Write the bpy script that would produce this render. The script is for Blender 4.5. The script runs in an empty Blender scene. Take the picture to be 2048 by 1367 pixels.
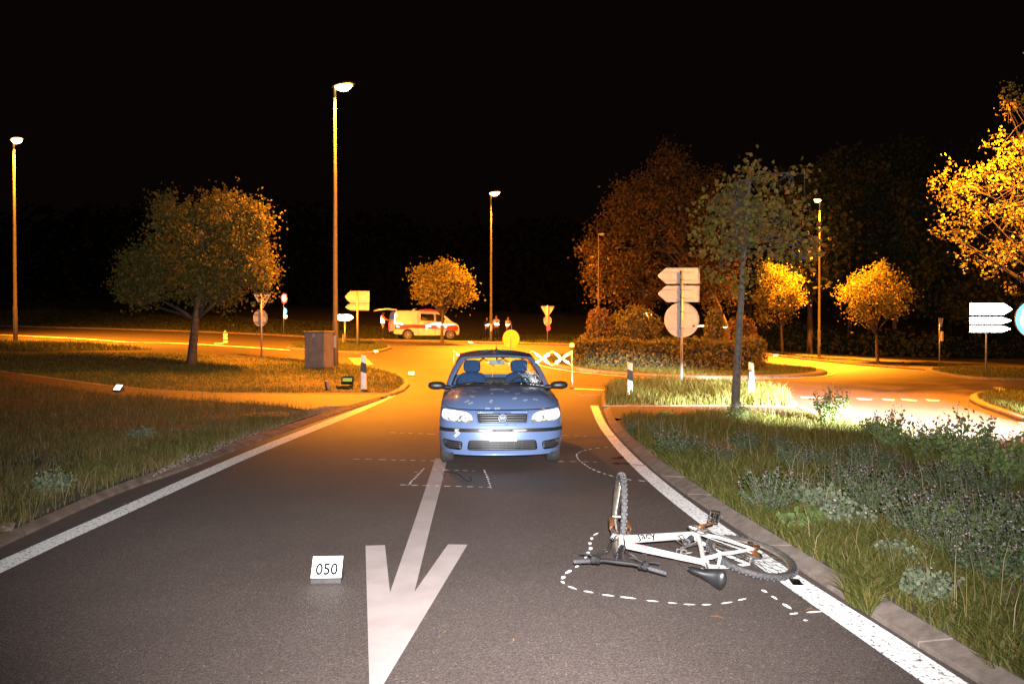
import bpy, bmesh, math, random
import numpy as np
from mathutils import Vector, Matrix, geometry
from math import sin, cos, pi, radians

R_ = random.Random(7)
NR = np.random.default_rng(11)
SC = bpy.context.scene
COL = SC.collection

# ------------------------------------------------------------------ camera
CAM_H = 1.80
FPX = 1600.0                       # focal length in pixels of a 2048 px wide frame
PITCH = math.atan(23.5 / FPX)
cam_d = bpy.data.cameras.new('camera')
cam = bpy.data.objects.new('camera', cam_d)
COL.objects.link(cam)
cam_d.sensor_width = 36.0
cam_d.lens = 36.0 * FPX / 2048.0
cam_d.clip_start = 0.05
cam_d.clip_end = 2000.0
cam.location = (0, 0, CAM_H)
cam.rotation_euler = (pi / 2 - PITCH, 0, 0)
SC.camera = cam

# ------------------------------------------------------------------ night sky, exposure
world = bpy.data.worlds.new('World')
SC.world = world
world.use_nodes = True
bg = world.node_tree.nodes['Background']
bg.inputs['Color'].default_value = (1.0, 0.48, 0.42, 1)
bg.inputs['Strength'].default_value = 0.002
SC.view_settings.view_transform = 'Standard'
SC.view_settings.look = 'None'
SC.view_settings.exposure = 0.35
SC.view_settings.gamma = 1.0
SC.view_settings.use_curve_mapping = False
SC.render.engine = 'CYCLES'
SC.cycles.use_denoising = True
SC.cycles.max_bounces = 6
SC.cycles.diffuse_bounces = 2
SC.cycles.glossy_bounces = 3
SC.cycles.transparent_max_bounces = 16
SC.cycles.sample_clamp_indirect = 4.0

SODIUM = (1.0, 0.285, 0.012)
LAMP_W = 31000.0
FLASH_W = 12000.0


def lamp(name, kind, loc, power, color, radius, target=None, size=None, blend=0.3):
    d = bpy.data.lights.new(name, kind)
    d.energy = power
    d.color = color
    d.shadow_soft_size = radius
    if kind == 'SPOT':
        d.spot_size = radians(size)
        d.spot_blend = blend
    o = bpy.data.objects.new(name, d)
    COL.objects.link(o)
    o.location = loc
    if target is not None:
        o.rotation_euler = (Vector(target) - Vector(loc)).to_track_quat('-Z', 'Y').to_euler()
    return o


# the photographer's flash, on the camera; the dipped headlights of a car standing beyond the right edge
lamp('camera_flash', 'SPOT', (0.03, -0.06, CAM_H + 0.14), FLASH_W, (1.0, 0.95, 0.93), 0.04, (0.2, 12, 3.5), 98, 1.0)
lamp('headlight_beam', 'SPOT', (8.7, 9.0, 0.72), 130000, (0.95, 1.0, 0.90), 0.09, (6.5, 16.2, 0.0), 58, 0.7).scale = (1, .15, 1)
lamp('headlight_beam', 'SPOT', (10.0, 9.2, 0.72), 80000, (0.95, 1.0, 0.90), 0.09, (7.6, 17.2, 0.0), 58, 0.7).scale = (1, .15, 1)

lamp('headlight_beam', 'SPOT', (8.75, 9.0, 0.74), 170000, (0.95, 1.0, 0.90), 0.09, (7.0, 18.4, 0.22), 20, 1.0).scale = (1, .4, 1)  # extra spot added to brighten the far end of the headlight beams


# ------------------------------------------------------------------ terrain and picking
def sstep(a, b, t):
    t = np.clip((t - a) / (b - a), 0, 1)
    return t * t * (3 - 2 * t)


def h(x, y):
    x = np.asarray(x, float)
    y = np.asarray(y, float)
    s = y - 1.1 * x
    z = 1.2 * sstep(20, 56, s) + 0.028 * np.clip(s - 60, 0, 90)
    return z + 0.04 * np.clip(y - 56, 0, 60)


def hz(x, y):
    return float(h(x, y))


def ray(px, py):
    a = (px - 1024) / FPX
    b = -(py - 683.5) / FPX
    return a, cos(PITCH) + b * sin(PITCH), -sin(PITCH) + b * cos(PITCH)


def G(px, py, up=0.0):
    """point of the ground (raised by up) that lies under this spot of the photograph"""
    a, b, c = ray(px, py)
    t = np.arange(2.0, 200, 0.05)
    f = CAM_H + c * t - (h(a * t, b * t) + up)
    i = int(np.argmax(f < 0)) if (f < 0).any() else len(t) - 1
    i = max(i, 1)
    u = f[i - 1] / (f[i - 1] - f[i] + 1e-12)
    tt = t[i - 1] + u * 0.05
    return Vector((a * tt, b * tt, CAM_H + c * tt))


def W(px, py, depth):
    """point at this spot of the photograph, at the given distance along Y"""
    a, b, c = ray(px, py)
    t = depth / b
    return Vector((a * t, depth, CAM_H + c * t))


def GP(pts, up=0.0):
    return [tuple(G(p[0], p[1], up)[:2]) for p in pts]


# ------------------------------------------------------------------ materials
def _new(name):
    m = bpy.data.materials.new(name)
    m.use_nodes = True
    nt = m.node_tree
    return m, nt, nt.nodes['Principled BSDF']


def mat(name, c, rough=0.6, metal=0.0, c2=None, scale=8.0, detail=6.0, bump=0.0, bscale=None, emit=None, es=0.0,
        coat=0.0, ramp=(0.35, 0.65), spec=None):
    m, nt, p = _new(name)
    p.inputs['Roughness'].default_value = rough
    p.inputs['Metallic'].default_value = metal
    p.inputs['Coat Weight'].default_value = coat
    p.inputs['Coat Roughness'].default_value = 0.04
    if spec is not None:
        p.inputs['Specular IOR Level'].default_value = spec
    if c2 is None:
        c2 = tuple(v * 0.8 for v in c)
    tc = nt.nodes.new('ShaderNodeTexCoord')
    n = nt.nodes.new('ShaderNodeTexNoise')
    n.inputs['Scale'].default_value = scale
    n.inputs['Detail'].default_value = detail
    r = nt.nodes.new('ShaderNodeValToRGB')
    r.color_ramp.elements[0].position, r.color_ramp.elements[1].position = ramp
    r.color_ramp.elements[0].color = (*c, 1)
    r.color_ramp.elements[1].color = (*c2, 1)
    L = nt.links.new
    L(tc.outputs['Object'], n.inputs['Vector'])
    L(n.outputs['Fac'], r.inputs['Fac'])
    L(r.outputs['Color'], p.inputs['Base Color'])
    if bump:
        n2 = nt.nodes.new('ShaderNodeTexNoise')
        n2.inputs['Scale'].default_value = bscale or scale * 4
        n2.inputs['Detail'].default_value = 4
        b = nt.nodes.new('ShaderNodeBump')
        b.inputs['Strength'].default_value = bump
        b.inputs['Distance'].default_value = 0.01
        L(tc.outputs['Object'], n2.inputs['Vector'])
        L(n2.outputs['Fac'], b.inputs['Height'])
        L(b.outputs['Normal'], p.inputs['Normal'])
    if emit:
        p.inputs['Emission Color'].default_value = (*emit, 1)
        p.inputs['Emission Strength'].default_value = es
    return m


def retro(name, c, gain=0.5, rough=0.2):
    """retroreflective sheeting: glass beads send light back towards where it came from, so the
    lobe of the glossy part lies round the incoming direction"""
    m, nt, p = _new(name)
    p.inputs['Base Color'].default_value = (*c, 1)
    p.inputs['Roughness'].default_value = 0.5
    g = nt.nodes.new('ShaderNodeBsdfGlossy')
    g.inputs['Roughness'].default_value = rough
    g.inputs['Color'].default_value = (*c, 1)
    geo = nt.nodes.new('ShaderNodeNewGeometry')
    mx = nt.nodes.new('ShaderNodeMixShader')
    mx.inputs['Fac'].default_value = gain
    nt.links.new(geo.outputs['Incoming'], g.inputs['Normal'])
    nt.links.new(p.outputs['BSDF'], mx.inputs[1])
    nt.links.new(g.outputs['BSDF'], mx.inputs[2])
    nt.links.new(mx.outputs['Shader'], nt.nodes['Material Output'].inputs['Surface'])
    return m


def leafmat(name, cols, trans=0.3, rough=0.6):
    """leaves and blades: colour differs from one leaf to the next, some light passes through"""
    m, nt, p = _new(name)
    geo = nt.nodes.new('ShaderNodeNewGeometry')
    r = nt.nodes.new('ShaderNodeValToRGB')
    e = r.color_ramp.elements
    while len(e) < len(cols):
        e.new(0.5)
    for i, c in enumerate(cols):
        e[i].position = i / (len(cols) - 1)
        e[i].color = (*c, 1)
    L = nt.links.new
    L(geo.outputs['Random Per Island'], r.inputs['Fac'])
    L(r.outputs['Color'], p.inputs['Base Color'])
    p.inputs['Roughness'].default_value = rough
    p.inputs['Specular IOR Level'].default_value = 0.15
    t = nt.nodes.new('ShaderNodeBsdfTranslucent')
    L(r.outputs['Color'], t.inputs['Color'])
    mx = nt.nodes.new('ShaderNodeMixShader')
    mx.inputs['Fac'].default_value = trans
    L(p.outputs['BSDF'], mx.inputs[1])
    L(t.outputs['BSDF'], mx.inputs[2])
    L(mx.outputs['Shader'], nt.nodes['Material Output'].inputs['Surface'])
    return m


def asphaltmat(name, dark, light, blotch):
    m, nt, p = _new(name)
    L = nt.links.new
    tc = nt.nodes.new('ShaderNodeTexCoord')

    def noise(s, d=4, ro=0.55):
        n = nt.nodes.new('ShaderNodeTexNoise')
        n.inputs['Scale'].default_value = s
        n.inputs['Detail'].default_value = d
        n.inputs['Roughness'].default_value = ro
        L(tc.outputs['Object'], n.inputs['Vector'])
        return n
    fine = nt.nodes.new('ShaderNodeTexVoronoi')
    fine.inputs['Scale'].default_value = 130
    L(tc.outputs['Object'], fine.inputs['Vector'])
    ra = nt.nodes.new('ShaderNodeValToRGB')
    ra.color_ramp.elements[0].color = (*dark, 1)
    ra.color_ramp.elements[1].color = (*light, 1)
    ra.color_ramp.elements[0].position = 0.15
    ra.color_ramp.elements[1].position = 0.85
    bw = nt.nodes.new('ShaderNodeSeparateColor')
    L(fine.outputs['Color'], bw.inputs['Color'])
    L(bw.outputs[0], ra.inputs['Fac'])
    # pale chips of aggregate
    chip = nt.nodes.new('ShaderNodeValToRGB')
    chip.color_ramp.elements[0].position = 0.975
    chip.color_ramp.elements[1].position = 0.99
    L(bw.outputs[1], chip.inputs['Fac'])
    mixc = nt.nodes.new('ShaderNodeMixRGB')
    mixc.inputs['Color2'].default_value = (0.22, 0.165, 0.13, 1)
    L(chip.outputs['Color'], mixc.inputs['Fac'])
    L(ra.outputs['Color'], mixc.inputs['Color1'])
    big = noise(0.35, 5, 0.6)
    rb = nt.nodes.new('ShaderNodeValToRGB')
    rb.color_ramp.elements[0].position = 0.35
    rb.color_ramp.elements[1].position = 0.7
    rb.color_ramp.elements[0].color = (*blotch, 1)
    rb.color_ramp.elements[1].color = (1, 1, 1, 1)
    L(big.outputs['Fac'], rb.inputs['Fac'])
    mul = nt.nodes.new('ShaderNodeMixRGB')
    mul.blend_type = 'MULTIPLY'
    mul.inputs['Fac'].default_value = 1.0
    L(mixc.outputs['Color'], mul.inputs['Color1'])
    L(rb.outputs['Color'], mul.inputs['Color2'])
    L(mul.outputs['Color'], p.inputs['Base Color'])
    p.inputs['Roughness'].default_value = 0.62
    b = nt.nodes.new('ShaderNodeBump')
    b.inputs['Strength'].default_value = 0.4
    b.inputs['Distance'].default_value = 0.006
    L(fine.outputs['Distance'], b.inputs['Height'])
    L(b.outputs['Normal'], p.inputs['Normal'])
    return m


def paintmat(name, c, wear, scale=26, patchy=0.5):
    """road paint with pores that show the dark road"""
    m, nt, p = _new(name)
    L = nt.links.new
    tc = nt.nodes.new('ShaderNodeTexCoord')
    n = nt.nodes.new('ShaderNodeTexNoise')
    n.inputs['Scale'].default_value = scale
    n.inputs['Detail'].default_value = 5
    n.inputs['Roughness'].default_value = 0.7
    L(tc.outputs['Object'], n.inputs['Vector'])
    r = nt.nodes.new('ShaderNodeValToRGB')
    r.color_ramp.elements[0].position = wear
    r.color_ramp.elements[1].position = wear + 0.05
    r.color_ramp.elements[0].color = (0.07, 0.062, 0.06, 1)
    r.color_ramp.elements[1].color = (*c, 1)
    L(n.outputs['Fac'], r.inputs['Fac'])
    n2 = nt.nodes.new('ShaderNodeTexNoise')
    n2.inputs['Scale'].default_value = 3.0
    n2.inputs['Detail'].default_value = 8
    L(tc.outputs['Object'], n2.inputs['Vector'])
    r2 = nt.nodes.new('ShaderNodeValToRGB')
    r2.color_ramp.elements[0].position = 0.3
    r2.color_ramp.elements[1].position = 0.6
    r2.color_ramp.elements[0].color = (0.82, 0.8, 0.78, 1)
    r2.color_ramp.elements[1].color = (1, 1, 1, 1)
    L(n2.outputs['Fac'], r2.inputs['Fac'])
    mul = nt.nodes.new('ShaderNodeMixRGB')
    mul.blend_type = 'MULTIPLY'
    mul.inputs['Fac'].default_value = patchy
    L(r.outputs['Color'], mul.inputs['Color1'])
    L(r2.outputs['Color'], mul.inputs['Color2'])
    L(mul.outputs['Color'], p.inputs['Base Color'])
    p.inputs['Roughness'].default_value = 0.7
    b = nt.nodes.new('ShaderNodeBump')
    b.inputs['Strength'].default_value = 0.3
    b.inputs['Distance'].default_value = 0.004
    L(n.outputs['Fac'], b.inputs['Height'])
    L(b.outputs['Normal'], p.inputs['Normal'])
    return m


def glassmat(name, tint=(0.9, 0.95, 0.95), refl=1.0):
    m, nt, p = _new(name)
    L = nt.links.new
    t = nt.nodes.new('ShaderNodeBsdfTransparent')
    t.inputs['Color'].default_value = (*tint, 1)
    g = nt.nodes.new('ShaderNodeBsdfGlossy')
    g.inputs['Roughness'].default_value = 0.02
    f = nt.nodes.new('ShaderNodeFresnel')
    # a thin pane: the same reflectance from both sides
    geo = nt.nodes.new('ShaderNodeNewGeometry')
    ma = nt.nodes.new('ShaderNodeMath')
    ma.operation = 'MULTIPLY_ADD'
    ma.inputs[1].default_value = 1 / 1.45 - 1.45
    ma.inputs[2].default_value = 1.45
    L(geo.outputs['Backfacing'], ma.inputs[0])
    L(ma.outputs[0], f.inputs['IOR'])
    mx = nt.nodes.new('ShaderNodeMixShader')
    L(f.outputs['Fac'], mx.inputs['Fac'])
    L(t.outputs['BSDF'], mx.inputs[1])
    L(g.outputs['BSDF'], mx.inputs[2])
    L(mx.outputs['Shader'], nt.nodes['Material Output'].inputs['Surface'])
    return m


M = {}
M['asphalt'] = asphaltmat('asphalt', (0.060, 0.046, 0.042), (0.114, 0.091, 0.084), (0.72, 0.70, 0.69))
M['path'] = asphaltmat('path_asphalt', (0.05, 0.036, 0.03), (0.13, 0.095, 0.078), (0.7, 0.68, 0.66))
M['ground'] = mat('meadow_ground', (0.035, 0.035, 0.012), 0.95, c2=(0.06, 0.045, 0.02), scale=0.8, bump=0.5, bscale=9)
M['soil'] = mat('verge_soil', (0.06, 0.042, 0.026), 0.95, c2=(0.028, 0.03, 0.012), scale=3.5, bump=0.8, bscale=40, ramp=(0.4, 0.6))
M['bed_soil'] = mat('bed_soil', (0.10, 0.068, 0.05), 0.95, c2=(0.035, 0.028, 0.018), scale=5, bump=0.9, bscale=45)
M['kerb'] = mat('kerb_concrete', (0.17, 0.135, 0.115), 0.85, c2=(0.10, 0.078, 0.065), scale=9, bump=0.6, bscale=120)
M['kerb_dirty'] = mat('kerb_dirty', (0.15, 0.105, 0.08), 0.9, c2=(0.075, 0.05, 0.038), scale=5, bump=0.6, bscale=120)
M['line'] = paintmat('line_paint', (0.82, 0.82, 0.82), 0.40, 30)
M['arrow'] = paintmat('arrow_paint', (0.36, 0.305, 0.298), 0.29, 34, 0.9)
M['chalk'] = paintmat('chalk_paint', (0.88, 0.88, 0.88), 0.30, 60)
M['yellow_paint'] = paintmat('faded_paint', (0.7, 0.66, 0.5), 0.3, 30)
M['galv'] = mat('galvanised_steel', (0.36, 0.35, 0.34), 0.42, 0.6, c2=(0.28, 0.27, 0.26), scale=20)
M['lamp_post'] = mat('lamp_post_steel', (0.055, 0.047, 0.041), 0.6, 0.1, c2=(0.042, 0.036, 0.032), scale=6)
M['alu'] = mat('sign_back', (0.33, 0.32, 0.33), 0.55, 0.15, c2=(0.27, 0.26, 0.27), scale=9)
M['alu_dark'] = mat('sign_rim', (0.2, 0.19, 0.19), 0.5, 0.5)
M['black'] = mat('black_plastic', (0.014, 0.014, 0.015), 0.42, bump=0.1, bscale=300)
M['rubber'] = mat('rubber', (0.02, 0.02, 0.022), 0.75, c2=(0.04, 0.037, 0.035), scale=30)
M['white_paint'] = mat('white_gloss', (0.78, 0.78, 0.78), 0.3, c2=(0.7, 0.69, 0.67), scale=6)
M['post_white'] = mat('marker_post_white', (0.72, 0.74, 0.78), 0.5, c2=(0.6, 0.6, 0.6), scale=7)
M['cabinet'] = mat('cabinet_grey', (0.20, 0.165, 0.145), 0.8, c2=(0.14, 0.115, 0.10), scale=4, bump=0.2, bscale=80)
M['retro_white'] = retro('retro_white', (0.9, 0.9, 0.9))
M['retro_red'] = retro('retro_red', (0.6, 0.03, 0.03), 0.15)
M['retro_blue'] = retro('retro_blue', (0.03, 0.2, 0.6), 0.4)
M['retro_yellow'] = retro('retro_yellow', (0.75, 0.5, 0.05), 0.06)
M['retro_dim'] = retro('retro_cream', (0.85, 0.8, 0.6), 0.05)
M['yellow_sign'] = mat('yellow_sign', (0.62, 0.42, 0.03), 0.6)
M['bowl'] = mat('lamp_bowl', (0.9, 0.7, 0.4), 0.4, emit=(1.0, 0.55, 0.12), es=26)
M['flasher'] = mat('flasher_lens', (0.8, 0.4, 0.05), 0.4, emit=(1.0, 0.42, 0.05), es=4.5)
M['screen'] = mat('screen', (0.3, 0.35, 0.1), 0.4, emit=(0.42, 0.5, 0.08), es=0.55)
M['chrome'] = mat('chrome', (0.85, 0.85, 0.87), 0.12, 1.0)
M['steel'] = mat('bike_steel', (0.5, 0.49, 0.47), 0.35, 0.9, c2=(0.3, 0.26, 0.22), scale=40)
M['brown_metal'] = mat('copper_brown', (0.30, 0.13, 0.05), 0.45, 0.6, c2=(0.10, 0.05, 0.03), scale=25)  # orange-brown metal, mottled darker
M['frame_white'] = mat('bike_frame_white', (0.43, 0.415, 0.40), 0.4, c2=(0.27, 0.225, 0.195), scale=9, ramp=(0.55, 0.8), coat=0.3)
M['saddle'] = mat('saddle_vinyl', (0.012, 0.012, 0.013), 0.3, coat=0.2, bump=0.05, bscale=200)
M['grip'] = mat('grip_rubber', (0.035, 0.035, 0.04), 0.6, bump=0.4, bscale=200)
M['skin'] = mat('skin', (0.45, 0.25, 0.17), 0.5)
M['hair'] = mat('hair', (0.03, 0.02, 0.012), 0.6)
M['navy'] = mat('navy_cloth', (0.012, 0.013, 0.022), 0.85)
M['vest'] = mat('orange_vest', (0.62, 0.16, 0.03), 0.7)
M['shirt'] = mat('pale_shirt', (0.5, 0.46, 0.42), 0.8)
M['bark'] = mat('bark_grey', (0.085, 0.07, 0.058), 0.9, c2=(0.04, 0.033, 0.027), scale=14, bump=0.9, bscale=40)
M['twig'] = mat('twig_bark', (0.04, 0.03, 0.022), 0.9, c2=(0.02, 0.016, 0.012), scale=14)
M['bark_brown'] = mat('bark_brown', (0.09, 0.06, 0.04), 0.9, c2=(0.04, 0.028, 0.02), scale=12, bump=0.9, bscale=40)
M['blood'] = mat('dark_red_stain', (0.03, 0.004, 0.003), 0.8, c2=(0.06, 0.014, 0.01), scale=20, spec=.1)
M['dry_leaf'] = mat('dry_leaf', (0.10, 0.05, 0.02), 0.7, c2=(0.05, 0.025, 0.012), scale=30)

# ------------------------------------------------------------------ object helpers


def props(o, label=None, cat=None, group=None, kind=None):
    if label:
        o['label'] = label
    if cat:
        o['category'] = cat
    if group:
        o['group'] = group
    if kind:
        o['kind'] = kind
    return o


def thing(name, label, cat, loc=(0, 0, 0), rotz=0.0, group=None):
    o = bpy.data.objects.new(name, None)
    COL.objects.link(o)
    o.empty_display_size = 0.1
    o.location = loc
    o.rotation_euler = (0, 0, rotz)
    return props(o, label, cat, group)


def dup(root, loc, rotz, label=None, group=None, scale=1.0):
    r = root.copy()
    COL.objects.link(r)
    r.location = loc
    r.rotation_euler = (0, 0, rotz)
    r.scale = (scale, scale, scale)
    if label:
        r['label'] = label
    if group:
        r['group'] = group
    for ch in list(root.children):
        c = ch.copy()
        COL.objects.link(c)
        c.parent = r
        for g in ch.children:
            d = g.copy()
            COL.objects.link(d)
            d.parent = c
    return r


def inpoly(P, poly):
    """numpy point in polygon"""
    P = np.asarray(P, float)
    x, y = P[:, 0], P[:, 1]
    r = np.zeros(len(P), bool)
    q = np.asarray(poly, float)
    j = len(q) - 1
    for i in range(len(q)):
        a, b = q[i], q[j]
        c = ((a[1] > y) != (b[1] > y))
        den = (b[1] - a[1]) if abs(b[1] - a[1]) > 1e-12 else 1e-12
        r ^= c & (x < (b[0] - a[0]) * (y - a[1]) / den + a[0])
        j = i
    return r


class MB:
    def __init__(s):
        s.v = []
        s.f = []

    def add(s, v, f):
        o = len(s.v)
        s.v += [tuple(p) for p in v]
        s.f += [tuple(i + o for i in q) for q in f]
        return s

    def box(s, c, d, R=None):
        hx, hy, hz_ = d[0] / 2, d[1] / 2, d[2] / 2
        v = [Vector((x, y, z)) for x in (-hx, hx) for y in (-hy, hy) for z in (-hz_, hz_)]
        if R is not None:
            v = [R @ p for p in v]
        c = Vector(c)
        return s.add([p + c for p in v], [(0, 1, 3, 2), (4, 6, 7, 5), (0, 4, 5, 1), (2, 3, 7, 6), (0, 2, 6, 4), (1, 5, 7, 3)])

    def tube(s, pts, r, n=8, cap=True, closed=False):
        pts = [Vector(p) for p in pts]
        if not hasattr(r, '__len__'):
            r = [r] * len(pts)
        N = len(pts)
        v = []
        up = None
        for i, p in enumerate(pts):
            if closed:
                t = pts[(i + 1) % N] - pts[i - 1]
            else:
                t = pts[min(i + 1, N - 1)] - pts[max(i - 1, 0)]
            t.normalize()
            if up is None:
                up = t.orthogonal().normalized()
            up = (up - t * up.dot(t))
            if up.length < 1e-6:
                up = t.orthogonal()
            up.normalize()
            w = t.cross(up)
            for k in range(n):
                a = 2 * pi * k / n
                v.append(p + (up * cos(a) + w * sin(a)) * r[i])
        f = []
        for i in range(N if closed else N - 1):
            j = (i + 1) % N
            for k in range(n):
                k2 = (k + 1) % n
                f.append((i * n + k, i * n + k2, j * n + k2, j * n + k))
        if cap and not closed:
            f.append(tuple(range(n - 1, -1, -1)))
            f.append(tuple((N - 1) * n + k for k in range(n)))
        return s.add(v, f)

    def lathe(s, prof, o=(0, 0, 0), ax=(0, 0, 1), n=24, closed=False):
        """prof: (radius, height along ax)"""
        ax = Vector(ax).normalized()
        u = ax.orthogonal().normalized()
        w = ax.cross(u)
        o = Vector(o)
        v = []
        for r, hh in prof:
            for k in range(n):
                a = 2 * pi * k / n
                v.append(o + ax * hh + (u * cos(a) + w * sin(a)) * r)
        f = []
        P = len(prof)
        for i in range(P if closed else P - 1):
            j = (i + 1) % P
            for k in range(n):
                k2 = (k + 1) % n
                f.append((i * n + k, i * n + k2, j * n + k2, j * n + k))
        if not closed:
            if prof[0][0] > 1e-4:
                f.append(tuple(range(n - 1, -1, -1)))
            if prof[-1][0] > 1e-4:
                f.append(tuple((P - 1) * n + k for k in range(n)))
        return s.add(v, f)

    def prism(s, poly, o, ux, uy, th):
        """outline poly in the plane (ux, uy) through o, given thickness along ux x uy"""
        o, ux, uy = Vector(o), Vector(ux), Vector(uy)
        nn = ux.cross(uy).normalized() * th
        a = [o + ux * p[0] + uy * p[1] for p in poly]
        N = len(a)
        f = [tuple(range(N - 1, -1, -1)), tuple(range(N, 2 * N))]
        f += [(i, (i + 1) % N, N + (i + 1) % N, N + i) for i in range(N)]
        return s.add(a + [p + nn for p in a], f)

    def cdt(s, outer, holes, fn, step=0.1, stepy=None, jit=0.0):
        """triangulated surface fn(u, v) over a polygon with holes"""
        stepy = stepy or step
        V, E = [], []

        def loop(p):
            b = len(V)
            q = []
            for i in range(len(p)):
                a, c = p[i], p[(i + 1) % len(p)]
                m = max(1, int(math.ceil(max(abs(c[0] - a[0]) / step, abs(c[1] - a[1]) / stepy))))
                for k in range(m):
                    q.append((a[0] + (c[0] - a[0]) * k / m, a[1] + (c[1] - a[1]) * k / m))
            V.extend(q)
            E.extend((b + i, b + (i + 1) % len(q)) for i in range(len(q)))
            return q
        o = loop(outer)
        hs = [loop(x) for x in holes]
        oa = np.array(o)
        gx, gy = np.meshgrid(np.arange(oa[:, 0].min(), oa[:, 0].max(), step), np.arange(oa[:, 1].min(), oa[:, 1].max(), stepy))
        gp = np.stack([gx.ravel(), gy.ravel()], 1) + np.array([step * .37, stepy * .41])
        if len(gp):
            ok = inpoly(gp, o)
            for x in hs:
                ok &= ~inpoly(gp, x)
            gp = gp[ok]
            bd = np.array(V)
            keep = []
            for k0 in range(0, len(gp), 2000):
                g = gp[k0:k0 + 2000]
                dd = (((g[:, None, 0] - bd[None, :, 0]) / step) ** 2 + ((g[:, None, 1] - bd[None, :, 1]) / stepy) ** 2).min(1)
                keep.append(g[dd > 0.12])
            if keep:
                V.extend((float(a), float(b)) for a, b in np.concatenate(keep))
        vv, _, ff, _, _, _ = geometry.delaunay_2d_cdt([Vector(p) for p in V], E, [], 0, 1e-7)
        c = np.array([[sum(vv[i][0] for i in f) / 3, sum(vv[i][1] for i in f) / 3] for f in ff])
        ok = inpoly(c, o)
        for x in hs:
            ok &= ~inpoly(c, x)
        used = sorted({i for k, f in enumerate(ff) if ok[k] for i in f})
        idx = {q: k for k, q in enumerate(used)}
        return s.add([fn(vv[i][0], vv[i][1]) for i in used], [tuple(idx[i] for i in f) for k, f in enumerate(ff) if ok[k]])

    def build(s, name, m, parent=None, smooth=False, loc=None, bevel=0.0, fix=False, auto=None):
        me = bpy.data.meshes.new(name)
        v = s.v
        if loc is not None:
            l = Vector(loc)
            v = [Vector(p) - l for p in v]
        me.from_pydata([tuple(p) for p in v], [], s.f)
        if fix or bevel:
            b = bmesh.new()
            b.from_mesh(me)
            if fix:
                bmesh.ops.remove_doubles(b, verts=b.verts, dist=1e-4)
                bmesh.ops.recalc_face_normals(b, faces=b.faces)
            if bevel:
                ed = [e for e in b.edges if len(e.link_faces) == 2 and e.calc_face_angle(0) > 0.6]
                bmesh.ops.bevel(b, geom=ed, offset=bevel, segments=2, affect='EDGES', profile=0.6)
            b.to_mesh(me)
            b.free()
        if smooth:
            me.polygons.foreach_set('use_smooth', [True] * len(me.polygons))
            if auto is not None:
                me.set_sharp_from_angle(angle=radians(auto))
        me.materials.append(m)
        me.update()
        o = bpy.data.objects.new(name, me)
        COL.objects.link(o)
        if parent is not None:
            o.parent = parent
        elif loc is not None:
            o.location = loc
        return o


def pad(b, c, d, R=None, p=3.0, n=20, mrows=12):
    """cushion shape: superellipsoid of full sizes d"""
    V, F = [], []
    sg = lambda a, e: math.copysign(abs(a) ** e, a)
    e = 2 / p
    for i in range(mrows + 1):
        ph = -pi / 2 + pi * i / mrows
        for k in range(n):
            th = 2 * pi * k / n
            q = Vector((d[0] / 2 * sg(cos(ph), e) * sg(cos(th), e), d[1] / 2 * sg(cos(ph), e) * sg(sin(th), e), d[2] / 2 * sg(sin(ph), e)))
            V.append((R @ q if R is not None else q) + Vector(c))
    for i in range(mrows):
        for k in range(n):
            k2 = (k + 1) % n
            F.append((i * n + k, i * n + k2, (i + 1) * n + k2, (i + 1) * n + k))
    b.add(V, F)
    return b


def npmesh(name, verts, faces_list, m, parent=None, loc=(0, 0, 0), smooth=False):
    """mesh from numpy: faces_list = list of (n,k) index arrays"""
    me = bpy.data.meshes.new(name)
    verts = np.asarray(verts, np.float32) - np.asarray(loc, np.float32)
    me.vertices.add(len(verts))
    me.vertices.foreach_set('co', verts.ravel())
    loops = np.concatenate([f.ravel() for f in faces_list])
    sizes = np.concatenate([np.full(len(f), f.shape[1]) for f in faces_list])
    starts = np.concatenate([[0], np.cumsum(sizes)[:-1]])
    me.loops.add(len(loops))
    me.loops.foreach_set('vertex_index', loops.astype(np.int32))
    me.polygons.add(len(sizes))
    me.polygons.foreach_set('loop_start', starts.astype(np.int32))
    me.update(calc_edges=True)
    if smooth:
        me.polygons.foreach_set('use_smooth', [True] * len(sizes))
    me.materials.append(m)
    o = bpy.data.objects.new(name, me)
    COL.objects.link(o)
    if parent is not None:
        o.parent = parent
    else:
        o.location = loc
    return o


def text(body, size, m, name, parent, loc, rot, sx=1.0, ext=0.0006, bold=0.0):
    """rot: matrix whose columns are right, up, out of the lettering"""
    c = bpy.data.curves.new(name, 'FONT')
    c.body = body
    c.size = size
    c.align_x = 'CENTER'
    c.align_y = 'CENTER'
    c.extrude = ext
    c.offset = bold
    t = bpy.data.objects.new(name + '_tmp', c)
    COL.objects.link(t)
    dg = bpy.context.evaluated_depsgraph_get()
    me = bpy.data.meshes.new_from_object(t.evaluated_get(dg))
    bpy.data.objects.remove(t)
    me.transform(Matrix.Diagonal((sx, 1, 1, 1)))
    me.materials.clear()
    me.materials.append(m)
    o = bpy.data.objects.new(name, me)
    COL.objects.link(o)
    o.parent = parent
    mm = rot.to_4x4()
    mm.translation = Vector(loc)
    o.matrix_local = mm
    return o


FRONT = Matrix(((1, 0, 0), (0, 0, -1), (0, 1, 0)))   # lettering that faces -Y: columns right=+X, up=+Z, out=-Y

# ================================================================== setting: ground, roads, verges
def terrain_fn(up):
    return lambda x, y: (x, y, hz(x, y) + up)


def sheet(name, poly, up, m, step=1.0, kind='structure', holes=(), label=None):
    b = MB()
    b.cdt(poly, list(holes), terrain_fn(up), step)
    o = b.build(name, m, smooth=True)
    return props(o, label, kind=kind)


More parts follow.
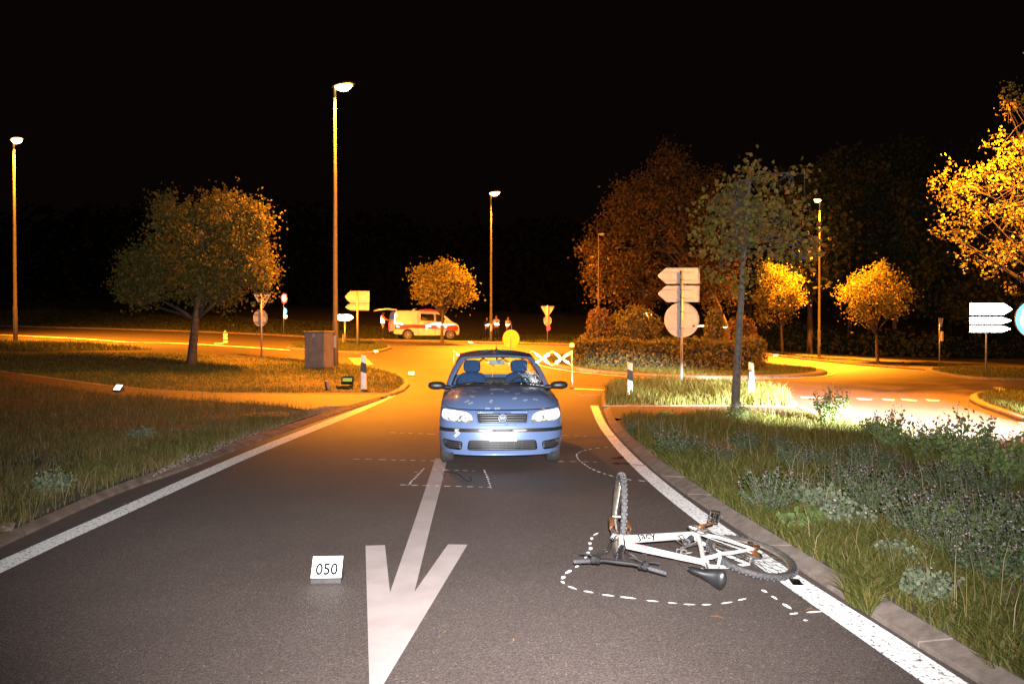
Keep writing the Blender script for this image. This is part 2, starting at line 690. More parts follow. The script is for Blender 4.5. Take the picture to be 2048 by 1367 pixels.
# terrain out to the horizon
b = MB()
xs = sorted(set([-900, -500, -300, -200, -150, -120] + list(range(-100, 101, 4)) + [120, 150, 200, 300, 500, 900]))
ys = sorted(set([-200, -80, -40] + list(range(-20, 120, 3)) + [130, 160, 220, 320, 500, 900]))
b.add([(x, y, hz(x, y) - 0.06) for y in ys for x in xs],
      [(j * len(xs) + i, j * len(xs) + i + 1, (j + 1) * len(xs) + i + 1, (j + 1) * len(xs) + i) for j in range(len(ys) - 1) for i in range(len(xs) - 1)])
props(b.build('ground', M['ground'], smooth=True), kind='structure')

FAR_EDGE = [(-500, 634), (-250, 643), (0, 653), (283, 660), (580, 671), (742, 681), (960, 687), (1131, 690), (1300, 696),
            (1440, 702), (1528, 708), (1640, 722), (1753, 733), (1851, 741)]
far_w = GP(FAR_EDGE)
road_poly = [(-70, -8)] + [(-70, far_w[0][1])] + far_w + [tuple(G(1900, 738)[:2]), tuple(G(2060, 741)[:2]), (62, 36), (62, -8)]
sheet('road', road_poly, 0.0, M['asphalt'], 1.5)


def offset_in(poly, d):
    """polygon pushed inwards by d"""
    p = np.array(poly)
    A = 0.5 * np.sum(p[:, 0] * np.roll(p[:, 1], -1) - np.roll(p[:, 0], -1) * p[:, 1])
    sg = 1 if A > 0 else -1
    out = []
    for i in range(len(p)):
        a, c, e = p[i - 1], p[i], p[(i + 1) % len(p)]
        t1 = (c - a) / (np.linalg.norm(c - a) + 1e-9)
        t2 = (e - c) / (np.linalg.norm(e - c) + 1e-9)
        n1 = np.array([-t1[1], t1[0]]) * sg
        n2 = np.array([-t2[1], t2[0]]) * sg
        n = n1 + n2
        n = n / max(np.linalg.norm(n), 0.5)
        out.append(tuple(c + n * d))
    return out


def resample(pl, step):
    pl = [Vector((p[0], p[1])) for p in pl]
    out = [pl[0]]
    for a, c in zip(pl, pl[1:]):
        m = max(1, int(round((c - a).length / step)))
        out += [a + (c - a) * (k / m) for k in range(1, m + 1)]
    return out


def smoothline(pl, it=2):
    """corner cutting"""
    pl = [Vector((p[0], p[1])) for p in pl]
    for _ in range(it):
        q = [pl[0]]
        for a, c in zip(pl, pl[1:]):
            q += [a * .75 + c * .25, a * .25 + c * .75]
        q.append(pl[-1])
        pl = q
    return pl


def smoothpoly(pl, it=2):
    pl = [Vector((p[0], p[1])) for p in pl]
    for _ in range(it):
        q = []
        for i in range(len(pl)):
            a, c = pl[i], pl[(i + 1) % len(pl)]
            q += [a * .75 + c * .25, a * .25 + c * .75]
        pl = q
    return [tuple(p) for p in pl]


def kerb_ring(name, outer, width, up, m):
    inner = offset_in(outer, width)
    n = len(outer)
    b = MB()
    v = []
    for o, i in zip(outer, inner):
        ch = (o[0] * .85 + i[0] * .15, o[1] * .85 + i[1] * .15)
        v += [(o[0], o[1], hz(*o) - .05), (o[0], o[1], hz(*o) + up * .7), (ch[0], ch[1], hz(*ch) + up), (i[0], i[1], hz(*i) + up), (i[0], i[1], hz(*i) - .05)]
    f = []
    for k in range(n):
        j = (k + 1) % n
        f += [(k * 5 + q, j * 5 + q, j * 5 + q + 1, k * 5 + q + 1) for q in range(4)]
    b.add(v, f)
    o = b.build(name, m, fix=True)
    props(o, kind='structure')
    return inner


def kerb_line(name, outer, inner, up, m, parent=None, upo=0.03):
    """kerb between two polylines given with matching points"""
    b = MB()
    v = []
    for o, i in zip(outer, inner):
        v += [(o[0], o[1], hz(*o) - .04), (o[0], o[1], hz(*o) + upo), (i[0], i[1], hz(*i) + up), (i[0], i[1], hz(*i) - .04)]
    n = len(outer)
    f = []
    for k in range(n - 1):
        f += [(k * 4 + q, (k + 1) * 4 + q, (k + 1) * 4 + q + 1, k * 4 + q + 1) for q in range(3)]
    f += [(3, 2, 1, 0), tuple((n - 1) * 4 + q for q in range(4))]
    b.add(v, f)
    o = b.build(name, m, parent, fix=True, bevel=0.004 if parent else 0)
    if parent is None:
        props(o, kind='structure')
    return o


def arclen(pl):
    L = [0.0]
    for a, c in zip(pl, pl[1:]):
        L.append(L[-1] + (Vector(c) - Vector(a)).length)
    return L


def at_len(pl, L, s):
    for k in range(len(L) - 1):
        if s <= L[k + 1] or k == len(L) - 2:
            u = (s - L[k]) / max(L[k + 1] - L[k], 1e-9)
            return Vector(pl[k]).lerp(Vector(pl[k + 1]), u)


def kerb_stones(rootname, outer_px, inner_px, up, m, length, end=None, upo=0.03, gap=0.004, skip=()):
    root = thing(rootname, None, None)
    props(root, kind='structure')
    o = smoothline(GP(outer_px), 3)
    i = smoothline(GP(inner_px, up), 3)
    Lo, Li = arclen(o), arclen(i)
    n = max(1, int(Lo[-1] / length))
    for k in range(n):
        if k in skip:
            continue
        a, c = k / n, (k + 1) / n
        g = gap / Lo[-1] * (0.6 + R_.random())
        us = [a + (c - a) * q / 3 for q in range(4)]
        us[0] += g
        us[-1] -= g
        dz = R_.uniform(-.006, .006)
        kerb_line('kerb_stone', [at_len(o, Lo, u * Lo[-1]) for u in us], [at_len(i, Li, u * Li[-1]) for u in us], up + dz, m, root, upo + dz)
    return root


# near kerbs, stone by stone
RK_OUT = [(1204, 811), (1212, 838), (1223, 860), (1255, 892), (1300, 935), (1353, 976), (1417, 1019), (1481, 1062), (1596, 1137), (1710, 1212), (1825, 1287), (1940, 1355), (2140, 1480)]
RK_IN = [(1220, 811), (1226, 832), (1240, 850), (1281, 887), (1335, 930), (1388, 964), (1450, 1006), (1510, 1043), (1620, 1110), (1735, 1175), (1850, 1243), (1986, 1322), (2200, 1450)]
kerb_stones('kerb_right', RK_OUT, RK_IN, 0.085, M['kerb'], 1.0)
LK_OUT = [(-320, 1240), (0, 1095), (122, 1037), (244, 982), (366, 942), (500, 889), (620, 847), (700, 820), (762, 800)]
LK_IN = [(-320, 1206), (0, 1067), (122, 1014), (244, 963), (366, 924), (500, 871), (620, 833), (700, 809), (760, 793)]
kerb_stones('kerb_left', LK_OUT, LK_IN, 0.075, M['kerb_dirty'], 1.0)

UP = 0.08
# verge A (near left), footpath, verge B (with cabinet and lamp)
A_PX = [(-320, 1206), (0, 1067), (122, 1014), (244, 963), (366, 924), (500, 871), (600, 839), (645, 824), (560, 811), (420, 801), (230, 791), (150, 780), (0, 754), (-320, 722)]
PATH_PX = [(-320, 722), (0, 754), (150, 780), (230, 791), (420, 801), (560, 811), (645, 824), (700, 809), (760, 793), (783, 787), (700, 787), (430, 786), (300, 780), (200, 770), (0, 743), (-320, 712)]
B_OUT_PX = [(-320, 703), (0, 704), (283, 706), (396, 709), (524, 713), (600, 717), (680, 725), (732, 731), (772, 739), (800, 747), (817, 757), (819, 766), (808, 777), (785, 786), (740, 787), (430, 786), (300, 780), (200, 770), (0, 743), (-320, 712)]
A_W = GP(A_PX, UP)
PATH_W = GP(PATH_PX, UP)
B_OUT = GP(B_OUT_PX, UP)
sheet('verge_ground', A_W, UP, M['soil'], 0.7)
sheet('footpath', PATH_W, UP - .006, M['path'], 0.8)
B_IN = kerb_ring('kerb', B_OUT, 0.16, UP, M['kerb'])
sheet('verge_ground', B_IN, UP, M['soil'], 0.9)
# strip C with the left lamp, splitter D with the direction sign
C_W = GP([(-320, 677), (0, 682), (100, 684), (200, 689), (306, 699), (200, 700.5), (0, 702), (-320, 702)])
sheet('verge_ground', C_W, .012, M['soil'], 1.5)
D_OUT = smoothpoly(GP([(560, 697), (620, 688), (690, 686), (750, 688.5), (790, 695.5), (762, 704), (738, 707.5), (681, 706), (610, 702)]), 1)
D_IN = kerb_ring('kerb', D_OUT, 0.18, .09, M['kerb'])
sheet('verge_ground', D_IN, .09, M['soil'], 1.2)
# splitter G, verge H
G_OUT = smoothpoly(GP([(1846, 741), (1888, 736), (1970, 737), (2070, 740), (2260, 748), (2260, 770), (2070, 762), (1990, 760), (1930, 757), (1880, 749)]), 1)
G_IN = kerb_ring('kerb', G_OUT, 0.18, .09, M['kerb'])
sheet('verge_ground', G_IN, .09, M['soil'], 1.2)
H_OUT = smoothpoly(GP([(1934, 799), (1952, 789), (2005, 786), (2060, 787), (2400, 800), (2500, 880), (2200, 875), (2048, 846), (1994, 826), (1955, 812)]), 1)
H_IN = kerb_ring('kerb', H_OUT, 0.18, .09, M['kerb'])
sheet('verge_ground', H_IN, .09, M['soil'], 1.0)
# island I (planted bed), paved crossing K, strip J with the bollards
I_PX = [(1240, 850), (1281, 887), (1335, 930), (1388, 964), (1450, 1006), (1510, 1043), (1620, 1110), (1735, 1175), (1850, 1243), (1986, 1322), (2200, 1450),
        (2700, 1350), (2500, 1120), (2200, 1016), (2048, 962), (1885, 902), (1780, 872), (1700, 852), (1640, 839), (1440, 836), (1262, 836)]
K_PX = [(1220, 811), (1226, 832), (1240, 850), (1262, 836), (1440, 836), (1640, 839), (1592, 812), (1440, 811)]
J_PX = [(1205, 811), (1203, 793), (1209, 776), (1240, 768), (1330, 766), (1440, 768), (1530, 775), (1572, 788), (1594, 803), (1592, 812), (1440, 811), (1220, 811)]
I_W = GP(I_PX, .085)
K_W = GP(K_PX, .085)
J_W = GP(J_PX, .085)
sheet('planted_bed', I_W, .085, M['bed_soil'], 0.6)
sheet('footpath', K_W, .079, M['path'], 0.6)
J_IN = kerb_ring('kerb', J_W, 0.12, .088, M['kerb'])
sheet('verge_ground', J_IN, .085, M['soil'], 0.6)
# back kerb of the bed along the right-hand road
bk = [tuple(p) for p in smoothline(GP([(1592, 812), (1640, 839), (1700, 852), (1780, 872), (1885, 902), (2048, 962), (2200, 1016), (2500, 1120)], .085), 2)]
bo = offset_in(bk + [(0, 0)], -0.14)[:-1]
bo = [(p[0] + .10, p[1] + .06) for p in bk]
kerb_line('kerb', bo, bk, .085, M['kerb'])

# central island
CX, CY, CRAD = 7.3, 35.4, 6.2
ring = [(CX + CRAD * cos(a), CY + CRAD * sin(a)) for a in np.linspace(0, 2 * pi, 72, endpoint=False)]
CI_IN = kerb_ring('kerb', ring, 0.42, .13, M['kerb'])
sheet('island_ground', CI_IN, .14, M['soil'], 0.9)
# far kerb of the roundabout and of the left road
fe = [tuple(p) for p in resample(smoothline(far_w[1:], 2), 2.0)]
fo = [(p[0] + 0.0, p[1] + .22) for p in fe]
kerb_line('kerb', fe, fo, .10, M['kerb'], upo=.07)
# footpath beyond the roundabout on the right
FP2 = GP([(1560, 705), (1700, 712.5), (1850, 722), (2048, 731), (2300, 742), (2300, 749), (2048, 737), (1850, 728), (1700, 717.5), (1560, 709)])
sheet('footpath', FP2, .0, M['path'], 1.5)


# ------------------------------------------------------------------ painted markings
def ribbon(name, left, right, m, up=0.004, lift=0.0):
    """paint between two pixel polylines"""
    l = smoothline(GP(left), 2)
    r = smoothline(GP(right), 2)
    Ll, Lr = arclen(l), arclen(r)
    n = max(12, int(Ll[-1] / .3))
    b = MB()
    v = []
    for k in range(n + 1):
        for p in (at_len(l, Ll, k / n * Ll[-1]), at_len(r, Lr, k / n * Lr[-1])):
            v.append((p.x, p.y, hz(p.x, p.y) + up))
    b.add(v, [(2 * k, 2 * k + 1, 2 * k + 3, 2 * k + 2) for k in range(n)])
    return props(b.build(name, m, loc=v[0]), kind='structure')


ribbon('road_marking', [(-250, 1229), (0, 1121), (122, 1066), (244, 1013), (366, 958), (500, 900), (600, 861), (688, 827), (780, 791)],
       [(-250, 1262), (0, 1147), (122, 1087), (244, 1032), (366, 975), (500, 914), (600, 873), (688, 838), (794, 789)], M['line'])
ribbon('road_marking', [(1181, 811), (1188, 832), (1199, 855), (1220, 883), (1247, 915), (1295, 963), (1383, 1036), (1564, 1167), (1710, 1269), (1848, 1367), (2020, 1490)],
       [(1197, 811), (1204, 832), (1217, 855), (1241, 883), (1272, 915), (1320, 957), (1410, 1027), (1602, 1155), (1775, 1262), (1937, 1367), (2130, 1495)], M['line'])


def flat(name, pts_px, m, up=0.004, kind='structure', **kw):
    w = GP(pts_px)
    b = MB()
    b.add([(x, y, hz(x, y) + up) for x, y in w], [tuple(range(len(w)))])
    return props(b.build(name, m, loc=(w[0][0], w[0][1], hz(*w[0]) + up)), kind=kind, **kw)


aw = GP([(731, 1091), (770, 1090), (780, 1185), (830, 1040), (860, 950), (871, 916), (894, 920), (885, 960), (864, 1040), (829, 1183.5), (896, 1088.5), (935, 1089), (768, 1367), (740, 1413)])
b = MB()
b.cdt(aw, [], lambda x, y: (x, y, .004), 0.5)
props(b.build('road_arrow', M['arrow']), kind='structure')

# far lines: left road, ring line of the island, right road edge and give-way triangles
ribbon('road_marking', [(-320, 656), (0, 669.2), (200, 678.5), (368, 687.6), (580, 700)], [(-320, 657), (0, 670.4), (200, 679.8), (368, 689), (580, 701.5)], M['line'], .02)
ring1 = [(CX + (CRAD + .18) * cos(a), CY + (CRAD + .18) * sin(a)) for a in np.linspace(pi, 2.15 * pi, 60)]
ring2 = [(CX + (CRAD + .33) * cos(a), CY + (CRAD + .33) * sin(a)) for a in np.linspace(pi, 2.15 * pi, 60)]
b = MB()
v = []
for p, q in zip(ring1, ring2):
    v += [(p[0], p[1], hz(*p) + .02), (q[0], q[1], hz(*q) + .02)]
b.add(v, [(2 * k, 2 * k + 1, 2 * k + 3, 2 * k + 2) for k in range(59)])
props(b.build('road_marking', M['line']), kind='structure')
ribbon('road_marking', [(1600, 812), (1622, 824), (1650, 839), (1700, 849)], [(1605, 811), (1634, 824), (1664, 838), (1712, 848)], M['line'])
for x0, x1, y0, y1 in [(1600, 1648, 793, 797), (1665, 1698, 795, 799), (1712, 1745, 796, 800), (1763, 1790, 797, 801), (1800, 1835, 797, 802), (1850, 1880, 798, 802)]:
    flat('road_marking', [(x0, y0), (x1, y1 - 2), (x1 - 4, y1), (x0 + 6, y0 + 3)], M['line'])
for k in range(5):
    y = 716.5 + k * 2.9
    flat('road_marking', [(697 + 3 * k, y), (733 + 3 * k, y), (734 + 3 * k, y + 1.5), (698 + 3 * k, y + 1.5)], M['yellow_paint'], .02)
for k in range(3):
    y = 774 + k * 2.6
    flat('road_marking', [(1985 + 5 * k, y), (2003 + 5 * k, y), (2006 + 5 * k, y + 1.6), (1988 + 5 * k, y + 1.6)], M['yellow_paint'], .006)
flat('road_marking', [(2036, 842), (2080, 850), (2080, 853), (2040, 846)], M['line'])
flat('road_marking', [(1148, 776.5), (1210, 779), (1210, 780.5), (1148, 778)], M['line'], .006)


# ------------------------------------------------------------------ chalk marks of the survey
def chalk(lines, label, dash=.10, gap=.05, wid=.029):
    root = None
    for ln in lines:
        pl = smoothline(GP(ln), 2) if len(ln) > 2 else [Vector(p) for p in GP(ln)]
        L = arclen(pl)
        s = 0.0
        while s < L[-1]:
            d = dash * R_.uniform(.6, 1.25)
            e = min(s + d, L[-1])
            p, q = at_len(pl, L, s), at_len(pl, L, e)
            t = q - p
            if t.length > .01:
                n = Vector((-t.y, t.x)).normalized() * wid * R_.uniform(.35, .6)
                j = n * R_.uniform(-.4, .4)
                poly = [p + j, p + t * .25 + n + j, p + t * .7 + n * .9 + j, q + j, p + t * .72 - n * .8 + j, p + t * .2 - n + j]
                if root is None:
                    root = thing('chalk_mark', label, 'chalk mark', (p.x, p.y, .0075), 0, 'white survey marks sprayed on the road')
                    o0 = p.copy()
                b = MB()
                b.add([(w.x - o0.x, w.y - o0.y, 0) for w in poly], [(0, 1, 2, 3, 4, 5)])
                b.build('dash', M['chalk'], root)
            s = e + gap * R_.uniform(.6, 1.4)
    return root


chalk([[(1196, 1066), (1184, 1072), (1181, 1083), (1181, 1097), (1176, 1112), (1160, 1130), (1141, 1142), (1129, 1150), (1121, 1158), (1126, 1167), (1145, 1177), (1178, 1186),
        (1210, 1191), (1240, 1195), (1290, 1201), (1347, 1207), (1378, 1210), (1407, 1210), (1436, 1209), (1465, 1205), (1502, 1196)]],
      'white dashed outline curving round the handlebar of the fallen bicycle')
chalk([[(1269, 1098), (1280, 1107), (1290, 1111), (1314, 1112)], [(1366, 1108), (1391, 1105), (1416, 1102)]], 'short white dashes under the frame of the fallen bicycle')
chalk([[(1524, 1180), (1594, 1228)], [(1578, 1229), (1650, 1224)], [(1606, 1241), (1616, 1242)]], 'white dashed corner mark beside the phone on the edge line')
chalk([[(1258, 894), (1217, 894), (1180, 898), (1160, 903), (1151, 911), (1158, 921), (1180, 937), (1208, 948), (1236, 956), (1258, 960), (1292, 963)]],
      'white dashed half oval behind the upright front wheel', .11, .05, .026)
chalk([[(778, 865), (878, 868.5)], [(1122, 871), (1174, 872.5)]], 'far white dashed line level with the grille of the blue car', .16, .06, .022)
chalk([[(705, 918), (872, 922)], [(1116, 923), (1196, 924)]], 'white dashed line level with the front tyres of the blue car', .13, .05, .026)
chalk([[(848, 937), (816, 971)], [(866, 939), (950, 942)], [(828, 944), (840, 944.5)], [(799, 970), (985, 975)], [(968, 940), (976, 958), (982, 978)]],
      'white dashed four sided mark across the arrow shaft before the car', .09, .04, .026)

# ================================================================== vegetation
M['grass_dry'] = leafmat('grass_dry', [(0.055, 0.062, 0.013), (0.11, 0.08, 0.028), (0.042, 0.055, 0.010), (0.15, 0.10, 0.05), (0.07, 0.052, 0.018), (0.05, 0.07, 0.013)], .25)
M['grass_lush'] = leafmat('grass_lush', [(0.036, 0.052, 0.009), (0.078, 0.070, 0.014), (0.025, 0.038, 0.006), (0.12, 0.09, 0.03), (0.042, 0.066, 0.011)], .3)
M['grass_mown'] = leafmat('grass_mown', [(0.06, 0.085, 0.016), (0.09, 0.095, 0.022), (0.045, 0.07, 0.012), (0.10, 0.08, 0.03)], .25)
M['leaf_green'] = leafmat('leaf_green', [(0.07, 0.08, 0.018), (0.115, 0.09, 0.02), (0.05, 0.06, 0.013), (0.14, 0.08, 0.02)], .3)
M['leaf_yellow'] = leafmat('leaf_yellow', [(0.20, 0.19, 0.035), (0.26, 0.20, 0.04), (0.15, 0.16, 0.03), (0.24, 0.14, 0.035)], .35)
M['leaf_brown'] = leafmat('leaf_brown', [(0.07, 0.05, 0.018), (0.09, 0.05, 0.017), (0.052, 0.045, 0.014), (0.11, 0.058, 0.02)], .3)
M['leaf_maple'] = leafmat('leaf_maple', [(0.085, 0.085, 0.014), (0.135, 0.10, 0.018), (0.06, 0.068, 0.011), (0.15, 0.078, 0.017), (0.085, 0.045, 0.014)], .4)  # warm leaf tones stand in for sodium light on the crown
M['leaf_dark'] = leafmat('leaf_dark', [(0.05, 0.06, 0.02), (0.075, 0.065, 0.022), (0.04, 0.05, 0.015)], .25)
M['leaf_hedge'] = leafmat('leaf_hedge', [(0.085, 0.09, 0.025), (0.12, 0.09, 0.03), (0.06, 0.07, 0.02), (0.13, 0.08, 0.035)], .25)
M['leaf_red'] = leafmat('leaf_red_hedge', [(0.14, 0.075, 0.03), (0.11, 0.08, 0.03), (0.16, 0.07, 0.035)], .25)
M['lavender'] = leafmat('lavender_leaf', [(0.030, 0.050, 0.024), (0.048, 0.064, 0.034), (0.024, 0.042, 0.016), (0.046, 0.066, 0.018), (0.05, 0.045, 0.018)], .2)
M['silver'] = leafmat('silver_leaf', [(0.065, 0.085, 0.048), (0.10, 0.115, 0.075), (0.05, 0.07, 0.03)], .2)
M['flower'] = leafmat('lavender_flower', [(0.14, 0.105, 0.13), (0.22, 0.185, 0.21), (0.09, 0.065, 0.065), (0.13, 0.10, 0.07)], .2)
M['flower_white'] = leafmat('white_flower', [(0.28, 0.28, 0.24), (0.14, 0.125, 0.09)], .2)
M['hedge_core'] = mat('hedge_core', (0.012, 0.011, 0.006), .9)
M['broadleaf'] = leafmat('broad_leaf', [(0.07, 0.11, 0.03), (0.10, 0.13, 0.04), (0.055, 0.085, 0.022)], .3)


def field(x, y, sc=1.0, ph=0.0):
    x = x * sc + ph
    y = y * sc - ph * .7
    return (np.sin(1.3 * x + 2.1 * np.sin(.7 * y)) + np.sin(1.7 * y + 1.9 * np.sin(.9 * x + 1)) + np.sin(3.1 * x + 2.3 * y) * .6 + np.sin(5.3 * y - 4.1 * x + 2) * .5) / 3.1


def sample_poly(poly, n, falloff=0.0, d0=6.0):
    p = np.array(poly)
    lo, hi = p.min(0), p.max(0)
    out = []
    tot = 0
    for _ in range(400):
        q = NR.uniform(lo, hi, (max(n, 2000), 2))
        k = inpoly(q, poly)
        # only where the camera's picture (and a margin beside it) can show it
        k &= (np.abs(q[:, 0]) < 0.70 * q[:, 1] + 2.0) & (q[:, 1] > 3.0)
        if falloff:
            k &= NR.random(len(q)) < np.clip(d0 / np.maximum(q[:, 1], .5), 0, 1) ** falloff
        out.append(q[k])
        tot += k.sum()
        if tot >= n:
            break
    return np.concatenate(out)[:n]


def blades(name, poly, n, hh, wid, m, up, label, lean=.6, fine=True, patch=0.0, sc=1.0, falloff=0.0, d0=6.0, ph=0.0, hvar=.5):
    P = sample_poly(poly, n, falloff, d0)
    f = field(P[:, 0], P[:, 1], sc, ph)
    if patch:
        P = P[NR.random(len(P)) < np.clip(.5 + f * patch + .25, .06, 1)]
        f = field(P[:, 0], P[:, 1], sc, ph)
    n = len(P)
    z = h(P[:, 0], P[:, 1]) + up
    H = hh * NR.uniform(.45, 1.3, n) * (1 + hvar * f)
    H = np.maximum(H, hh * .25)
    a = NR.uniform(0, 2 * pi, n)
    la = NR.uniform(0, 2 * pi, n)
    l = H * NR.uniform(.1, lean, n)
    w = wid * NR.uniform(.6, 1.3, n)
    dx, dy = np.cos(a) * w, np.sin(a) * w
    lx, ly = np.cos(la) * l, np.sin(la) * l
    root = np.stack([P[:, 0], P[:, 1], z - .01], 1)
    s = np.stack([dx, dy, 0 * dx], 1)
    tip = root + np.stack([lx, ly, H], 1)
    if fine:
        mid = root + np.stack([lx * .3, ly * .3, H * .62], 1)
        V = np.stack([root - s, root + s, mid + s * .75, mid - s * .75, tip], 1).reshape(-1, 3)
        i = np.arange(n)[:, None] * 5
        F = [i + np.array([[0, 1, 2, 3]]), i + np.array([[3, 2, 4]])]
    else:
        V = np.stack([root - s, root + s, tip], 1).reshape(-1, 3)
        F = [np.arange(n)[:, None] * 3 + np.array([[0, 1, 2]])]
    o = npmesh(name, V, F, m, loc=tuple(root[0]))
    return props(o, label, 'grass', kind='stuff')


blades('grass', A_W, 70000, .11, .0042, M['grass_dry'], UP, 'patchy dry grass on the near left verge', 1.1, True, .9, .9, 1.2, 7)
blades('grass', A_W, 7000, .2, .004, M['grass_dry'], UP, 'taller tufts in the dry verge at the left', .9, True, 1.6, 1.4, 1.0, 7, 3.0)
blades('grass', B_IN, 62000, .085, .009, M['grass_mown'], UP, 'short grass round the cabinet and the lamp post', .9, False, .5, .5, .6, 14)
blades('grass', C_W, 6000, .16, .02, M['grass_mown'], .01, 'grass strip round the left lamp post', .7, False)
blades('grass', D_IN, 9000, .13, .018, M['grass_mown'], .09, 'grass on the splitter island with the grey direction sign', .7, False)
blades('grass', G_IN, 8000, .11, .014, M['grass_mown'], .09, 'grass on the splitter island with the bright arrow sign', .7, False)
blades('grass', H_IN, 14000, .12, .01, M['grass_mown'], .09, 'grass on the verge at the right edge', .8, False)
blades('grass', J_IN, 15000, .27, .009, M['grass_lush'], .085, 'long grass between the two right marker posts', .9, True, .4, 1.2)
blades('grass', CI_IN, 26000, .11, .014, M['grass_mown'], .14, 'grass rim of the roundabout island', .8, False)
bankpoly = [(p[0], p[1] + .25) for p in GP([(-320, 641), (0, 653), (283, 660), (580, 671), (742, 681), (960, 687), (1131, 690), (1300, 696), (1528, 708), (1640, 722), (1851, 741)])]
bankpoly += [(p[0], p[1] + 14 + max(0, -p[0]) * .2) for p in reversed(bankpoly)]
blades('grass', bankpoly, 42000, .16, .026, M['grass_mown'], -.06, 'dark grass bank beyond the roundabout', .8, False)
# planted bed: lush edge, thin inside
bed_edge = GP([(1245, 838), (1281, 887), (1335, 930), (1388, 964), (1450, 1006), (1510, 1043), (1620, 1110), (1735, 1175), (1850, 1243), (1986, 1322), (2200, 1450), (2420, 1440),
               (2200, 1290), (2048, 1220), (1860, 1120), (1700, 1040), (1560, 985), (1440, 925), (1350, 880), (1290, 838)], .085)
blades('grass', bed_edge, 42000, .13, .0048, M['grass_lush'], .085, 'green grass along the kerb of the planted bed', 1.3, True, .5, 1.6, 1.0, 5)
blades('grass', I_W, 46000, .15, .005, M['grass_lush'], .085, 'sparse grass between the plants of the bed', 1.1, True, 1.2, 1.1, .8, 6, 5.0)
bed_back = GP([(1262, 836), (1440, 836), (1640, 839), (1700, 852), (1780, 872), (1885, 902), (2048, 962), (2200, 1016), (2190, 1060), (1980, 980), (1800, 910), (1650, 880), (1480, 865), (1300, 862)], .085)
blades('grass', bed_back, 16000, .2, .006, M['grass_lush'], .085, 'taller grass at the back of the planted bed', .8, True, .5, 1.5)
# tufts that hang over the right kerb
for lab, px in (('grass tuft hanging over the right kerb between two kerb stones', [(1690, 1195), (1740, 1222), (1770, 1190), (1740, 1165), (1700, 1170)]),
                ('grass tuft hanging over the nearest stones of the right kerb', [(1955, 1300), (1985, 1345), (2040, 1345), (2040, 1300), (1985, 1290)])):
    blades('grass_tuft', GP(px, .05), 900, .12, .005, M['grass_lush'], .03, lab, 1.4)


def leafquads(C, size, droop=.3, n0=None):
    """diamond leaves at points C (n,3)"""
    n = len(C)
    d = NR.normal(size=(n, 3))
    d[:, 2] -= droop
    d /= np.linalg.norm(d, axis=1)[:, None]
    u = np.cross(d, NR.normal(size=(n, 3)))
    u /= np.linalg.norm(u, axis=1)[:, None] + 1e-9
    w = np.cross(d, u)
    s = (size * NR.uniform(.6, 1.3, n))[:, None]
    base, tip = C - d * s * .5, C + d * s * .5
    mid = C - d * s * .08 + w * s * .10
    l, r = mid + u * s * .36, mid - u * s * .36
    V = np.stack([base, l, tip, r], 1).reshape(-1, 3)
    i = np.arange(n)[:, None] * 4
    return V, [i + np.array([[0, 1, 2, 3]])]


def lobes_pts(lobes, n, shell=.6):
    """points spread through a union of ellipsoids, denser towards the outside"""
    w = np.array([l[3] * l[4] * l[5] for l in lobes]) ** .7
    k = NR.choice(len(lobes), n, p=w / w.sum())
    d = NR.normal(size=(n, 3))
    d /= np.linalg.norm(d, axis=1)[:, None]
    r = NR.random(n) ** (1 / 3.0)
    r = np.where(NR.random(n) < shell, NR.uniform(.72, 1.0, n), r)
    L = np.array(lobes)
    return L[k, :3] + d * r[:, None] * L[k, 3:]


def tree(label, base, lobes, trunk, tr, ncl, per, spread, leaf, lm, bm, group=None, limbs=14, name='tree', twigs=0, shell=.6, droop=.3, twl=.6, lw=.42, i0=None):
    """base: world point; lobes and trunk points relative to it"""
    t = thing(name, label, 'tree', base, 0, group)
    cl = lobes_pts(lobes, ncl, shell)
    tp = [Vector(p) for p in trunk]
    b = MB()
    n = len(tp)
    b.tube([tp[0] + Vector((0, 0, -.08))] + tp, [tr * 1.35] + [tr * (1 - .75 * (i / (n - 1)) ** .8) for i in range(n)], 10)
    b.build('trunk', bm, t, smooth=True)
    b = MB()
    idx = NR.choice(len(cl), min(limbs, len(cl)), replace=False)
    ends = []
    for k in idx:
        e = Vector(cl[k])
        i = R_.randint(i0 or max(1, int(n * .45)), n - 1)
        s = tp[i].lerp(tp[min(i + 1, n - 1)], R_.random())
        if i0 and e.z < tp[i].z:
            s = tp[i0].lerp(tp[i0 + 1], R_.random())
        if e.z < s.z and not i0:
            s = tp[max(1, int(n * .4))]
        m = s.lerp(e, .5) + Vector((R_.uniform(-.2, .2), R_.uniform(-.2, .2), R_.uniform(.0, .3)))
        b.tube([s, s.lerp(m, .5) + Vector((0, 0, .04)), m, m.lerp(e, .6), e], [tr * lw, tr * lw * .8, tr * lw * .6, tr * lw * .38, tr * lw * .17], 6)
        ends += [m, e, m.lerp(e, .5)]
    for _ in range(twigs):
        s = R_.choice(ends)
        e = Vector(cl[R_.randrange(len(cl))])
        dv = (e - s)
        if dv.length > twl * 2:
            dv = dv.normalized() * twl * R_.uniform(.6, 1.8)
        m = s + dv * .5 + Vector((R_.uniform(-.08, .08), R_.uniform(-.08, .08), R_.uniform(0, .1)))
        b.tube([s, m, s + dv], [tr * .09, tr * .06, tr * .025], 4, cap=False)
    b.build('limbs', M['twig'], t, smooth=True)['kind'] = 'stuff'
    C = np.repeat(cl, per, 0) + NR.normal(size=(ncl * per, 3)) * spread * NR.uniform(.5, 1.2, (ncl * per, 1))
    V, F = leafquads(C, leaf, droop)
    npmesh('crown', V, F, lm, t)['kind'] = 'stuff'
    return t


def rel(base, depth, px, py):
    p = W(px, py, depth)
    return p - base


# left tree on the verge (crown 230..550 x 385..610)
bs = G(383, 728, UP)
D = bs.y
k = D / FPX


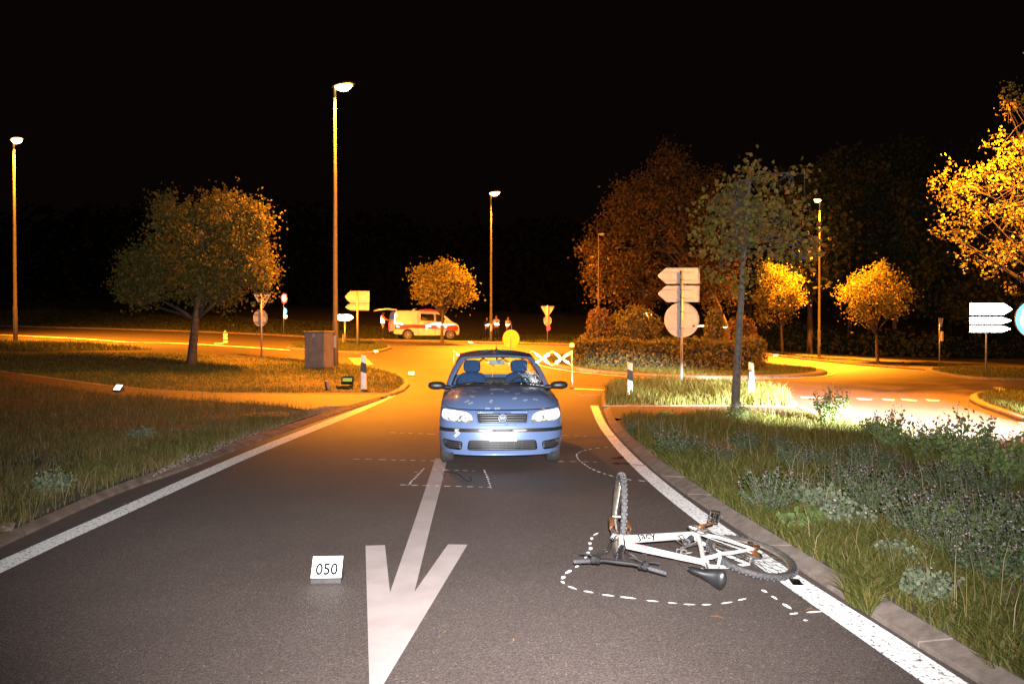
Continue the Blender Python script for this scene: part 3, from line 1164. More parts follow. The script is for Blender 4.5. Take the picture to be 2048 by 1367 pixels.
def lob(bs, px, py, rx, ry, dy=0.0, rd=None):
    """ellipsoid lobe drawn round a spot at the tree's own distance, radii in pixels of the photograph"""
    D = bs.y
    p = W(px, py, D) - bs
    k = D / FPX
    return (p.x, dy * k, p.z, rx * k, (rd or (rx + ry) * .5) * k, ry * k)


lobes = [lob(bs, 400, 500, 105, 88), lob(bs, 480, 520, 62, 72, -10), lob(bs, 350, 425, 50, 38), lob(bs, 450, 425, 62, 35, 10), lob(bs, 300, 540, 62, 58, 10),
         lob(bs, 265, 570, 38, 34, 30), lob(bs, 510, 450, 26, 42), lob(bs, 520, 545, 28, 48, -10), lob(bs, 420, 570, 62, 36, 20)]
tree('broad round tree with dense drooping foliage on the left verge beside the cabinet', bs, lobes,
     [(0, 0, 0), rel(bs, D, 386, 690), rel(bs, D, 391, 640), rel(bs, D, 396, 600), rel(bs, D, 402, 560), rel(bs, D, 405, 500), rel(bs, D, 408, 440)],
     .17, 340, 84, .23, .11, M['leaf_green'], M['bark_brown'], droop=.9)
# small round tree in front of the van
bs = G(884, 683, .05)
D = bs.y
lobes = [lob(bs, 888, 567, 50, 36), lob(bs, 852, 552, 24, 22), lob(bs, 925, 575, 24, 26), lob(bs, 890, 545, 32, 20), lob(bs, 860, 585, 30, 16), lob(bs, 915, 595, 22, 12)]
tree('small round tree with bright yellow crown in front of the open van', bs, lobes,
     [(0, 0, 0), rel(bs, D, 884, 660), rel(bs, D, 885, 635), rel(bs, D, 886, 610), rel(bs, D, 887, 570), rel(bs, D, 888, 545)], .10, 120, 64, .25, .15, M['leaf_yellow'], M['bark_brown'], shell=.5)
# foreground young maple in the bed
bs = G(1471, 846, .085)
D = bs.y
lobes = [lob(bs, 1500, 460, 100, 70), lob(bs, 1440, 450, 50, 70), lob(bs, 1500, 390, 72, 50), lob(bs, 1420, 500, 42, 40), lob(bs, 1585, 480, 62, 55), lob(bs, 1520, 345, 40, 26),
         lob(bs, 1595, 370, 18, 46), lob(bs, 1460, 555, 60, 30), lob(bs, 1640, 470, 22, 20)]
tree('slender young maple with sparse foliage standing in the planted bed', bs, lobes,
     [(0, 0, 0), rel(bs, D, 1471, 800), rel(bs, D, 1474, 740), rel(bs, D, 1478, 660), rel(bs, D, 1483, 590), rel(bs, D, 1486, 530), rel(bs, D, 1490, 470), rel(bs, D, 1495, 410), rel(bs, D, 1500, 360)],
     .095, 210, 12, .12, .10, M['leaf_maple'], M['bark'], limbs=20, twigs=210, shell=.4, twl=.45, lw=.2, i0=5)
# big brown tree behind the roundabout island
bs = Vector((13.2, 49.0, hz(13.2, 49.0)))
lobes = [lob(bs, 1330, 480, 125, 130, rd=90), lob(bs, 1230, 500, 65, 75), lob(bs, 1210, 560, 52, 44), lob(bs, 1330, 370, 60, 68), lob(bs, 1270, 420, 70, 60), lob(bs, 1420, 420, 60, 80),
         lob(bs, 1250, 590, 60, 28), lob(bs, 1190, 500, 34, 20), lob(bs, 1340, 320, 22, 30), lob(bs, 1420, 560, 70, 60)]
tree('large brown leafed tree rising behind the roundabout island', bs, lobes,
     [(0, 0, 0), rel(bs, bs.y, 1450, 650), rel(bs, bs.y, 1430, 600), rel(bs, bs.y, 1400, 530), rel(bs, bs.y, 1370, 450), rel(bs, bs.y, 1350, 380)],
     .26, 430, 64, .38, .18, M['leaf_brown'], M['bark_brown'], limbs=26, twigs=60, shell=.45)
# two small trees beyond the roundabout on the right
for lab, bx, by, ls, lm in (
        ('small orange leafed tree on the far verge behind the maple trunk', 1565, 708, [(1560, 575, 42, 42), (1540, 550, 24, 20), (1580, 600, 28, 24), (1530, 600, 22, 22), (1572, 548, 20, 16), (1545, 630, 30, 14)], M['leaf_yellow']),
        ('small round tree with yellow crown right of the far right lamp', 1755, 722, [(1745, 585, 62, 42), (1705, 590, 30, 26), (1755, 550, 34, 22), (1785, 600, 32, 36), (1740, 620, 42, 20)], M['leaf_yellow'])):
    bs = G(bx, by)
    tree(lab, bs, [lob(bs, *q) for q in ls], [(0, 0, 0), rel(bs, bs.y, bx - 2, by - 50), rel(bs, bs.y, bx - 5, by - 90), rel(bs, bs.y, bx - 8, by - 140)], .10, 100, 64, .26, .14, lm, M['bark_brown'], shell=.45)
# tree whose branches reach into the frame at the upper right
bs = G(2190, 790, .09)
lobes = [lob(bs, 2010, 410, 110, 110), lob(bs, 1935, 380, 75, 60), lob(bs, 1900, 440, 44, 40), lob(bs, 2060, 270, 70, 80), lob(bs, 2010, 300, 40, 40), lob(bs, 2120, 420, 120, 170), lob(bs, 1990, 520, 80, 30), lob(bs, 2030, 190, 22, 30),
         lob(bs, 2100, 560, 100, 40)]
tree('tree with glowing yellow leaf sprays reaching in over the arrow sign', bs, lobes,
     [(0, 0, 0), rel(bs, bs.y, 2170, 720), rel(bs, bs.y, 2160, 640), rel(bs, bs.y, 2150, 560), rel(bs, bs.y, 2135, 480), rel(bs, bs.y, 2110, 380), rel(bs, bs.y, 2090, 280)],
     .15, 230, 30, .13, .085, M['leaf_yellow'], M['bark_brown'], limbs=46, twigs=200, shell=.4, twl=.7, lw=.25)
# woods at the back right: single trees one behind the other
wood = [(1620, 53, 1610, 470, 80, 120), (1700, 62, 1690, 470, 75, 150), (1790, 58, 1800, 480, 80, 140), (1880, 60, 1875, 500, 75, 130), (1960, 57, 1965, 540, 80, 110), (2050, 55, 2050, 540, 80, 120),
        (1500, 60, 1500, 520, 70, 110), (1740, 70, 1745, 400, 110, 110), (1900, 72, 1900, 400, 110, 120)]
for i, (bx, d, cx, cy, rx, ry) in enumerate(wood):
    p = W(bx, 660, d)
    bs = Vector((p.x, d, hz(p.x, d)))
    ls = [lob(bs, cx, cy, rx, ry)] + [lob(bs, cx + R_.uniform(-.8, .8) * rx, cy + R_.uniform(-.8, .8) * ry, rx * .5, ry * .35, R_.uniform(-20, 20)) for _ in range(7)]
    tree(['dark tree right behind the orange leafed tree', 'dark tree left of the yellow round tree at the back', 'dark tree right behind the yellow round tree', 'dark tree behind the edge-on sign', 'dark tree above the three glaring arrow boards', 'dark tree at the right edge above the blue disc', 'leftmost of the dark trees at the back right', 'taller left one of the two dark trees behind the others', 'taller right one of the two dark trees behind the others'][i], bs, ls, [(0, 0, 0), rel(bs, d, bx, cy + ry), rel(bs, d, cx, cy), rel(bs, d, cx, cy - ry * .7)], .2, 300, 26, .42, .34,
         M['leaf_dark'], M['bark_brown'], 'dark trees behind the right side of the roundabout', limbs=10)
# undergrowth at the foot of that wood and the black wood far behind on the left
ug = NR.uniform(0, 1, (9000, 3))
X = 14 + ug[:, 0] * 34
Y = 55 + ug[:, 1] * 5 - .12 * (X - 14)
hh = 1.3 + .9 * field(X, Y, .6) + .3 * field(X, Y, 1.9)
C = np.stack([X, Y, h(X, Y) + ug[:, 2] * np.clip(hh, .4, 3)], 1)
V, F = leafquads(C, .3)
props(npmesh('undergrowth', V, F, M['leaf_dark'], loc=tuple(C[0])), 'dark bushes along the foot of the trees at the back right', 'bushes', kind='stuff')
ug = NR.uniform(0, 1, (16000, 3))
X = -95 + ug[:, 0] * 115
Y = 96 + ug[:, 1] * 12
hh = 11 + 2.5 * field(X, Y, .14) + 1.5 * field(X, Y, .5)
C = np.stack([X, Y, h(X, Y) + ug[:, 2] * hh], 1)
V, F = leafquads(C, .9)
M['leaf_black'] = leafmat('leaf_black', [(0.008, 0.009, 0.003), (0.012, 0.011, 0.004)], .1, .9)
props(npmesh('far_wood', V, F, M['leaf_black'], loc=tuple(C[0])), 'black wood far beyond the left road', 'wood', kind='stuff')


# ------------------------------------------------------------------ clipped hedges of the island
def hedge(label, px0, px1, depth, top, bot, m, name='hedge', round_=False, n=2600, th=1.0, leaf=.12):
    a = W(px0, bot, depth)
    c = W(px1, top, depth)
    cx = (a.x + c.x) / 2
    z0 = hz(cx, depth) + .1
    wx, hgt = (c.x - a.x) / 2, c.z - z0
    t = thing(name, label, name.replace('_', ' '), (cx, depth, z0))
    d = NR.normal(size=(n, 3))
    d /= np.linalg.norm(d, axis=1)[:, None]
    if round_:
        d = d * (1 + .10 * field(d[:, 0] * 3 + px0, d[:, 2] * 3) + .05 * field(d[:, 0] * 8, d[:, 1] * 8 + d[:, 2] * 6))[:, None]
        C = d * NR.uniform(.85, 1.06, (n, 1)) * np.array([wx, wx, hgt / 2]) + np.array([0, 0, hgt / 2])
    else:
        q = NR.uniform(-1, 1, (n, 3))
        ax = NR.choice(3, n, p=[.15, .5, .35])
        q[np.arange(n), ax] = np.sign(q[np.arange(n), ax]) * NR.uniform(.9, 1.03, n)
        q[:, 2] = np.where(ax == 2, np.abs(q[:, 2]), q[:, 2])
        C = q * np.array([wx, th / 2, hgt / 2]) + np.array([0, 0, hgt / 2])
        C[:, 2] += (.05 * np.sin(C[:, 0] * 2.2) + .05 * field(C[:, 0] * 1.7, C[:, 1]) + .03 * field(C[:, 0] * 5, C[:, 1] * 3)) * C[:, 2] / hgt
        C[:, 1] += .07 * field(C[:, 0] * 2, C[:, 2] * 2)
        st_ = NR.random(n) < .05
        C[st_] *= np.array([1, 1.08, 1.1])
    V, F = leafquads(C, leaf, .1)
    npmesh('foliage', V, F, m, t)['kind'] = 'stuff'
    b = MB()
    if round_:
        b.lathe([(.02, .05)] + [(wx * .74 * sin(u), hgt / 2 - hgt * .38 * cos(u)) for u in np.linspace(.35, pi - .05, 10)], n=14)
    else:
        b.box((0, 0, hgt * .42), (wx * 1.8, th * .55, hgt * .72))
    b.build('dark_core', M['hedge_core'], t, smooth=round_)  # solid near-black core in place of the shade inside the foliage
    return t


hedge('long clipped hedge with flat top along the island front', 1148, 1522, 33.2, 681, 737, M['leaf_hedge'], n=11000, th=1.1)
hedge('rounded reddish clipped bush at the left end of the hedge', 1172, 1224, 35.6, 613, 690, M['leaf_red'], 'clipped_bush', True, 1300)
hedge('wide dome shaped clipped bush behind the hedge', 1215, 1322, 36.2, 611, 690, M['leaf_hedge'], 'clipped_bush', True, 2400)
hedge('narrow upright clipped bush right of the round grey sign', 1409, 1446, 36.5, 613, 690, M['leaf_hedge'], 'clipped_bush', True, 1200)
hedge('loose reddish bush right behind the maple trunk', 1452, 1512, 36.0, 628, 690, M['leaf_red'], 'clipped_bush', True, 1300)
hedge('low green bush left in front of the long hedge', 1150, 1196, 33.6, 668, 700, M['leaf_hedge'], 'clipped_bush', True, 900)


# ------------------------------------------------------------------ flowering plants of the bed
def plant(label, seed, hgt, rad, ns, leaf, lm, fm=None, nf=0, fs=.03, per=26, group=None):
    rg = np.random.default_rng(seed)
    t = thing('flowering_plant' if fm else 'leafy_plant', label, 'plant', (0, 0, 0), 0, group)
    b = MB()
    tips, L = [], []
    for i in range(ns):
        a = rg.uniform(0, 2 * pi)
        r = rad * math.sqrt(rg.uniform(0, 1))
        hh_ = hgt * rg.uniform(.6, 1.08) * (1 - .3 * r / rad)
        p0 = Vector((cos(a) * r * .25, sin(a) * r * .25, -.02))
        p2 = Vector((cos(a) * r * 1.1, sin(a) * r * 1.1, hh_))
        p1 = p0.lerp(p2, .5) + Vector((cos(a), sin(a), 0)) * -.04 * r
        b.tube([p0, p1, p2], [.004, .003, .002], 3, cap=False)
        tips.append(p2)
        for _ in range(per):
            u = rg.uniform(.12, 1)
            q = p0.lerp(p1, u * 2) if u < .5 else p1.lerp(p2, u * 2 - 1)
            L.append(q + Vector(rg.normal(size=3)) * .022)
    b.build('stems', M['bark'], t)['kind'] = 'stuff'
    V, F = leafquads(np.array(L), leaf, -.4)
    npmesh('foliage', V, F, lm, t)['kind'] = 'stuff'
    if fm:
        C = []
        for p in tips:
            if rg.random() < .8:
                for _ in range(nf):
                    C.append(p + Vector((rg.normal() * .012, rg.normal() * .012, rg.uniform(-.02, .075))))
        V, F = leafquads(np.array(C), fs, -.3)
        npmesh('flowers', V, F, fm, t)['kind'] = 'stuff'
    return t


PG = 'lavender plants in the bed beside the kerb'
SAME = 'grey green lavender plant with dull purple flowers among its likes in the bed'
protos = [plant(SAME, 1, .46, .30, 64, .035, M['lavender'], M['flower'], 4, .017, 30, PG),
          plant(SAME, 2, .38, .26, 52, .032, M['lavender'], M['flower'], 3, .017, 28, PG),
          plant('silvery leaved plant with small white flowers in the bed', 3, .24, .20, 46, .04, M['silver'], M['flower_white'], 1, .022, 26),
          plant('tall loose shrub at the back of the bed lit white by headlights', 4, .62, .27, 60, .04, M['broadleaf'], M['flower'], 2, .03, 34),
          plant('low plant with broad green leaves on the kerb side of the bed', 5, .16, .17, 30, .075, M['broadleaf'], None, 0, 0, 9)]
used = set()


def put(kind, px, py, sc, label=None, group=None):
    p = G(px, py, .085)
    if kind in (0, 1):
        sc *= .86
    if kind not in used:
        used.add(kind)
        o = protos[kind]
        o.location = p
        o.rotation_euler = (0, 0, R_.uniform(0, 6))
        o.scale = (sc,) * 3
        if label:
            o['label'] = label
    else:
        o = dup(protos[kind], p, R_.uniform(0, 6), label, group, sc)
    if label and kind in (0, 1) and group is None and 'group' in o.keys():
        del o['group']
    return o


put(0, 1540, 1030, 1.15, 'bushy lavender with pale flowers nearest the bicycle pedal')
put(0, 1352, 918, 1.05, 'lavender at the far left corner of the bed near the kerb')
put(1, 1492, 905, 1.05, 'lavender standing right below the maple trunk')
ROWS = [
    ('in the kerb-side row of the bed', [(1265, 868, .7, 1), (1310, 875, .8, 1), (1395, 908, .8, 1), (1440, 935, .9, 1), (1690, 990, .95, 0), (1745, 1025, 1.05, 0), (1845, 1085, 1.1, 0), (1900, 1125, .9, 1), (1975, 1165, 1.0, 1), (2040, 1160, 1.1, 0)]),
    ('in the middle row of the bed', [(1590, 940, .9, 0), (1650, 935, .8, 1), (1810, 1000, .95, 1), (1905, 1060, 1.0, 0), (1960, 1100, 1.1, 0), (2010, 1060, 1.05, 1), (2090, 1100, 1.2, 0)]),
    ('in the back row of the bed', [(1560, 905, .8, 1), (1720, 935, .85, 0), (1775, 945, .85, 1), (1890, 985, .95, 0), (1960, 1005, 1.0, 0)])]
ORD = ['first', 'second', 'third', 'fourth', 'fifth', 'sixth', 'seventh', 'eighth', 'ninth', 'tenth']
for where, row in ROWS:
    for i, (px, py, sc, kd) in enumerate(row):
        o = put(kd, px, py, sc, ORD[i] + ' lavender from the left ' + where, PG)
put(2, 1650, 1030, 1.25, 'silvery plant with white flowers between bare soil and lavender')
put(2, 1690, 1062, 1.1, 'small silvery plant with two white flowers nearest the kerb')
put(2, 1860, 1205, .9, 'wispy pale plant near the grass at the kerb')
put(2, 1800, 1130, .8, 'pale yellowish plant between lavender and kerb grass')
put(3, 1662, 855, 1.2, 'tall shrub lit white at the far back corner of the bed')
put(3, 1782, 905, 1.05, 'shrub at the back of the bed in front of the grey road')
put(3, 1925, 958, 1.35, 'tallest shrub at the back edge of the bed')
put(3, 2032, 985, 1.15, 'shrub at the back of the bed cut by the right picture edge')
put(3, 1745, 885, .7, 'small shrub at the back of the bed between two taller ones')
put(3, 1855, 925, .9, 'middle sized shrub left of the tallest shrub')
put(4, 1606, 1062, 1.2, 'bright green broad leaved plant by the kerb behind the bicycle wheel')
put(4, 1330, 838, 1.0, 'broad leaved plant at the front of the paved crossing')
put(3, 1478, 850, .75, 'bare suckers and leaves round the foot of the maple')

# weeds on the left verge
weeds = [ ('silvery weed low in the dry verge at the left', 2, 105, 985, 1.0),
         ('pale weed between the two covers on the left verge', 2, 285, 880, .9)]
for lab, kd, px, py, sc in weeds:
    put(kd, px, py, sc, lab)


def tuft(label, px, py, r, n, hh, m, up=UP):
    c = G(px, py, up)
    poly = [(c.x + r * cos(a) * (1 + .25 * sin(3 * a + px)), c.y + r * sin(a)) for a in np.linspace(0, 2 * pi, 14, endpoint=False)]
    return blades('grass_tuft', poly, n, hh, .0045, m, up, label, 1.1, True)


tuft('dark green grass tuft on the left verge beside the middle of the kerb', 352, 903, .42, 900, .15, M['grass_lush'])
tuft('green grass tuft just left of the round manhole', 522, 846, .36, 600, .15, M['grass_lush'])
tuft('broad green grass clump in the dry verge at the left', 172, 948, .34, 800, .15, M['grass_lush'])
tuft('small green grass clump near the footpath on the left', 160, 872, .3, 420, .12, M['grass_lush'])
tuft('green grass tuft below the rectangular cover on the left verge', 420, 880, .3, 420, .11, M['grass_lush'])
M['stalk'] = leafmat('dry_stalk', [(0.16, 0.12, 0.06), (0.11, 0.085, 0.035), (0.20, 0.165, 0.10)], .1)
blades('dry_stalks', I_W, 1500, .34, .0022, M['stalk'], .085, 'thin dry stalks standing among the plants of the bed', .5, True, .6, 1.3, .8, 6)
blades('dry_stalks', A_W, 1300, .22, .0022, M['stalk'], UP, 'thin dry stalks in the left verge', 1.0, True, .6, 1.3, .8, 7)

# ================================================================== street furniture
LG = 'street lamps round the junction'


def street_lamp(label, base, top, arm, power, lit=True, r=.075, head=1.0, aim=(0, 0), cone=124):
    """base on the ground; top: height of the pole; arm: horizontal vector to the middle of the head"""
    t = thing('street_lamp', label, 'street lamp', base, 0, LG)
    H = top - base.z
    b = MB()
    b.tube([(0, 0, -.1), (0, 0, .02), (0, 0, 1.6), (0, 0, 1.65), (0, 0, H * .6), (0, 0, H)], [r * 1.25, r * 1.25, r * 1.2, r, r * .85, r * .6], 14)
    b.build('pole', M['lamp_post'], t, smooth=True, auto=40)
    b = MB()
    b.box((0, -r * 1.22, .85), (.09, .012, .42))
    b.build('door', M['galv'], t, bevel=.004)
    a = Vector(arm)
    u = a.normalized()
    w = Vector((-u.y, u.x, 0))
    b = MB()
    b.tube([(0, 0, H - .05), (0, 0, H + .03), a * .35 + Vector((0, 0, H + .06)), a * .6 + Vector((0, 0, H + .05))], [.03, .03, .028, .028], 8)
    b.build('arm', M['galv'], t, smooth=True)
    hd = MB()
    n = 14
    V, F = [], []
    prof = [(-.42, .0, .02), (-.40, .10, .05), (-.25, .16, .085), (0, .19, .11), (.22, .17, .10), (.36, .10, .06), (.39, .0, .02)]
    for s, ww, hh_ in prof:
        for k in range(n):
            an = pi * k / (n - 1)
            V.append(a + u * s * head + w * cos(an) * ww * head + Vector((0, 0, H + .04 + sin(an) * hh_ * head)))
    for i in range(len(prof) - 1):
        for k in range(n - 1):
            F.append((i * n + k, i * n + k + 1, (i + 1) * n + k + 1, (i + 1) * n + k))
        F.append((i * n, (i + 1) * n, (i + 1) * n + n - 1, i * n + n - 1))
    hd.add(V, F)
    hd.build('housing', M['lamp_post'], t, smooth=True, auto=50)
    bw = MB()
    V, F = [], []
    for i, (s, ww, hh_) in enumerate([(-.30, .0, .0), (-.27, .10, .07), (-.1, .15, .15), (.1, .15, .16), (.25, .10, .09), (.29, 0, 0)]):
        for k in range(n):
            an = pi * k / (n - 1)
            V.append(a + u * s * head + w * cos(an) * ww * head + Vector((0, 0, H + .035 - sin(an) * hh_ * head)))
    for i in range(5):
        for k in range(n - 1):
            F.append((i * n + k, (i + 1) * n + k, (i + 1) * n + k + 1, i * n + k + 1))
    bw.add(V, F)
    bw.build('bowl', M['bowl'] if lit else M['galv'], t, smooth=True)
    if lit:
        l = lamp('lamp_light', 'SPOT', base + a + Vector((0, 0, H - .19 * head)), power, SODIUM, .12, base + a + Vector((aim[0], aim[1] + .001, 0)), cone, .8)
    return t


def lamp_at(label, bx, by, tx, ty, armpx, power, up=0.0, lit=True, head=1.0, r=.075, depth=None, aim=(0, 0), cone=124):
    bs = G(bx, by, up)
    if depth:
        p = W(bx, by, depth)
        bs = Vector((p.x, depth, hz(p.x, depth)))
    k = bs.y / FPX
    return street_lamp(label, bs, W(tx, ty, bs.y).z, (armpx * k, -.25 if armpx else .01, 0), power, lit, r, head, aim, cone)


lamp_at('tallest sodium street lamp standing right behind the grey cabinet', 671, 731, 676, 178, 21, LAMP_W * 1.75, UP, head=1.2, r=.085, aim=(3, 3), cone=160)
lamp_at('sodium street lamp at the left edge of the picture', 31, 685, 29, 283, 13, LAMP_W * 1.9, .01, head=1.2, aim=(5, 6), cone=130)
lamp_at('sodium street lamp beside the three people in vests', 982, 683, 984, 388, 8, LAMP_W * 1.5, head=1.2, aim=(3, -3.4), cone=112)
lamp_at('sodium street lamp on the far right verge in front of the wood', 1638, 713, 1641, 402, -8, LAMP_W * 2.6, head=1.0, aim=(-1.5, -3), cone=104)
lamp_at('unlit slim lamp post standing behind the roundabout hedge', 1197, 690, 1198, 470, 6, 0, lit=False, head=.7, r=.05, depth=47)
bs = G(2112, 806, .09)
street_lamp('sodium street lamp hidden by the tree at the upper right', bs, W(2112, 112, bs.y).z, (-46 * bs.y / FPX, -.1, 0), LAMP_W * .9, True, aim=(-4, 5), cone=140)


def post(b, z0, z1, r=.03, at=(0, 0)):
    b.tube([(at[0], at[1], z0), (at[0], at[1], z1)], r, 10)


def ring_pts(R, n=32):
    return [(R * cos(2 * pi * i / n), R * sin(2 * pi * i / n)) for i in range(n)]


def rtri(R, n=5, cr=.12):
    """rounded triangle, point down"""
    out = []
    for i in range(3):
        a = pi / 2 + pi / 3 + i * 2 * pi / 3
        c = Vector((cos(a), sin(a))) * (R - cr * R * 2)
        for k in range(n):
            bb = a - pi / 3 + 2 * pi / 3 * k / (n - 1)
            out.append((c.x + cos(bb) * cr * R, c.y + sin(bb) * cr * R))
    return out


def arrow_board(w, hgt, tipw, left=True):
    """board with a pointed end, centred"""
    p = [(-w / 2, -hgt / 2), (w / 2 - tipw, -hgt / 2), (w / 2, 0), (w / 2 - tipw, hgt / 2), (-w / 2, hgt / 2)]
    q = [(w / 2 - tipw, -hgt / 2), (w / 2 - .12 * tipw, -.1 * hgt), (w / 2, 0), (w / 2 - .12 * tipw, .1 * hgt), (w / 2 - tipw, hgt / 2), (-w / 2, hgt / 2), (-w / 2, -hgt / 2)]
    return [(-x, y) for x, y in reversed(q)] if left else q


def back_board(t, poly, c, rails, wd, th=.03, m=None, front=None, y=.045):
    """sign panel seen from behind: dished back, rim and clamp rails; front face beyond"""
    b = MB()
    b.prism(poly, (c[0], y, c[1]), (1, 0, 0), (0, 0, 1), -th * .5)
    p = b.build('panel', m or M['alu'], t)
    b = MB()
    n = len(poly)
    V = []
    for q in poly:
        V += [(c[0] + q[0], y + .004, c[1] + q[1]), (c[0] + q[0], y - .022, c[1] + q[1]), (c[0] + q[0] * .97, y - .022, c[1] + q[1] * .97), (c[0] + q[0] * .97, y - .001, c[1] + q[1] * .97)]
    F = []
    for i in range(n):
        j = (i + 1) % n
        F += [(i * 4 + k, j * 4 + k, j * 4 + k + 1, i * 4 + k + 1) for k in range(3)]
    b.add(V, F)
    b.build('rim', M['galv'], p)
    for z in rails:
        b = MB()
        b.box((c[0], y - .012, c[1] + z), (wd, .022, .035))
        b.build('rail', M['galv'], p, bevel=.004)
    return p


# --- big direction sign on the near splitter (seen from behind)
bs = G(1363, 775, .085)
D = bs.y
k = D / FPX
t = thing('direction_sign', 'tall sign seen from behind with two arrow boards over a round grey disc', 'road sign', bs)
b = MB()
post(b, -.1, W(1363, 540, D).z - bs.z, .043)
b.build('post', M['galv'], t, smooth=True)
for cx, cy, w, hh_ in ((1358, 551, 84, 32), (1358, 587, 83, 33)):
    p = W(cx, cy, D) - bs
    back_board(t, arrow_board(w * k, hh_ * k, 17 * k, True), (p.x, p.z), (hh_ * k * .26, -hh_ * k * .26), w * k * .78)
p = W(1364, 639.5, D) - bs
back_board(t, ring_pts(35 * k), (p.x, p.z), (16 * k, -16 * k), 62 * k)
b = MB()
b.box((p.x + 24 * k, .035, p.z - 12 * k), (5 * k, .004, 4 * k))
b.build('sticker', M['black'], t)
for py in (543, 559, 579, 595, 623, 656):
    q = W(1363, py, D) - bs
    b = MB()
    b.lathe([(.047, -.02), (.055, -.018), (.055, .018), (.047, .02)], (0, 0, q.z), (0, 0, 1), 14)
    b.box((.05, .02, q.z), (.06, .03, .035))
    b.build('clamp', M['alu_dark'], t, bevel=.003)

# --- left splitter: direction sign seen from behind, and the white arrow before it
bs = G(715, 694, .09)
D = bs.y
k = D / FPX
t = thing('direction_sign', 'sign seen from behind with two left pointing boards on the left splitter', 'road sign', bs)
b = MB()
post(b, -.1, W(715, 582, D).z - bs.z, .05)
b.build('post', M['galv'], t, smooth=True)
for cx, cy, w, hh_ in ((714, 593.5, 49, 24), (714, 613.5, 48, 14)):
    p = W(cx, cy, D) - bs
    back_board(t, arrow_board(w * k, hh_ * k, 11 * k, True), (p.x, p.z), (hh_ * k * .3, -hh_ * k * .3), w * k * .8)
bs = G(690, 686.5, .09)
D = bs.y
k = D / FPX
t = thing('arrow_sign', 'glaring white arrow sign pointing right behind the tallest lamp post', 'road sign', bs)
b = MB()
post(b, -.1, W(690, 642, D).z - bs.z, .045)
b.build('post', M['galv'], t, smooth=True)
p = W(691, 634.5, D) - bs
b = MB()
b.prism(arrow_board(33 * k, 12 * k, 7 * k, False), (p.x, -.05, p.z), (1, 0, 0), (0, 0, 1), -.02)
b.build('panel', M['retro_white'], t)
b = MB()
b.box((687 * 0 + (W(687, 680, D) - bs).x, -.1, (W(687, 680, D) - bs).z), (.05, .05, .6))
b.build('stub_post', M['galv'], t)

# --- yield sign with disc at the left (seen from behind), yield sign in the middle
for lab, bx, by, tri, disc, extra in (
        ('back of a give way sign over a disc, touching the left tree', 523, 710, (524, 597, 17), (520, 635.5, 15.5), False),
        ('small give way sign seen from behind between the lamp and the amber flasher', 1095, 684, (1095, 620, 13), (1095, 641, 9), True)):
    bs = G(bx, by, UP if bx < 600 else .02)
    D = bs.y
    k = D / FPX
    t = thing('give_way_sign', lab, 'road sign', bs)
    b = MB()
    post(b, -.1, W(bx, tri[1] - 10, D).z - bs.z, .036)
    b.build('post', M['galv'], t, smooth=True)
    p = W(tri[0], tri[1], D) - bs
    back_board(t, rtri(tri[2] * 1.28 * k), (p.x, p.z), (), .1)
    p = W(disc[0], disc[1], D) - bs
    back_board(t, [(x * .82, y) for x, y in ring_pts(disc[2] * 1.12 * k)], (p.x, p.z), (disc[2] * .5 * k, -disc[2] * .5 * k), disc[2] * 1.5 * k)
    if extra:
        q = W(1096.5, 656, D) - bs
        b = MB()
        b.box((q.x, -.05, q.z), (7 * k, .02, 9 * k))
        b.build('red_plate', M['retro_red'], t)

# --- speed limit and blue disc at the far left
bs = G(567.5, 667)
bs = Vector((bs.x, bs.y, hz(bs.x, bs.y)))
D = bs.y
k = D / FPX
t = thing('speed_limit_sign', 'red ringed 60 sign over a blue disc on the far left bank', 'road sign', bs)
b = MB()
post(b, -.1, W(568, 588, D).z - bs.z, .04)
b.build('post', M['galv'], t, smooth=True)
p = W(568.8, 596.5, D) - bs
b = MB()
b.prism([(x * .6, y) for x, y in ring_pts(10.5 * k)], (p.x, -.05, p.z), (1, 0, 0), (0, 0, 1), .01)
rp = b.build('red_disc', M['retro_red'], t)
b = MB()
b.prism([(x * .6, y) for x, y in ring_pts(6.8 * k)], (p.x, -.064, p.z), (1, 0, 0), (0, 0, 1), .003)
b.build('white_centre', M['retro_white'], rp)
text('60', 7.5 * k, M['navy'], 'digits', rp, (p.x, -.07, p.z), FRONT, .62)
p = W(571, 622, D) - bs
b = MB()
b.prism([(x * .62, y) for x, y in ring_pts(6.4 * k)], (p.x, -.05, p.z), (1, 0, 0), (0, 0, 1), .01)
bp = b.build('blue_disc', M['retro_blue'], t)
b = MB()
b.prism([(-.4 * k, -3.6 * k), (.5 * k, -3.6 * k), (.7 * k, 1.5 * k), (1.6 * k, 1.2 * k), (.1 * k, 4 * k), (-1.4 * k, 1.2 * k), (-.5 * k, 1.5 * k)], (p.x, -.062, p.z), (1, 0, 0), (0, 0, 1), .003)
b.build('white_symbol', M['retro_white'], bp)
p = W(571, 633, D) - bs
b = MB()
b.box((p.x, -.05, p.z), (7.2 * k, .012, 7 * k))
b.build('white_plate', M['retro_white'], t)

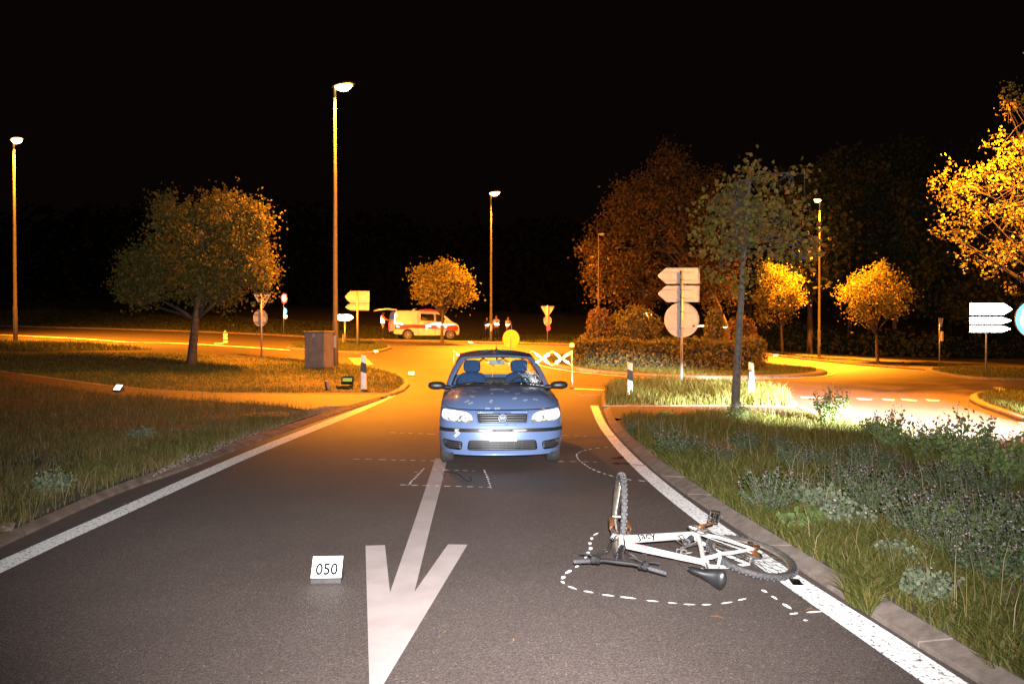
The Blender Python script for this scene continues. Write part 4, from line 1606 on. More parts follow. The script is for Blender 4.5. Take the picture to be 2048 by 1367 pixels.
# --- right: three glaring arrow boards, blue disc and red edged triangle at the frame edge, edge-on sign
bs = G(1972, 746, .09)
D = bs.y
k = D / FPX
t = thing('direction_sign', 'three glaring white arrow boards stacked on a post at the right', 'road sign', bs)
b = MB()
post(b, -.1, W(1972, 606, D).z - bs.z, .038)
b.build('post', M['galv'], t, smooth=True)
for cx, cy, w, hh_ in ((1981, 618, 84, 24.5), (1980, 640.8, 83, 13.5), (1979.5, 657.5, 82, 13.5)):
    p = W(cx, cy, D) - bs
    b = MB()
    b.prism(arrow_board(w * k, hh_ * k, 18 * k, False), (p.x, -.045, p.z), (1, 0, 0), (0, 0, 1), -.02)
    ap = b.build('arrow_board', M['retro_white'], t)
    b = MB()
    q = arrow_board(w * k, hh_ * k, 18 * k, False)
    V = []
    for x, y in q:
        V += [(p.x + x, -.044, p.z + y), (p.x + x, -.07, p.z + y), (p.x + x * .985, -.07, p.z + y * .95)]
    n = len(q)
    F = []
    for i in range(n):
        j = (i + 1) % n
        F += [(i * 3, i * 3 + 1, j * 3 + 1, j * 3), (i * 3 + 1, i * 3 + 2, j * 3 + 2, j * 3 + 1)]
    b.add(V, F)
    b.build('rim', M['galv'], ap)
bs = G(2076, 765, .09)
D = bs.y
k = D / FPX
t = thing('give_way_sign', 'bright give way triangle over a blue disc cut by the right picture edge', 'road sign', bs)
b = MB()
post(b, -.1, W(2076, 540, D).z - bs.z, .04)
b.build('post', M['galv'], t, smooth=True)
p = W(2080, 566, D) - bs
b = MB()
b.prism(rtri(46 * k), (p.x, -.05, p.z), (1, 0, 0), (0, 0, 1), .012)
rp = b.build('red_triangle', M['retro_red'], t)
b = MB()
b.prism(rtri(38 * k), (p.x, -.066, p.z), (1, 0, 0), (0, 0, 1), .003)
b.build('white_triangle', M['retro_white'], rp)
p = W(2066, 638, D) - bs
b = MB()
b.prism(ring_pts(38 * k), (p.x, -.05, p.z), (1, 0, 0), (0, 0, 1), .012)
bp = b.build('blue_disc', M['retro_blue'], t)
b = MB()
R1 = 38 * k
b.tube([(p.x + R1 * cos(a), -.058, p.z + R1 * sin(a)) for a in np.linspace(0, 2 * pi, 40, endpoint=False)], .02, 6, closed=True)
b.build('rim', M['galv'], bp, smooth=True)
for r0, r1, a0 in ((.5, .72, .2), (.5, .72, 2.3), (.5, .72, 4.4)):
    b = MB()
    A = np.linspace(a0, a0 + 1.5, 10)
    V = []
    for a in A:
        V += [(p.x + R1 * r0 * cos(a), -.068, p.z + R1 * r0 * sin(a)), (p.x + R1 * r1 * cos(a), -.068, p.z + R1 * r1 * sin(a))]
    b.add(V, [(2 * i, 2 * i + 1, 2 * i + 3, 2 * i + 2) for i in range(9)])
    b.build('white_arrow', M['retro_white'], bp)
bs = G(1879, 729)
D = bs.y
k = D / FPX
t = thing('narrow_sign', 'thin sign turned edge on, standing on the far right verge', 'road sign', bs)
b = MB()
post(b, -.1, W(1879, 640, D).z - bs.z, .035)
b.build('post', M['galv'], t, smooth=True)
p = W(1880.5, 645, D) - bs
b = MB()
b.prism([(-5 * k, 9 * k), (5 * k, 9 * k), (2 * k, -8 * k), (-2 * k, -8 * k)], (p.x, -.05, p.z), (1, 0, 0), (0, 0, 1), .02)
b.build('panel', M['alu'], t)
b = MB()
q = W(1883, 672, D) - bs
b.box((q.x, 0, q.z), (.04, .35, .5))
b.build('lower_panel', M['alu'], t)

# --- pale signs half hidden behind the island bushes
for lab, boxes, d, bx in (('pale sign board showing a bright scrap behind the dome shaped bush', [(1295, 628, 16, 7)], 42, 1297),
                          ('pale bar sign behind the island right of the round grey sign', [(1408, 651.5, 36, 3), (1447, 654.5, 20, 3)], 43, 1423)):
    p0 = W(bx, 650, d)
    bs = Vector((p0.x, d, hz(p0.x, d)))
    k = d / FPX
    t = thing('pale_sign', lab, 'road sign', bs)
    b = MB()
    post(b, -.1, W(bx, boxes[0][1], d).z - bs.z, .035)
    b.build('post', M['galv'], t, smooth=True)
    for cx, cy, w, hh_ in boxes:
        q = W(cx, cy, d) - bs
        b = MB()
        b.box((q.x, -.05, q.z), (w * k, .015, hh_ * k))
        b.build('panel', M['retro_white'], t)

# --- the small striped marker before the hedge, the striped beacon on the left road
bs = G(1342.5, 724, .14)
D = bs.y
k = D / FPX
t = thing('striped_marker', 'small upright marker with pale bars before the long hedge', 'marker', bs)
b = MB()
post(b, -.05, W(1342, 700, D).z - bs.z, .02)
b.build('post', M['galv'], t)
for cy in (694.5, 700, 706):
    q = W(1342.5, cy, D) - bs
    b = MB()
    b.box((q.x, -.03, q.z), (7 * k, .012, 3.6 * k))
    b.build('bar', M['retro_dim'], t, bevel=.003)
q = W(1342.5, 700, D) - bs
b = MB()
b.box((q.x, -.018, q.z), (9 * k, .01, 17 * k))
b.build('plate', M['black'], t)
bs = G(451, 688, .02)
D = bs.y
k = D / FPX
t = thing('striped_beacon', 'short beacon with pale yellow bands standing on the left road', 'beacon', bs)
b = MB()
b.lathe([(4.2 * k, 0), (3.9 * k, 2 * k), (3.9 * k, 23 * k), (2.5 * k, 25.5 * k), (1.2 * k, 28 * k), (0, 28.5 * k)], n=14)
b.build('body', M['alu_dark'], t, smooth=True, auto=40)
for z in (5, 12, 19):
    b = MB()
    b.lathe([(4.05 * k, z * k - 2.3 * k), (4.15 * k, z * k - 2.2 * k), (4.15 * k, z * k + 2.2 * k), (4.05 * k, z * k + 2.3 * k)], n=14)
    b.build('band', M['retro_yellow'], t, smooth=True, auto=40)
b = MB()
b.box((-12 * k, 0, 1.4 * k), (18 * k, 10 * k, 2.6 * k))
b.build('foot', M['white_paint'], t, bevel=.01)
t.scale = (1, 1, 1)

# --- marker posts
PGp = 'white marker posts with black slanted band'


def marker_post(label, bx, by, ty, refl, up):
    bs = G(bx, by, up)
    D = bs.y
    k = D / FPX
    H = W(bx, ty, D).z - bs.z
    t = thing('marker_post', label, 'marker post', bs, 0, PGp)
    w = 5.3 * k
    b = MB()
    b.prism([(-w, -.1), (w, -.1), (w * .92, H * .86), (w * .92, H * .955), (-w * .8, H), (-w * .92, H * .97)], (0, -.045, 0), (1, 0, 0), (0, 0, 1), -.09)
    b.build('body', M['post_white'], t, bevel=.012, smooth=True, auto=40)
    b = MB()
    b.prism([(-w * 1.02, H * .52), (w * 1.02, H * .46), (w * 1.0, H * .74), (-w * 1.0, H * .80)], (0, -.0475, 0), (1, 0, 0), (0, 0, 1), -.095)
    b.build('black_band', M['black'], t)
    if refl:
        b = MB()
        b.box((0, -.05, H * .67), (w * 1.1, .006, H * .14))
        b.build('reflector', M['retro_white'], t, bevel=.004)
    return t


marker_post('white marker post with black band left of the blue car', 727.5, 778, 709, False, UP)
marker_post('white marker post with black band left of the round grey sign', 1260, 795, 723, False, .085)
marker_post('white marker post with bright reflector right of the maple trunk', 1502, 801, 723, True, .085)

# --- distribution cabinet
bs = G(629, 739, UP)
D = bs.y
k = D / FPX
t = thing('utility_cabinet', 'tall grey brown utility cabinet beside the tallest lamp post', 'utility cabinet', bs, radians(-19))
w, dp, H = 46 * k, 34 * k, W(629, 664, D).z - bs.z
b = MB()
b.box((0, dp / 2, H / 2 - .03), (w, dp, H + .02))
b.build('body', M['cabinet'], t, bevel=.012)
b = MB()
b.box((0, dp / 2, H + .012), (w + .05, dp + .05, .05))
b.build('roof', M['cabinet'], t, bevel=.01)
for s in (-1, 1):
    b = MB()
    b.box((s * w * .245, -.004, H * .5), (w * .47, .02, H * .9))
    dr = b.build('door', M['cabinet'], t, bevel=.006)
    if s < 0:
        b = MB()
        b.box((w * -.06, -.02, H * .5), (.03, .02, .16))
        b.build('handle', M['alu_dark'], dr, bevel=.004)
b = MB()
b.box((-.02, -.018, H * .91), (7 * k, .006, 6.5 * k))
b.build('label_plate', M['alu'], t)
b = MB()
b.box((0, dp / 2, .03), (w + .03, dp + .03, .10))
b.build('plinth', M['kerb_dirty'], t, bevel=.01)

# --- open survey case with lit screen, and a small box beside it
bs = G(689, 777, UP)
D = bs.y
k = D / FPX
t = thing('survey_case', 'open dark case with a lit yellow green screen lying on the grass', 'survey device', bs, radians(-12))
b = MB()
b.box((0, .0, .06), (27 * k, .26, .10))
b.build('tray', M['black'], t, bevel=.012)
Rm = Matrix.Rotation(radians(-22), 3, 'X')
b = MB()
b.box(Rm @ Vector((0, .02, 10.5 * k)) + Vector((0, .13, .06)), (26 * k, .05, 21 * k), Rm)
ld = b.build('lid', M['black'], t, bevel=.012)
b = MB()
b.box(Rm @ Vector((0, -.012, 13.5 * k)) + Vector((0, .13, .06)), (20 * k, .012, 7 * k), Rm)
b.build('screen', M['screen'], ld)
b = MB()
b.box((0, -.125, .085), (22 * k, .012, .025))
b.build('latch_strip', M['chrome'], t)
bs = G(657, 779, UP)
t = thing('equipment_box', 'small dark upright box left of the open survey case', 'box', bs, radians(35))
Rm = Matrix.Rotation(radians(-12), 3, 'Y')
b = MB()
b.box(Rm @ Vector((0, 0, 9 * k)), (6.5 * k, 9 * k, 18 * k), Rm)
b.build('body', M['cabinet'], t, bevel=.01)
b = MB()
b.box(Rm @ Vector((-3.4 * k, 0, 9 * k)), (.012, 8 * k, 16 * k), Rm)
b.build('cover', M['black'], t)


# --- numbered evidence stand in front, and the small pale ones further off
def stand(name, label, bs, w, hgt, rot, m, digits=None, group=None):
    t = thing(name, label, 'number stand', bs, rot, group)
    b = MB()
    b.box((0, -.004, .016), (w * 1.0, hgt * .82, .032))
    b.build('base', M['rubber'], t, bevel=.003)
    c, s_ = cos(radians(52)), sin(radians(52))
    y0 = -hgt * .38
    b = MB()
    y1, z1 = y0 + c * hgt, .034 + s_ * hgt
    b.add([(-w / 2, y0, .034), (w / 2, y0, .034), (w / 2, y1, z1), (-w / 2, y1, z1), (w / 2, y1 + .05, .024), (-w / 2, y1 + .05, .024)],
          [(0, 1, 2, 3), (1, 4, 2), (0, 3, 5), (2, 4, 5, 3)])
    b.build('wedge', M['rubber'], t)
    b = MB()
    nx = Vector((0, -s_, c))
    o = Vector((0, y0, .036)) + Vector((0, c, s_)) * hgt / 2 + nx * .003
    Rr = Matrix(((1, 0, 0), (0, c, -s_), (0, s_, c)))
    b.box(o, (w * .99, hgt * .98, .004), Rr)
    p = b.build('number_plate', m, t)
    if digits:
        text(digits, hgt * .72, M['print_dark'], 'digits', p, o + nx * .003 - Vector((0, c, s_)) * hgt * .13, Rr, .9, bold=.0028)
    return t


M['print_dark'] = mat('print_dark', (.008, .008, .009), .9, spec=.05)
M['card'] = mat('white_card', (0.9, 0.9, 0.88), .5, c2=(.85, .85, .83))
bs = G(655, 1160)
stand('number_stand', 'white number stand reading 050 on the road left of the arrow', bs, .215, .163, radians(3), M['card'], '050')
SG = 'pale number stands set round the junction'
for lab, px, py, w, rot in (('small pale number stand on the left footpath', 237, 782, 20, -.5), ('small pale number stand at the kerb tip of the left splitter', 752, 706, 9, .4),
                            ('small pale number stand on the roadway left of the blue car', 823, 751, 12, 0), ('small pale number stand on the far kerb behind the car roof', 941, 688, 9, .5),
                            ('small pale number stand on the far verge beside the island', 1551, 714, 9, -.3)):
    bs = G(px, py, UP if px < 300 or px in (752, 941) else 0)
    k = bs.y / FPX
    stand('number_stand', lab, bs, w * k, w * k * .62, rot, M['retro_dim'], None, SG)

# --- yellow disc on a thin foot
bs = G(1021, 704)
D = bs.y
k = D / FPX
t = thing('yellow_disc', 'plain yellow round sign on a thin foot behind the car roof', 'round sign', bs)
b = MB()
p = W(1022, 677, D) - bs
b.prism([(x * .92, y) for x, y in ring_pts(18.2 * k)], (p.x, .02, p.z), (1, 0, 0), (0, 0, 1), .008)
b.build('disc', M['yellow_sign'], t)
b = MB()
post(b, 0, W(1021, 676, D).z - bs.z, .014)
b.build('post', M['alu_dark'], t)
b = MB()
b.box((0, 0, .012), (.5, .05, .024))
b.box((0, 0, .012), (.05, .5, .022))
b.build('foot', M['alu_dark'], t)

# --- folding lattice barrier with an amber flasher
bs = G(1143.5, 776)
D = bs.y
k = D / FPX
t = thing('folding_barrier', 'folding lattice barrier with white reflecting bars behind the blue car', 'road barrier', bs)
zt, zb = (W(1144, 702, D) - bs).z, (W(1144, 731, D) - bs).z
x0 = (W(908, 702, D) - bs).x
b = MB()
b.tube([(.02, 0, 0), (.0, 0, zb), (0, 0, zt + .02)], .022, 8)
b.build('end_post', M['white_paint'], t, smooth=True)
b = MB()
b.tube([(x0, 0, .0), (x0, 0, zt + .02)], .018, 8)
b.build('end_post', M['white_paint'], t, smooth=True)
for x in (0, x0):
    b = MB()
    b.box((x, 0, .012), (.12, .5, .024))
    b.build('foot', M['black'], t, bevel=.004)
n = 6
cw = -x0 / n
for i in range(n):
    xa, xb = x0 + cw * i, x0 + cw * (i + 1)
    for s in (0, 1):
        za, zc = (zt, zb) if s else (zb, zt)
        u = Vector((xb - xa, 0, zc - za))
        ln = u.length
        u.normalize()
        w = Vector((-u.z, 0, u.x))
        yo = -.016 if s else .016
        b = MB()
        hw = .022
        b.prism([(-.02, -hw), (ln + .02, -hw), (ln + .02, hw), (-.02, hw)], (xa, yo, za), u, w, .012)
        bar = b.build('bar', M['retro_yellow'], t)
        for f0 in (.14, .56):
            b = MB()
            hw2 = .036
            l2 = ln * .30
            b.prism([(0, 0), (l2 * .2, -hw2), (l2 * .8, -hw2), (l2, 0), (l2 * .8, hw2), (l2 * .2, hw2)], Vector((xa, yo - .014, za)) + u * ln * f0, u, w, .004)
            b.build('white_strip', M['retro_white'], bar)
    b = MB()
    b.lathe([(.0, 0), (.03, 0), (.03, .02), (0, .02)], ((xa + xb) / 2, -.045, (zt + zb) / 2), (0, 1, 0), 10)
    b.build('pivot', M['galv'], t)
fl = thing('amber_flasher', 'glowing amber warning light on the right end of the folding barrier', 'warning light', bs + Vector((0, 0, zt + .02)))
b = MB()
b.lathe([(.0, 0), (.025, 0), (.025, .06), (.045, .07), (.045, .10), (0, .10)], n=12)
b.build('holder', M['black'], fl)
b = MB()
b.lathe([(.0, .10), (.062, .105), (.075, .14), (.072, .19), (.045, .225), (0, .235)], n=18)
b.build('lens', M['flasher'], fl, smooth=True)
lamp('flasher_light', 'POINT', bs + Vector((0, -.1, zt + .2)), 40, (1.0, .38, .04), .05)

# --- manhole, cover plate and drain grates
bs = G(535, 831, UP)
t = thing('manhole', 'round manhole with pale concrete ring on the left verge', 'manhole', bs + Vector((0, 0, .004)))
b = MB()
b.lathe([(.30, -.02), (.31, .03), (.42, .03), (.44, .01), (.44, -.03)], n=40)
b.build('ring', M['kerb'], t, smooth=True, auto=30)
b = MB()
b.lathe([(0, .016), (.26, .018), (.30, .012), (.305, -.01)], n=40)
b.build('cover', M['kerb_dirty'], t, smooth=True, auto=30)
bs = G(372, 858, UP)
t = thing('cover_plate', 'flat rectangular brown cover set in the left verge', 'cover', bs + Vector((0, 0, .01)), .1)
b = MB()
b.box((0, 0, .0), (.46, .62, .05))
b.build('frame', M['kerb_dirty'], t, bevel=.006)
b = MB()
b.box((0, 0, .024), (.40, .56, .02))
b.build('lid', M['brown_metal'], t, bevel=.004)
bs = G(1180, 790)
t = thing('drain_grate', 'dark iron drain grate in the road before the right splitter', 'drain grate', bs + Vector((0, 0, .004)))
b = MB()
for s in (-1, 1):
    b.box((s * .27, 0, .0), (.04, .5, .012))
    b.box((0, s * .25, .0), (.5, .04, .012))
b.build('frame', M['alu_dark'], t)
for i in range(8):
    b = MB()
    b.box((-.22 + i * .063, 0, .0), (.03, .46, .008))
    b.build('bar', M['alu_dark'], t)

# --- phone, stains, leaves
pp = GP([(1574, 1161), (1597, 1159), (1609, 1176.5), (1588, 1179)])
c = Vector((sum(p[0] for p in pp) / 4, sum(p[1] for p in pp) / 4, .006))
ax = (Vector(pp[3]) + Vector(pp[2]) - Vector(pp[0]) - Vector(pp[1]))
t = thing('phone', 'black phone lying on the white edge line by the rear wheel', 'phone', c, math.atan2(ax.y, ax.x) + pi / 2)
b = MB()
b.box((0, 0, .008), (.078, .15, .011))
b.build('case', M['white_paint'], t, bevel=.003)
b = MB()
b.box((0, 0, .0145), (.072, .142, .003))
M['phone_glass'] = mat('phone_glass', (.006, .005, .005), .08)
b.build('screen', M['phone_glass'], t, bevel=.0008)


def blob(label, px, py, rx, ry, seed, up=.008, m=None, name='stain', cat='stain'):
    rg = np.random.default_rng(seed)
    n = 26
    pts = []
    ph = rg.uniform(0, 6, 4)
    for i in range(n):
        a = 2 * pi * i / n
        r = 1 + .35 * sin(2 * a + ph[0]) + .25 * sin(3 * a + ph[1]) + .18 * sin(5 * a + ph[2])
        pts.append((px + rx * r * cos(a), py + ry * r * sin(a)))
    w = GP(pts)
    b = MB()
    b.add([(x, y, hz(x, y) + up) for x, y in w], [tuple(range(n))])
    return props(b.build(name, m or M['blood'], loc=(w[0][0], w[0][1], up)), label, cat)


blob('dark red stain on the asphalt left of the edge line, the upper one', 1238, 916, 11, 2.0, 1)
blob('dark red stain on the asphalt left of the edge line, the lower one', 1240, 927, 14, 1.6, 2)
M['blood_thin'] = mat('thin_red_stain', (0.45, 0.12, 0.10), .6, c2=(.7, .6, .58), scale=16)
blob('red smear across the white edge line', 1276, 931, 12, 2, 3, .010, M['blood_thin'])
M['damp'] = mat('dark_patch', (0.05, 0.045, 0.044), .5, c2=(.07, .062, .06), scale=6)


def leaf(label, px, py, L, rot, seed):
    rg = np.random.default_rng(seed)
    c = G(px, py)
    t = MB()
    k = c.y / FPX
    L = L * k
    V, n = [], 9
    for i in range(n):
        u = i / (n - 1)
        w = L * .17 * sin(pi * u) ** .7
        V += [(L * (u - .5), -w, .004 + .02 * L * 0 + .012 * sin(pi * u)), (L * (u - .5), 0, .010 + .016 * sin(pi * u)), (L * (u - .5), w, .004 + .014 * sin(pi * u))]
    F = []
    for i in range(n - 1):
        F += [(3 * i, 3 * i + 1, 3 * i + 4, 3 * i + 3), (3 * i + 1, 3 * i + 2, 3 * i + 5, 3 * i + 4)]
    t.add(V, F)
    o = t.build('fallen_leaf', M['dry_leaf'], smooth=True)
    o.location = c + Vector((0, 0, .003))
    o.rotation_euler = (0, 0, rot)
    return props(o, label, 'fallen leaf')


leaf('long brown leaf lying on the road below the chalk outline', 1434, 1237, 30, -.45, 1)
leaf('brown leaf lying beside the corner mark near the edge line', 1622, 1222, 20, -.3, 2)
leaf('dark leaf fragment on the left edge line', 250, 1010, 12, .4, 3)
leaf('small brown leaf on the road near the bottom centre', 1028, 1283, 12, 1.2, 4)
leaf('leaf at the kerb behind the pedal', 1468, 1045, 12, .8, 5)
leaf('small dark leaf on the road right of the arrow', 890, 1268, 8, .2, 6)
pl = smoothline(GP([(890, 952), (884, 948), (889, 943), (905, 945), (921, 950), (926, 957), (936, 964), (946, 959), (938, 955)]), 3)
b = MB()
b.tube([(p.x, p.y, .006) for p in pl], .0035, 5)
props(b.build('road_squiggle', M['print_dark'], loc=(pl[0].x, pl[0].y, .006)), 'thin dark curly strand on the road between the arrow shaft and the car', 'strand')
# crack joint in the nearest kerb stones, pebbles and litter
for i, (px, py, s, lab, mm) in enumerate(((1800, 1005, .03, 'pale pebble in the bed', 'kerb'), (1962, 1192, .035, 'white scrap of litter in the grass at the right', 'card'), (2015, 1184, .05, 'orange brown leaf clump at the right edge of the bed', 'dry_leaf'),
                                          (8, 1058, .09, 'reddish stone at the left picture edge above the kerb', 'kerb_dirty'), (372, 912, .07, 'pale stone on the gravel of the left verge', 'kerb'))):
    c = G(px, py, .08)
    b = MB()
    rg = np.random.default_rng(i)
    V = []
    bmx = bmesh.new()
    bmesh.ops.create_icosphere(bmx, subdivisions=2, radius=s)
    for v in bmx.verts:
        v.co *= 1 + .25 * rg.normal() * .5
        v.co.z *= .6
    b.add([tuple(v.co) for v in bmx.verts], [tuple(v.index for v in f.verts) for f in bmx.faces])
    bmx.free()
    o = b.build('stone' if 'stone' in lab or 'pebble' in lab else 'litter', M[mm])
    o.location = c
    props(o, lab, 'stone' if 'stone' in lab or 'pebble' in lab else 'litter')
# gravel along the left kerb
gp = sample_poly(GP([(300, 955), (366, 928), (500, 872), (600, 838), (690, 812), (650, 812), (590, 822), (520, 850), (470, 868), (420, 890), (350, 915)], UP), 2600)
nn = len(gp)
s = NR.uniform(.006, .02, nn)
base = np.stack([gp[:, 0], gp[:, 1], h(gp[:, 0], gp[:, 1]) + UP + s * .3], 1)
dirs = np.array([[1, 0, 0], [0, 1, 0], [-1, 0, 0], [0, -1, 0], [0, 0, .7], [0, 0, -.7]])
V = (base[:, None, :] + dirs[None] * (s[:, None, None] * NR.uniform(.6, 1.3, (nn, 6, 1)))).reshape(-1, 3)
ii = np.arange(nn)[:, None] * 6
F = [np.concatenate([ii + np.array([[a, b_, c_]]) for a, b_, c_ in ((0, 1, 4), (1, 2, 4), (2, 3, 4), (3, 0, 4), (1, 0, 5), (2, 1, 5), (3, 2, 5), (0, 3, 5))])]
props(npmesh('gravel', V, F, M['kerb'], loc=tuple(base[0])), 'grey gravel between the dry verge and the left kerb', 'gravel', kind='stuff')

# ================================================================== blue hatchback
M['car_blue'] = mat('car_paint_blue', (0.135, 0.205, 0.40), .36, .3, c2=(0.125, 0.195, 0.385), scale=300, coat=.8)
M['car_glass'] = glassmat('windscreen_glass', (.86, .92, .92))
M['lens'] = glassmat('lamp_lens', (.97, .98, .98))
M['reflector'] = retro('lamp_reflector', (0.62, 0.63, 0.66), .035, .4)
M['reflector_matt'] = mat('lamp_inner', (0.32, 0.33, 0.35), .3, .6)
M['bright_trim'] = mat('bright_trim', (0.8, 0.8, 0.8), .3, .4)
M['seat_blue'] = mat('seat_cloth_blue', (0.014, 0.045, 0.13), .9, c2=(0.010, 0.03, 0.09), scale=60, bump=.2, bscale=300)
M['interior'] = mat('car_interior', (0.022, 0.022, 0.026), .7)
M['lining'] = mat('roof_lining', (0.24, 0.24, 0.23), .8)
M['grille_dark'] = mat('grille_dark', (0.016, 0.017, 0.019), .5)
M['grille_bar'] = mat('grille_bar', (0.10, 0.105, 0.115), .35, .4)
M['tape'] = mat('white_tape', (0.5, 0.5, 0.5), .6)
M['badge_blue'] = mat('badge_blue', (0.02, 0.07, 0.11), .55, .0, coat=.0)
M['crack'] = mat('shattered_glass', (0.72, 0.78, 0.78), .5)

AX = 0.76      # nose to front axle
CW, CA, CN = 0.83, 0.60, 2.5


def zi(xs, ys):
    def f(z):
        return float(np.interp(z, xs, ys))
    return f


pf = zi([.15, .20, .27, .34, .42, .50, .56, .62, .68, .72, .76, .80, .9], [.085, .035, .012, .0, .0, .006, .018, .04, .065, .085, .125, .17, .25])
ps = zi([.15, .2, .3, .45, .6, .75, .85, .92, .97], [.06, .04, .012, .0, .0, .018, .035, .055, .075])
pr = zi([.15, .3, .5, .6, .8, .97], [.06, .0, .0, .03, .05, .08])


def band(t, z):
    """body side wrapped round the plan outline: t 0 front centre, 1 front corner, 2 rear corner, 3 rear centre; negative on the other side"""
    s = -1 if t < 0 else 1
    t = abs(t)
    w = CW - ps(z)
    yf = pf(z)
    yr = 3.84 - pr(z)
    if t <= 1:
        th = t * pi / 2
        x = w * sin(th) ** (2 / CN)
        y = yf + CA * (1 - cos(th) ** (2 / CN))
    elif t <= 2:
        u = t - 1
        y = yf + CA + u * (yr - .45 - yf - CA)
        x = w + .012 * sin(pi * u)
    else:
        th = (3 - t) * pi / 2
        x = w * max(sin(th), 0) ** (2 / 2.8)
        y = yr - .45 * (1 - max(cos(th), 0) ** (2 / 2.8))
    return Vector((s * x, y - AX, z))


def t_of_x(x, z):
    s = -1 if x < 0 else 1
    w = CW - ps(z)
    return s * math.asin(min(1, (min(abs(x), w * .9999) / w)) ** (CN / 2)) * 2 / pi


ztop_f = zi([0, .3, .45, .6, .75, .88, 1.0, 1.2, 1.36, 2.0, 2.2, 3.0], [.765, .768, .772, .780, .792, .815, .85, .905, .935, .955, .965, .97])


def ztop(t):
    return ztop_f(abs(t))


def bandpoly(pts):
    """front-view outline (x, z) to the band's own coordinates"""
    return [(t_of_x(x, z), z) for x, z in pts]


def rounded(pts, r=.03, n=3):
    """outline with rounded corners"""
    out = []
    P = [Vector(p) for p in pts]
    for i in range(len(P)):
        a, c, e = P[i - 1], P[i], P[(i + 1) % len(P)]
        da, de = (a - c), (e - c)
        ra, re_ = min(r, da.length * .45), min(r, de.length * .45)
        p, q = c + da.normalized() * ra, c + de.normalized() * re_
        for k in range(n + 1):
            u = k / n
            out.append(tuple(p * (1 - u) ** 2 + c * 2 * u * (1 - u) + q * u * u))
    return out


def mir(p):
    return [(-x, y) for x, y in reversed(p)]


HEAD = rounded([(.365, .603), (.40, .715), (.47, .744), (.60, .757), (.765, .768), (.790, .70), (.782, .652), (.715, .626), (.54, .611)], .03)
GRILLE = rounded([(-.338, .737), (.338, .737), (.318, .603), (-.318, .603)], .035)
INTAKE = rounded([(-.435, .395), (.435, .395), (.455, .262), (-.455, .262)], .04)
FOG = rounded([(.505, .372), (.775, .395), (.762, .30), (.70, .262), (.525, .258)], .04)
STRIP = [(x, .497 + .0 * x) for x in np.linspace(-.80, .80, 21)]

car_c = Vector((-.164, 10.96, 0))
car = thing('hatchback_car', 'blue small hatchback with cracked windscreen standing in the middle of the road', 'car', car_c, radians(3.4))


def arch(tc_y, R, n=14):
    """wheel arch cut in band coordinates (side part)"""
    out = []
    yf, yr = 0, 3.84
    for i in range(n + 1):
        a = pi - pi * i / n
        y = tc_y + R * cos(a)
        z = .29 + R * sin(a)
        out.append((1 + (y - CA) / (3.84 - .45 - CA) if y > CA else (t_of_y(y)), max(z, .1)))
    return out


def t_of_y(y):
    c = 1 - max(min(y, CA), 0) / CA
    return math.acos(min(1, c ** (CN / 2))) * 2 / pi


def arch_poly(yc, R):
    p = arch(yc, R)
    a, c = p[0][0], p[-1][0]
    return [(c, .10), (a, .10)] + p[0:]


archF = arch_poly(AX, .335)
archR = arch_poly(AX + 2.46, .335)
TS = list(np.linspace(-3, 3, 121))
zb = lambda t: float(np.interp(abs(t), [0, .6, .9, 1.0, 1.05, 2, 2.3, 3], [.205, .205, .20, .19, .20, .20, .22, .25]))
lower = [(t, zb(t)) for t in TS]
upper = [(t, ztop(t) - .004) for t in reversed(TS)]


def inset_hole(p, d):
    c = Vector((sum(q[0] for q in p) / len(p), sum(q[1] for q in p) / len(p)))
    return [tuple(Vector(q) + (c - Vector(q)).normalized() * d) for q in p]


holes = [bandpoly(HEAD), bandpoly(mir(HEAD)), bandpoly(GRILLE), bandpoly(INTAKE), bandpoly(FOG), bandpoly(mir(FOG))]
ah = [archF, [(-x, y) for x, y in reversed(archF)], archR, [(-x, y) for x, y in reversed(archR)]]
# arches cut through the lower edge: raise the lower outline there instead


def zlow(t):
    z = zb(t)
    for yc in (AX, AX + 2.46):
        y = band(abs(t), .4).y + AX
        if abs(t) > .55 and abs(t) < 2.6 and abs(y - yc) < .335:
            z = max(z, .29 + math.sqrt(.335 ** 2 - (y - yc) ** 2))
    return z


TL = sorted(set([round(t, 4) for t in np.linspace(-3, 3, 481)]))
lower = [(t, zlow(t)) for t in TL]
b = MB()
b.cdt(lower + upper, holes, band, .06, .03)
body = b.build('body', M['car_blue'], car, smooth=True, auto=50)

# bonnet: Coons patch between front edge, fender tops and cowl
TCOWL = 1.30


def cowl(u):
    """base of the windscreen, u -1..1"""
    e = band(TCOWL, ztop(TCOWL))
    return Vector((u * e.x, e.y - .26 * (1 - abs(u) ** 2.2), e.z + .075 * (1 - abs(u) ** 2.4)))


TB = .80


def bonnet(u, v, lift=0.0):
    f = band(u * TB, ztop(u * TB))
    k = cowl(u)
    tl = TB + (TCOWL - TB) * v
    l, r = band(-tl, ztop(tl)), band(tl, ztop(tl))
    c00, c10, c01, c11 = band(-TB, ztop(TB)), band(TB, ztop(TB)), cowl(-1), cowl(1)
    uu = (u + 1) / 2
    P = f * (1 - v) + k * v + l * (1 - uu) + r * uu - (c00 * (1 - uu) * (1 - v) + c10 * uu * (1 - v) + c01 * (1 - uu) * v + c11 * uu * v)
    bul = (1 - abs(u) ** 2.6)
    P.z += .085 * bul * sin(pi * min(1, v * .98 + .02)) ** .8 + .012 * math.exp(-((abs(u) - .62) / .12) ** 2) * sin(pi * v) + lift
    return P


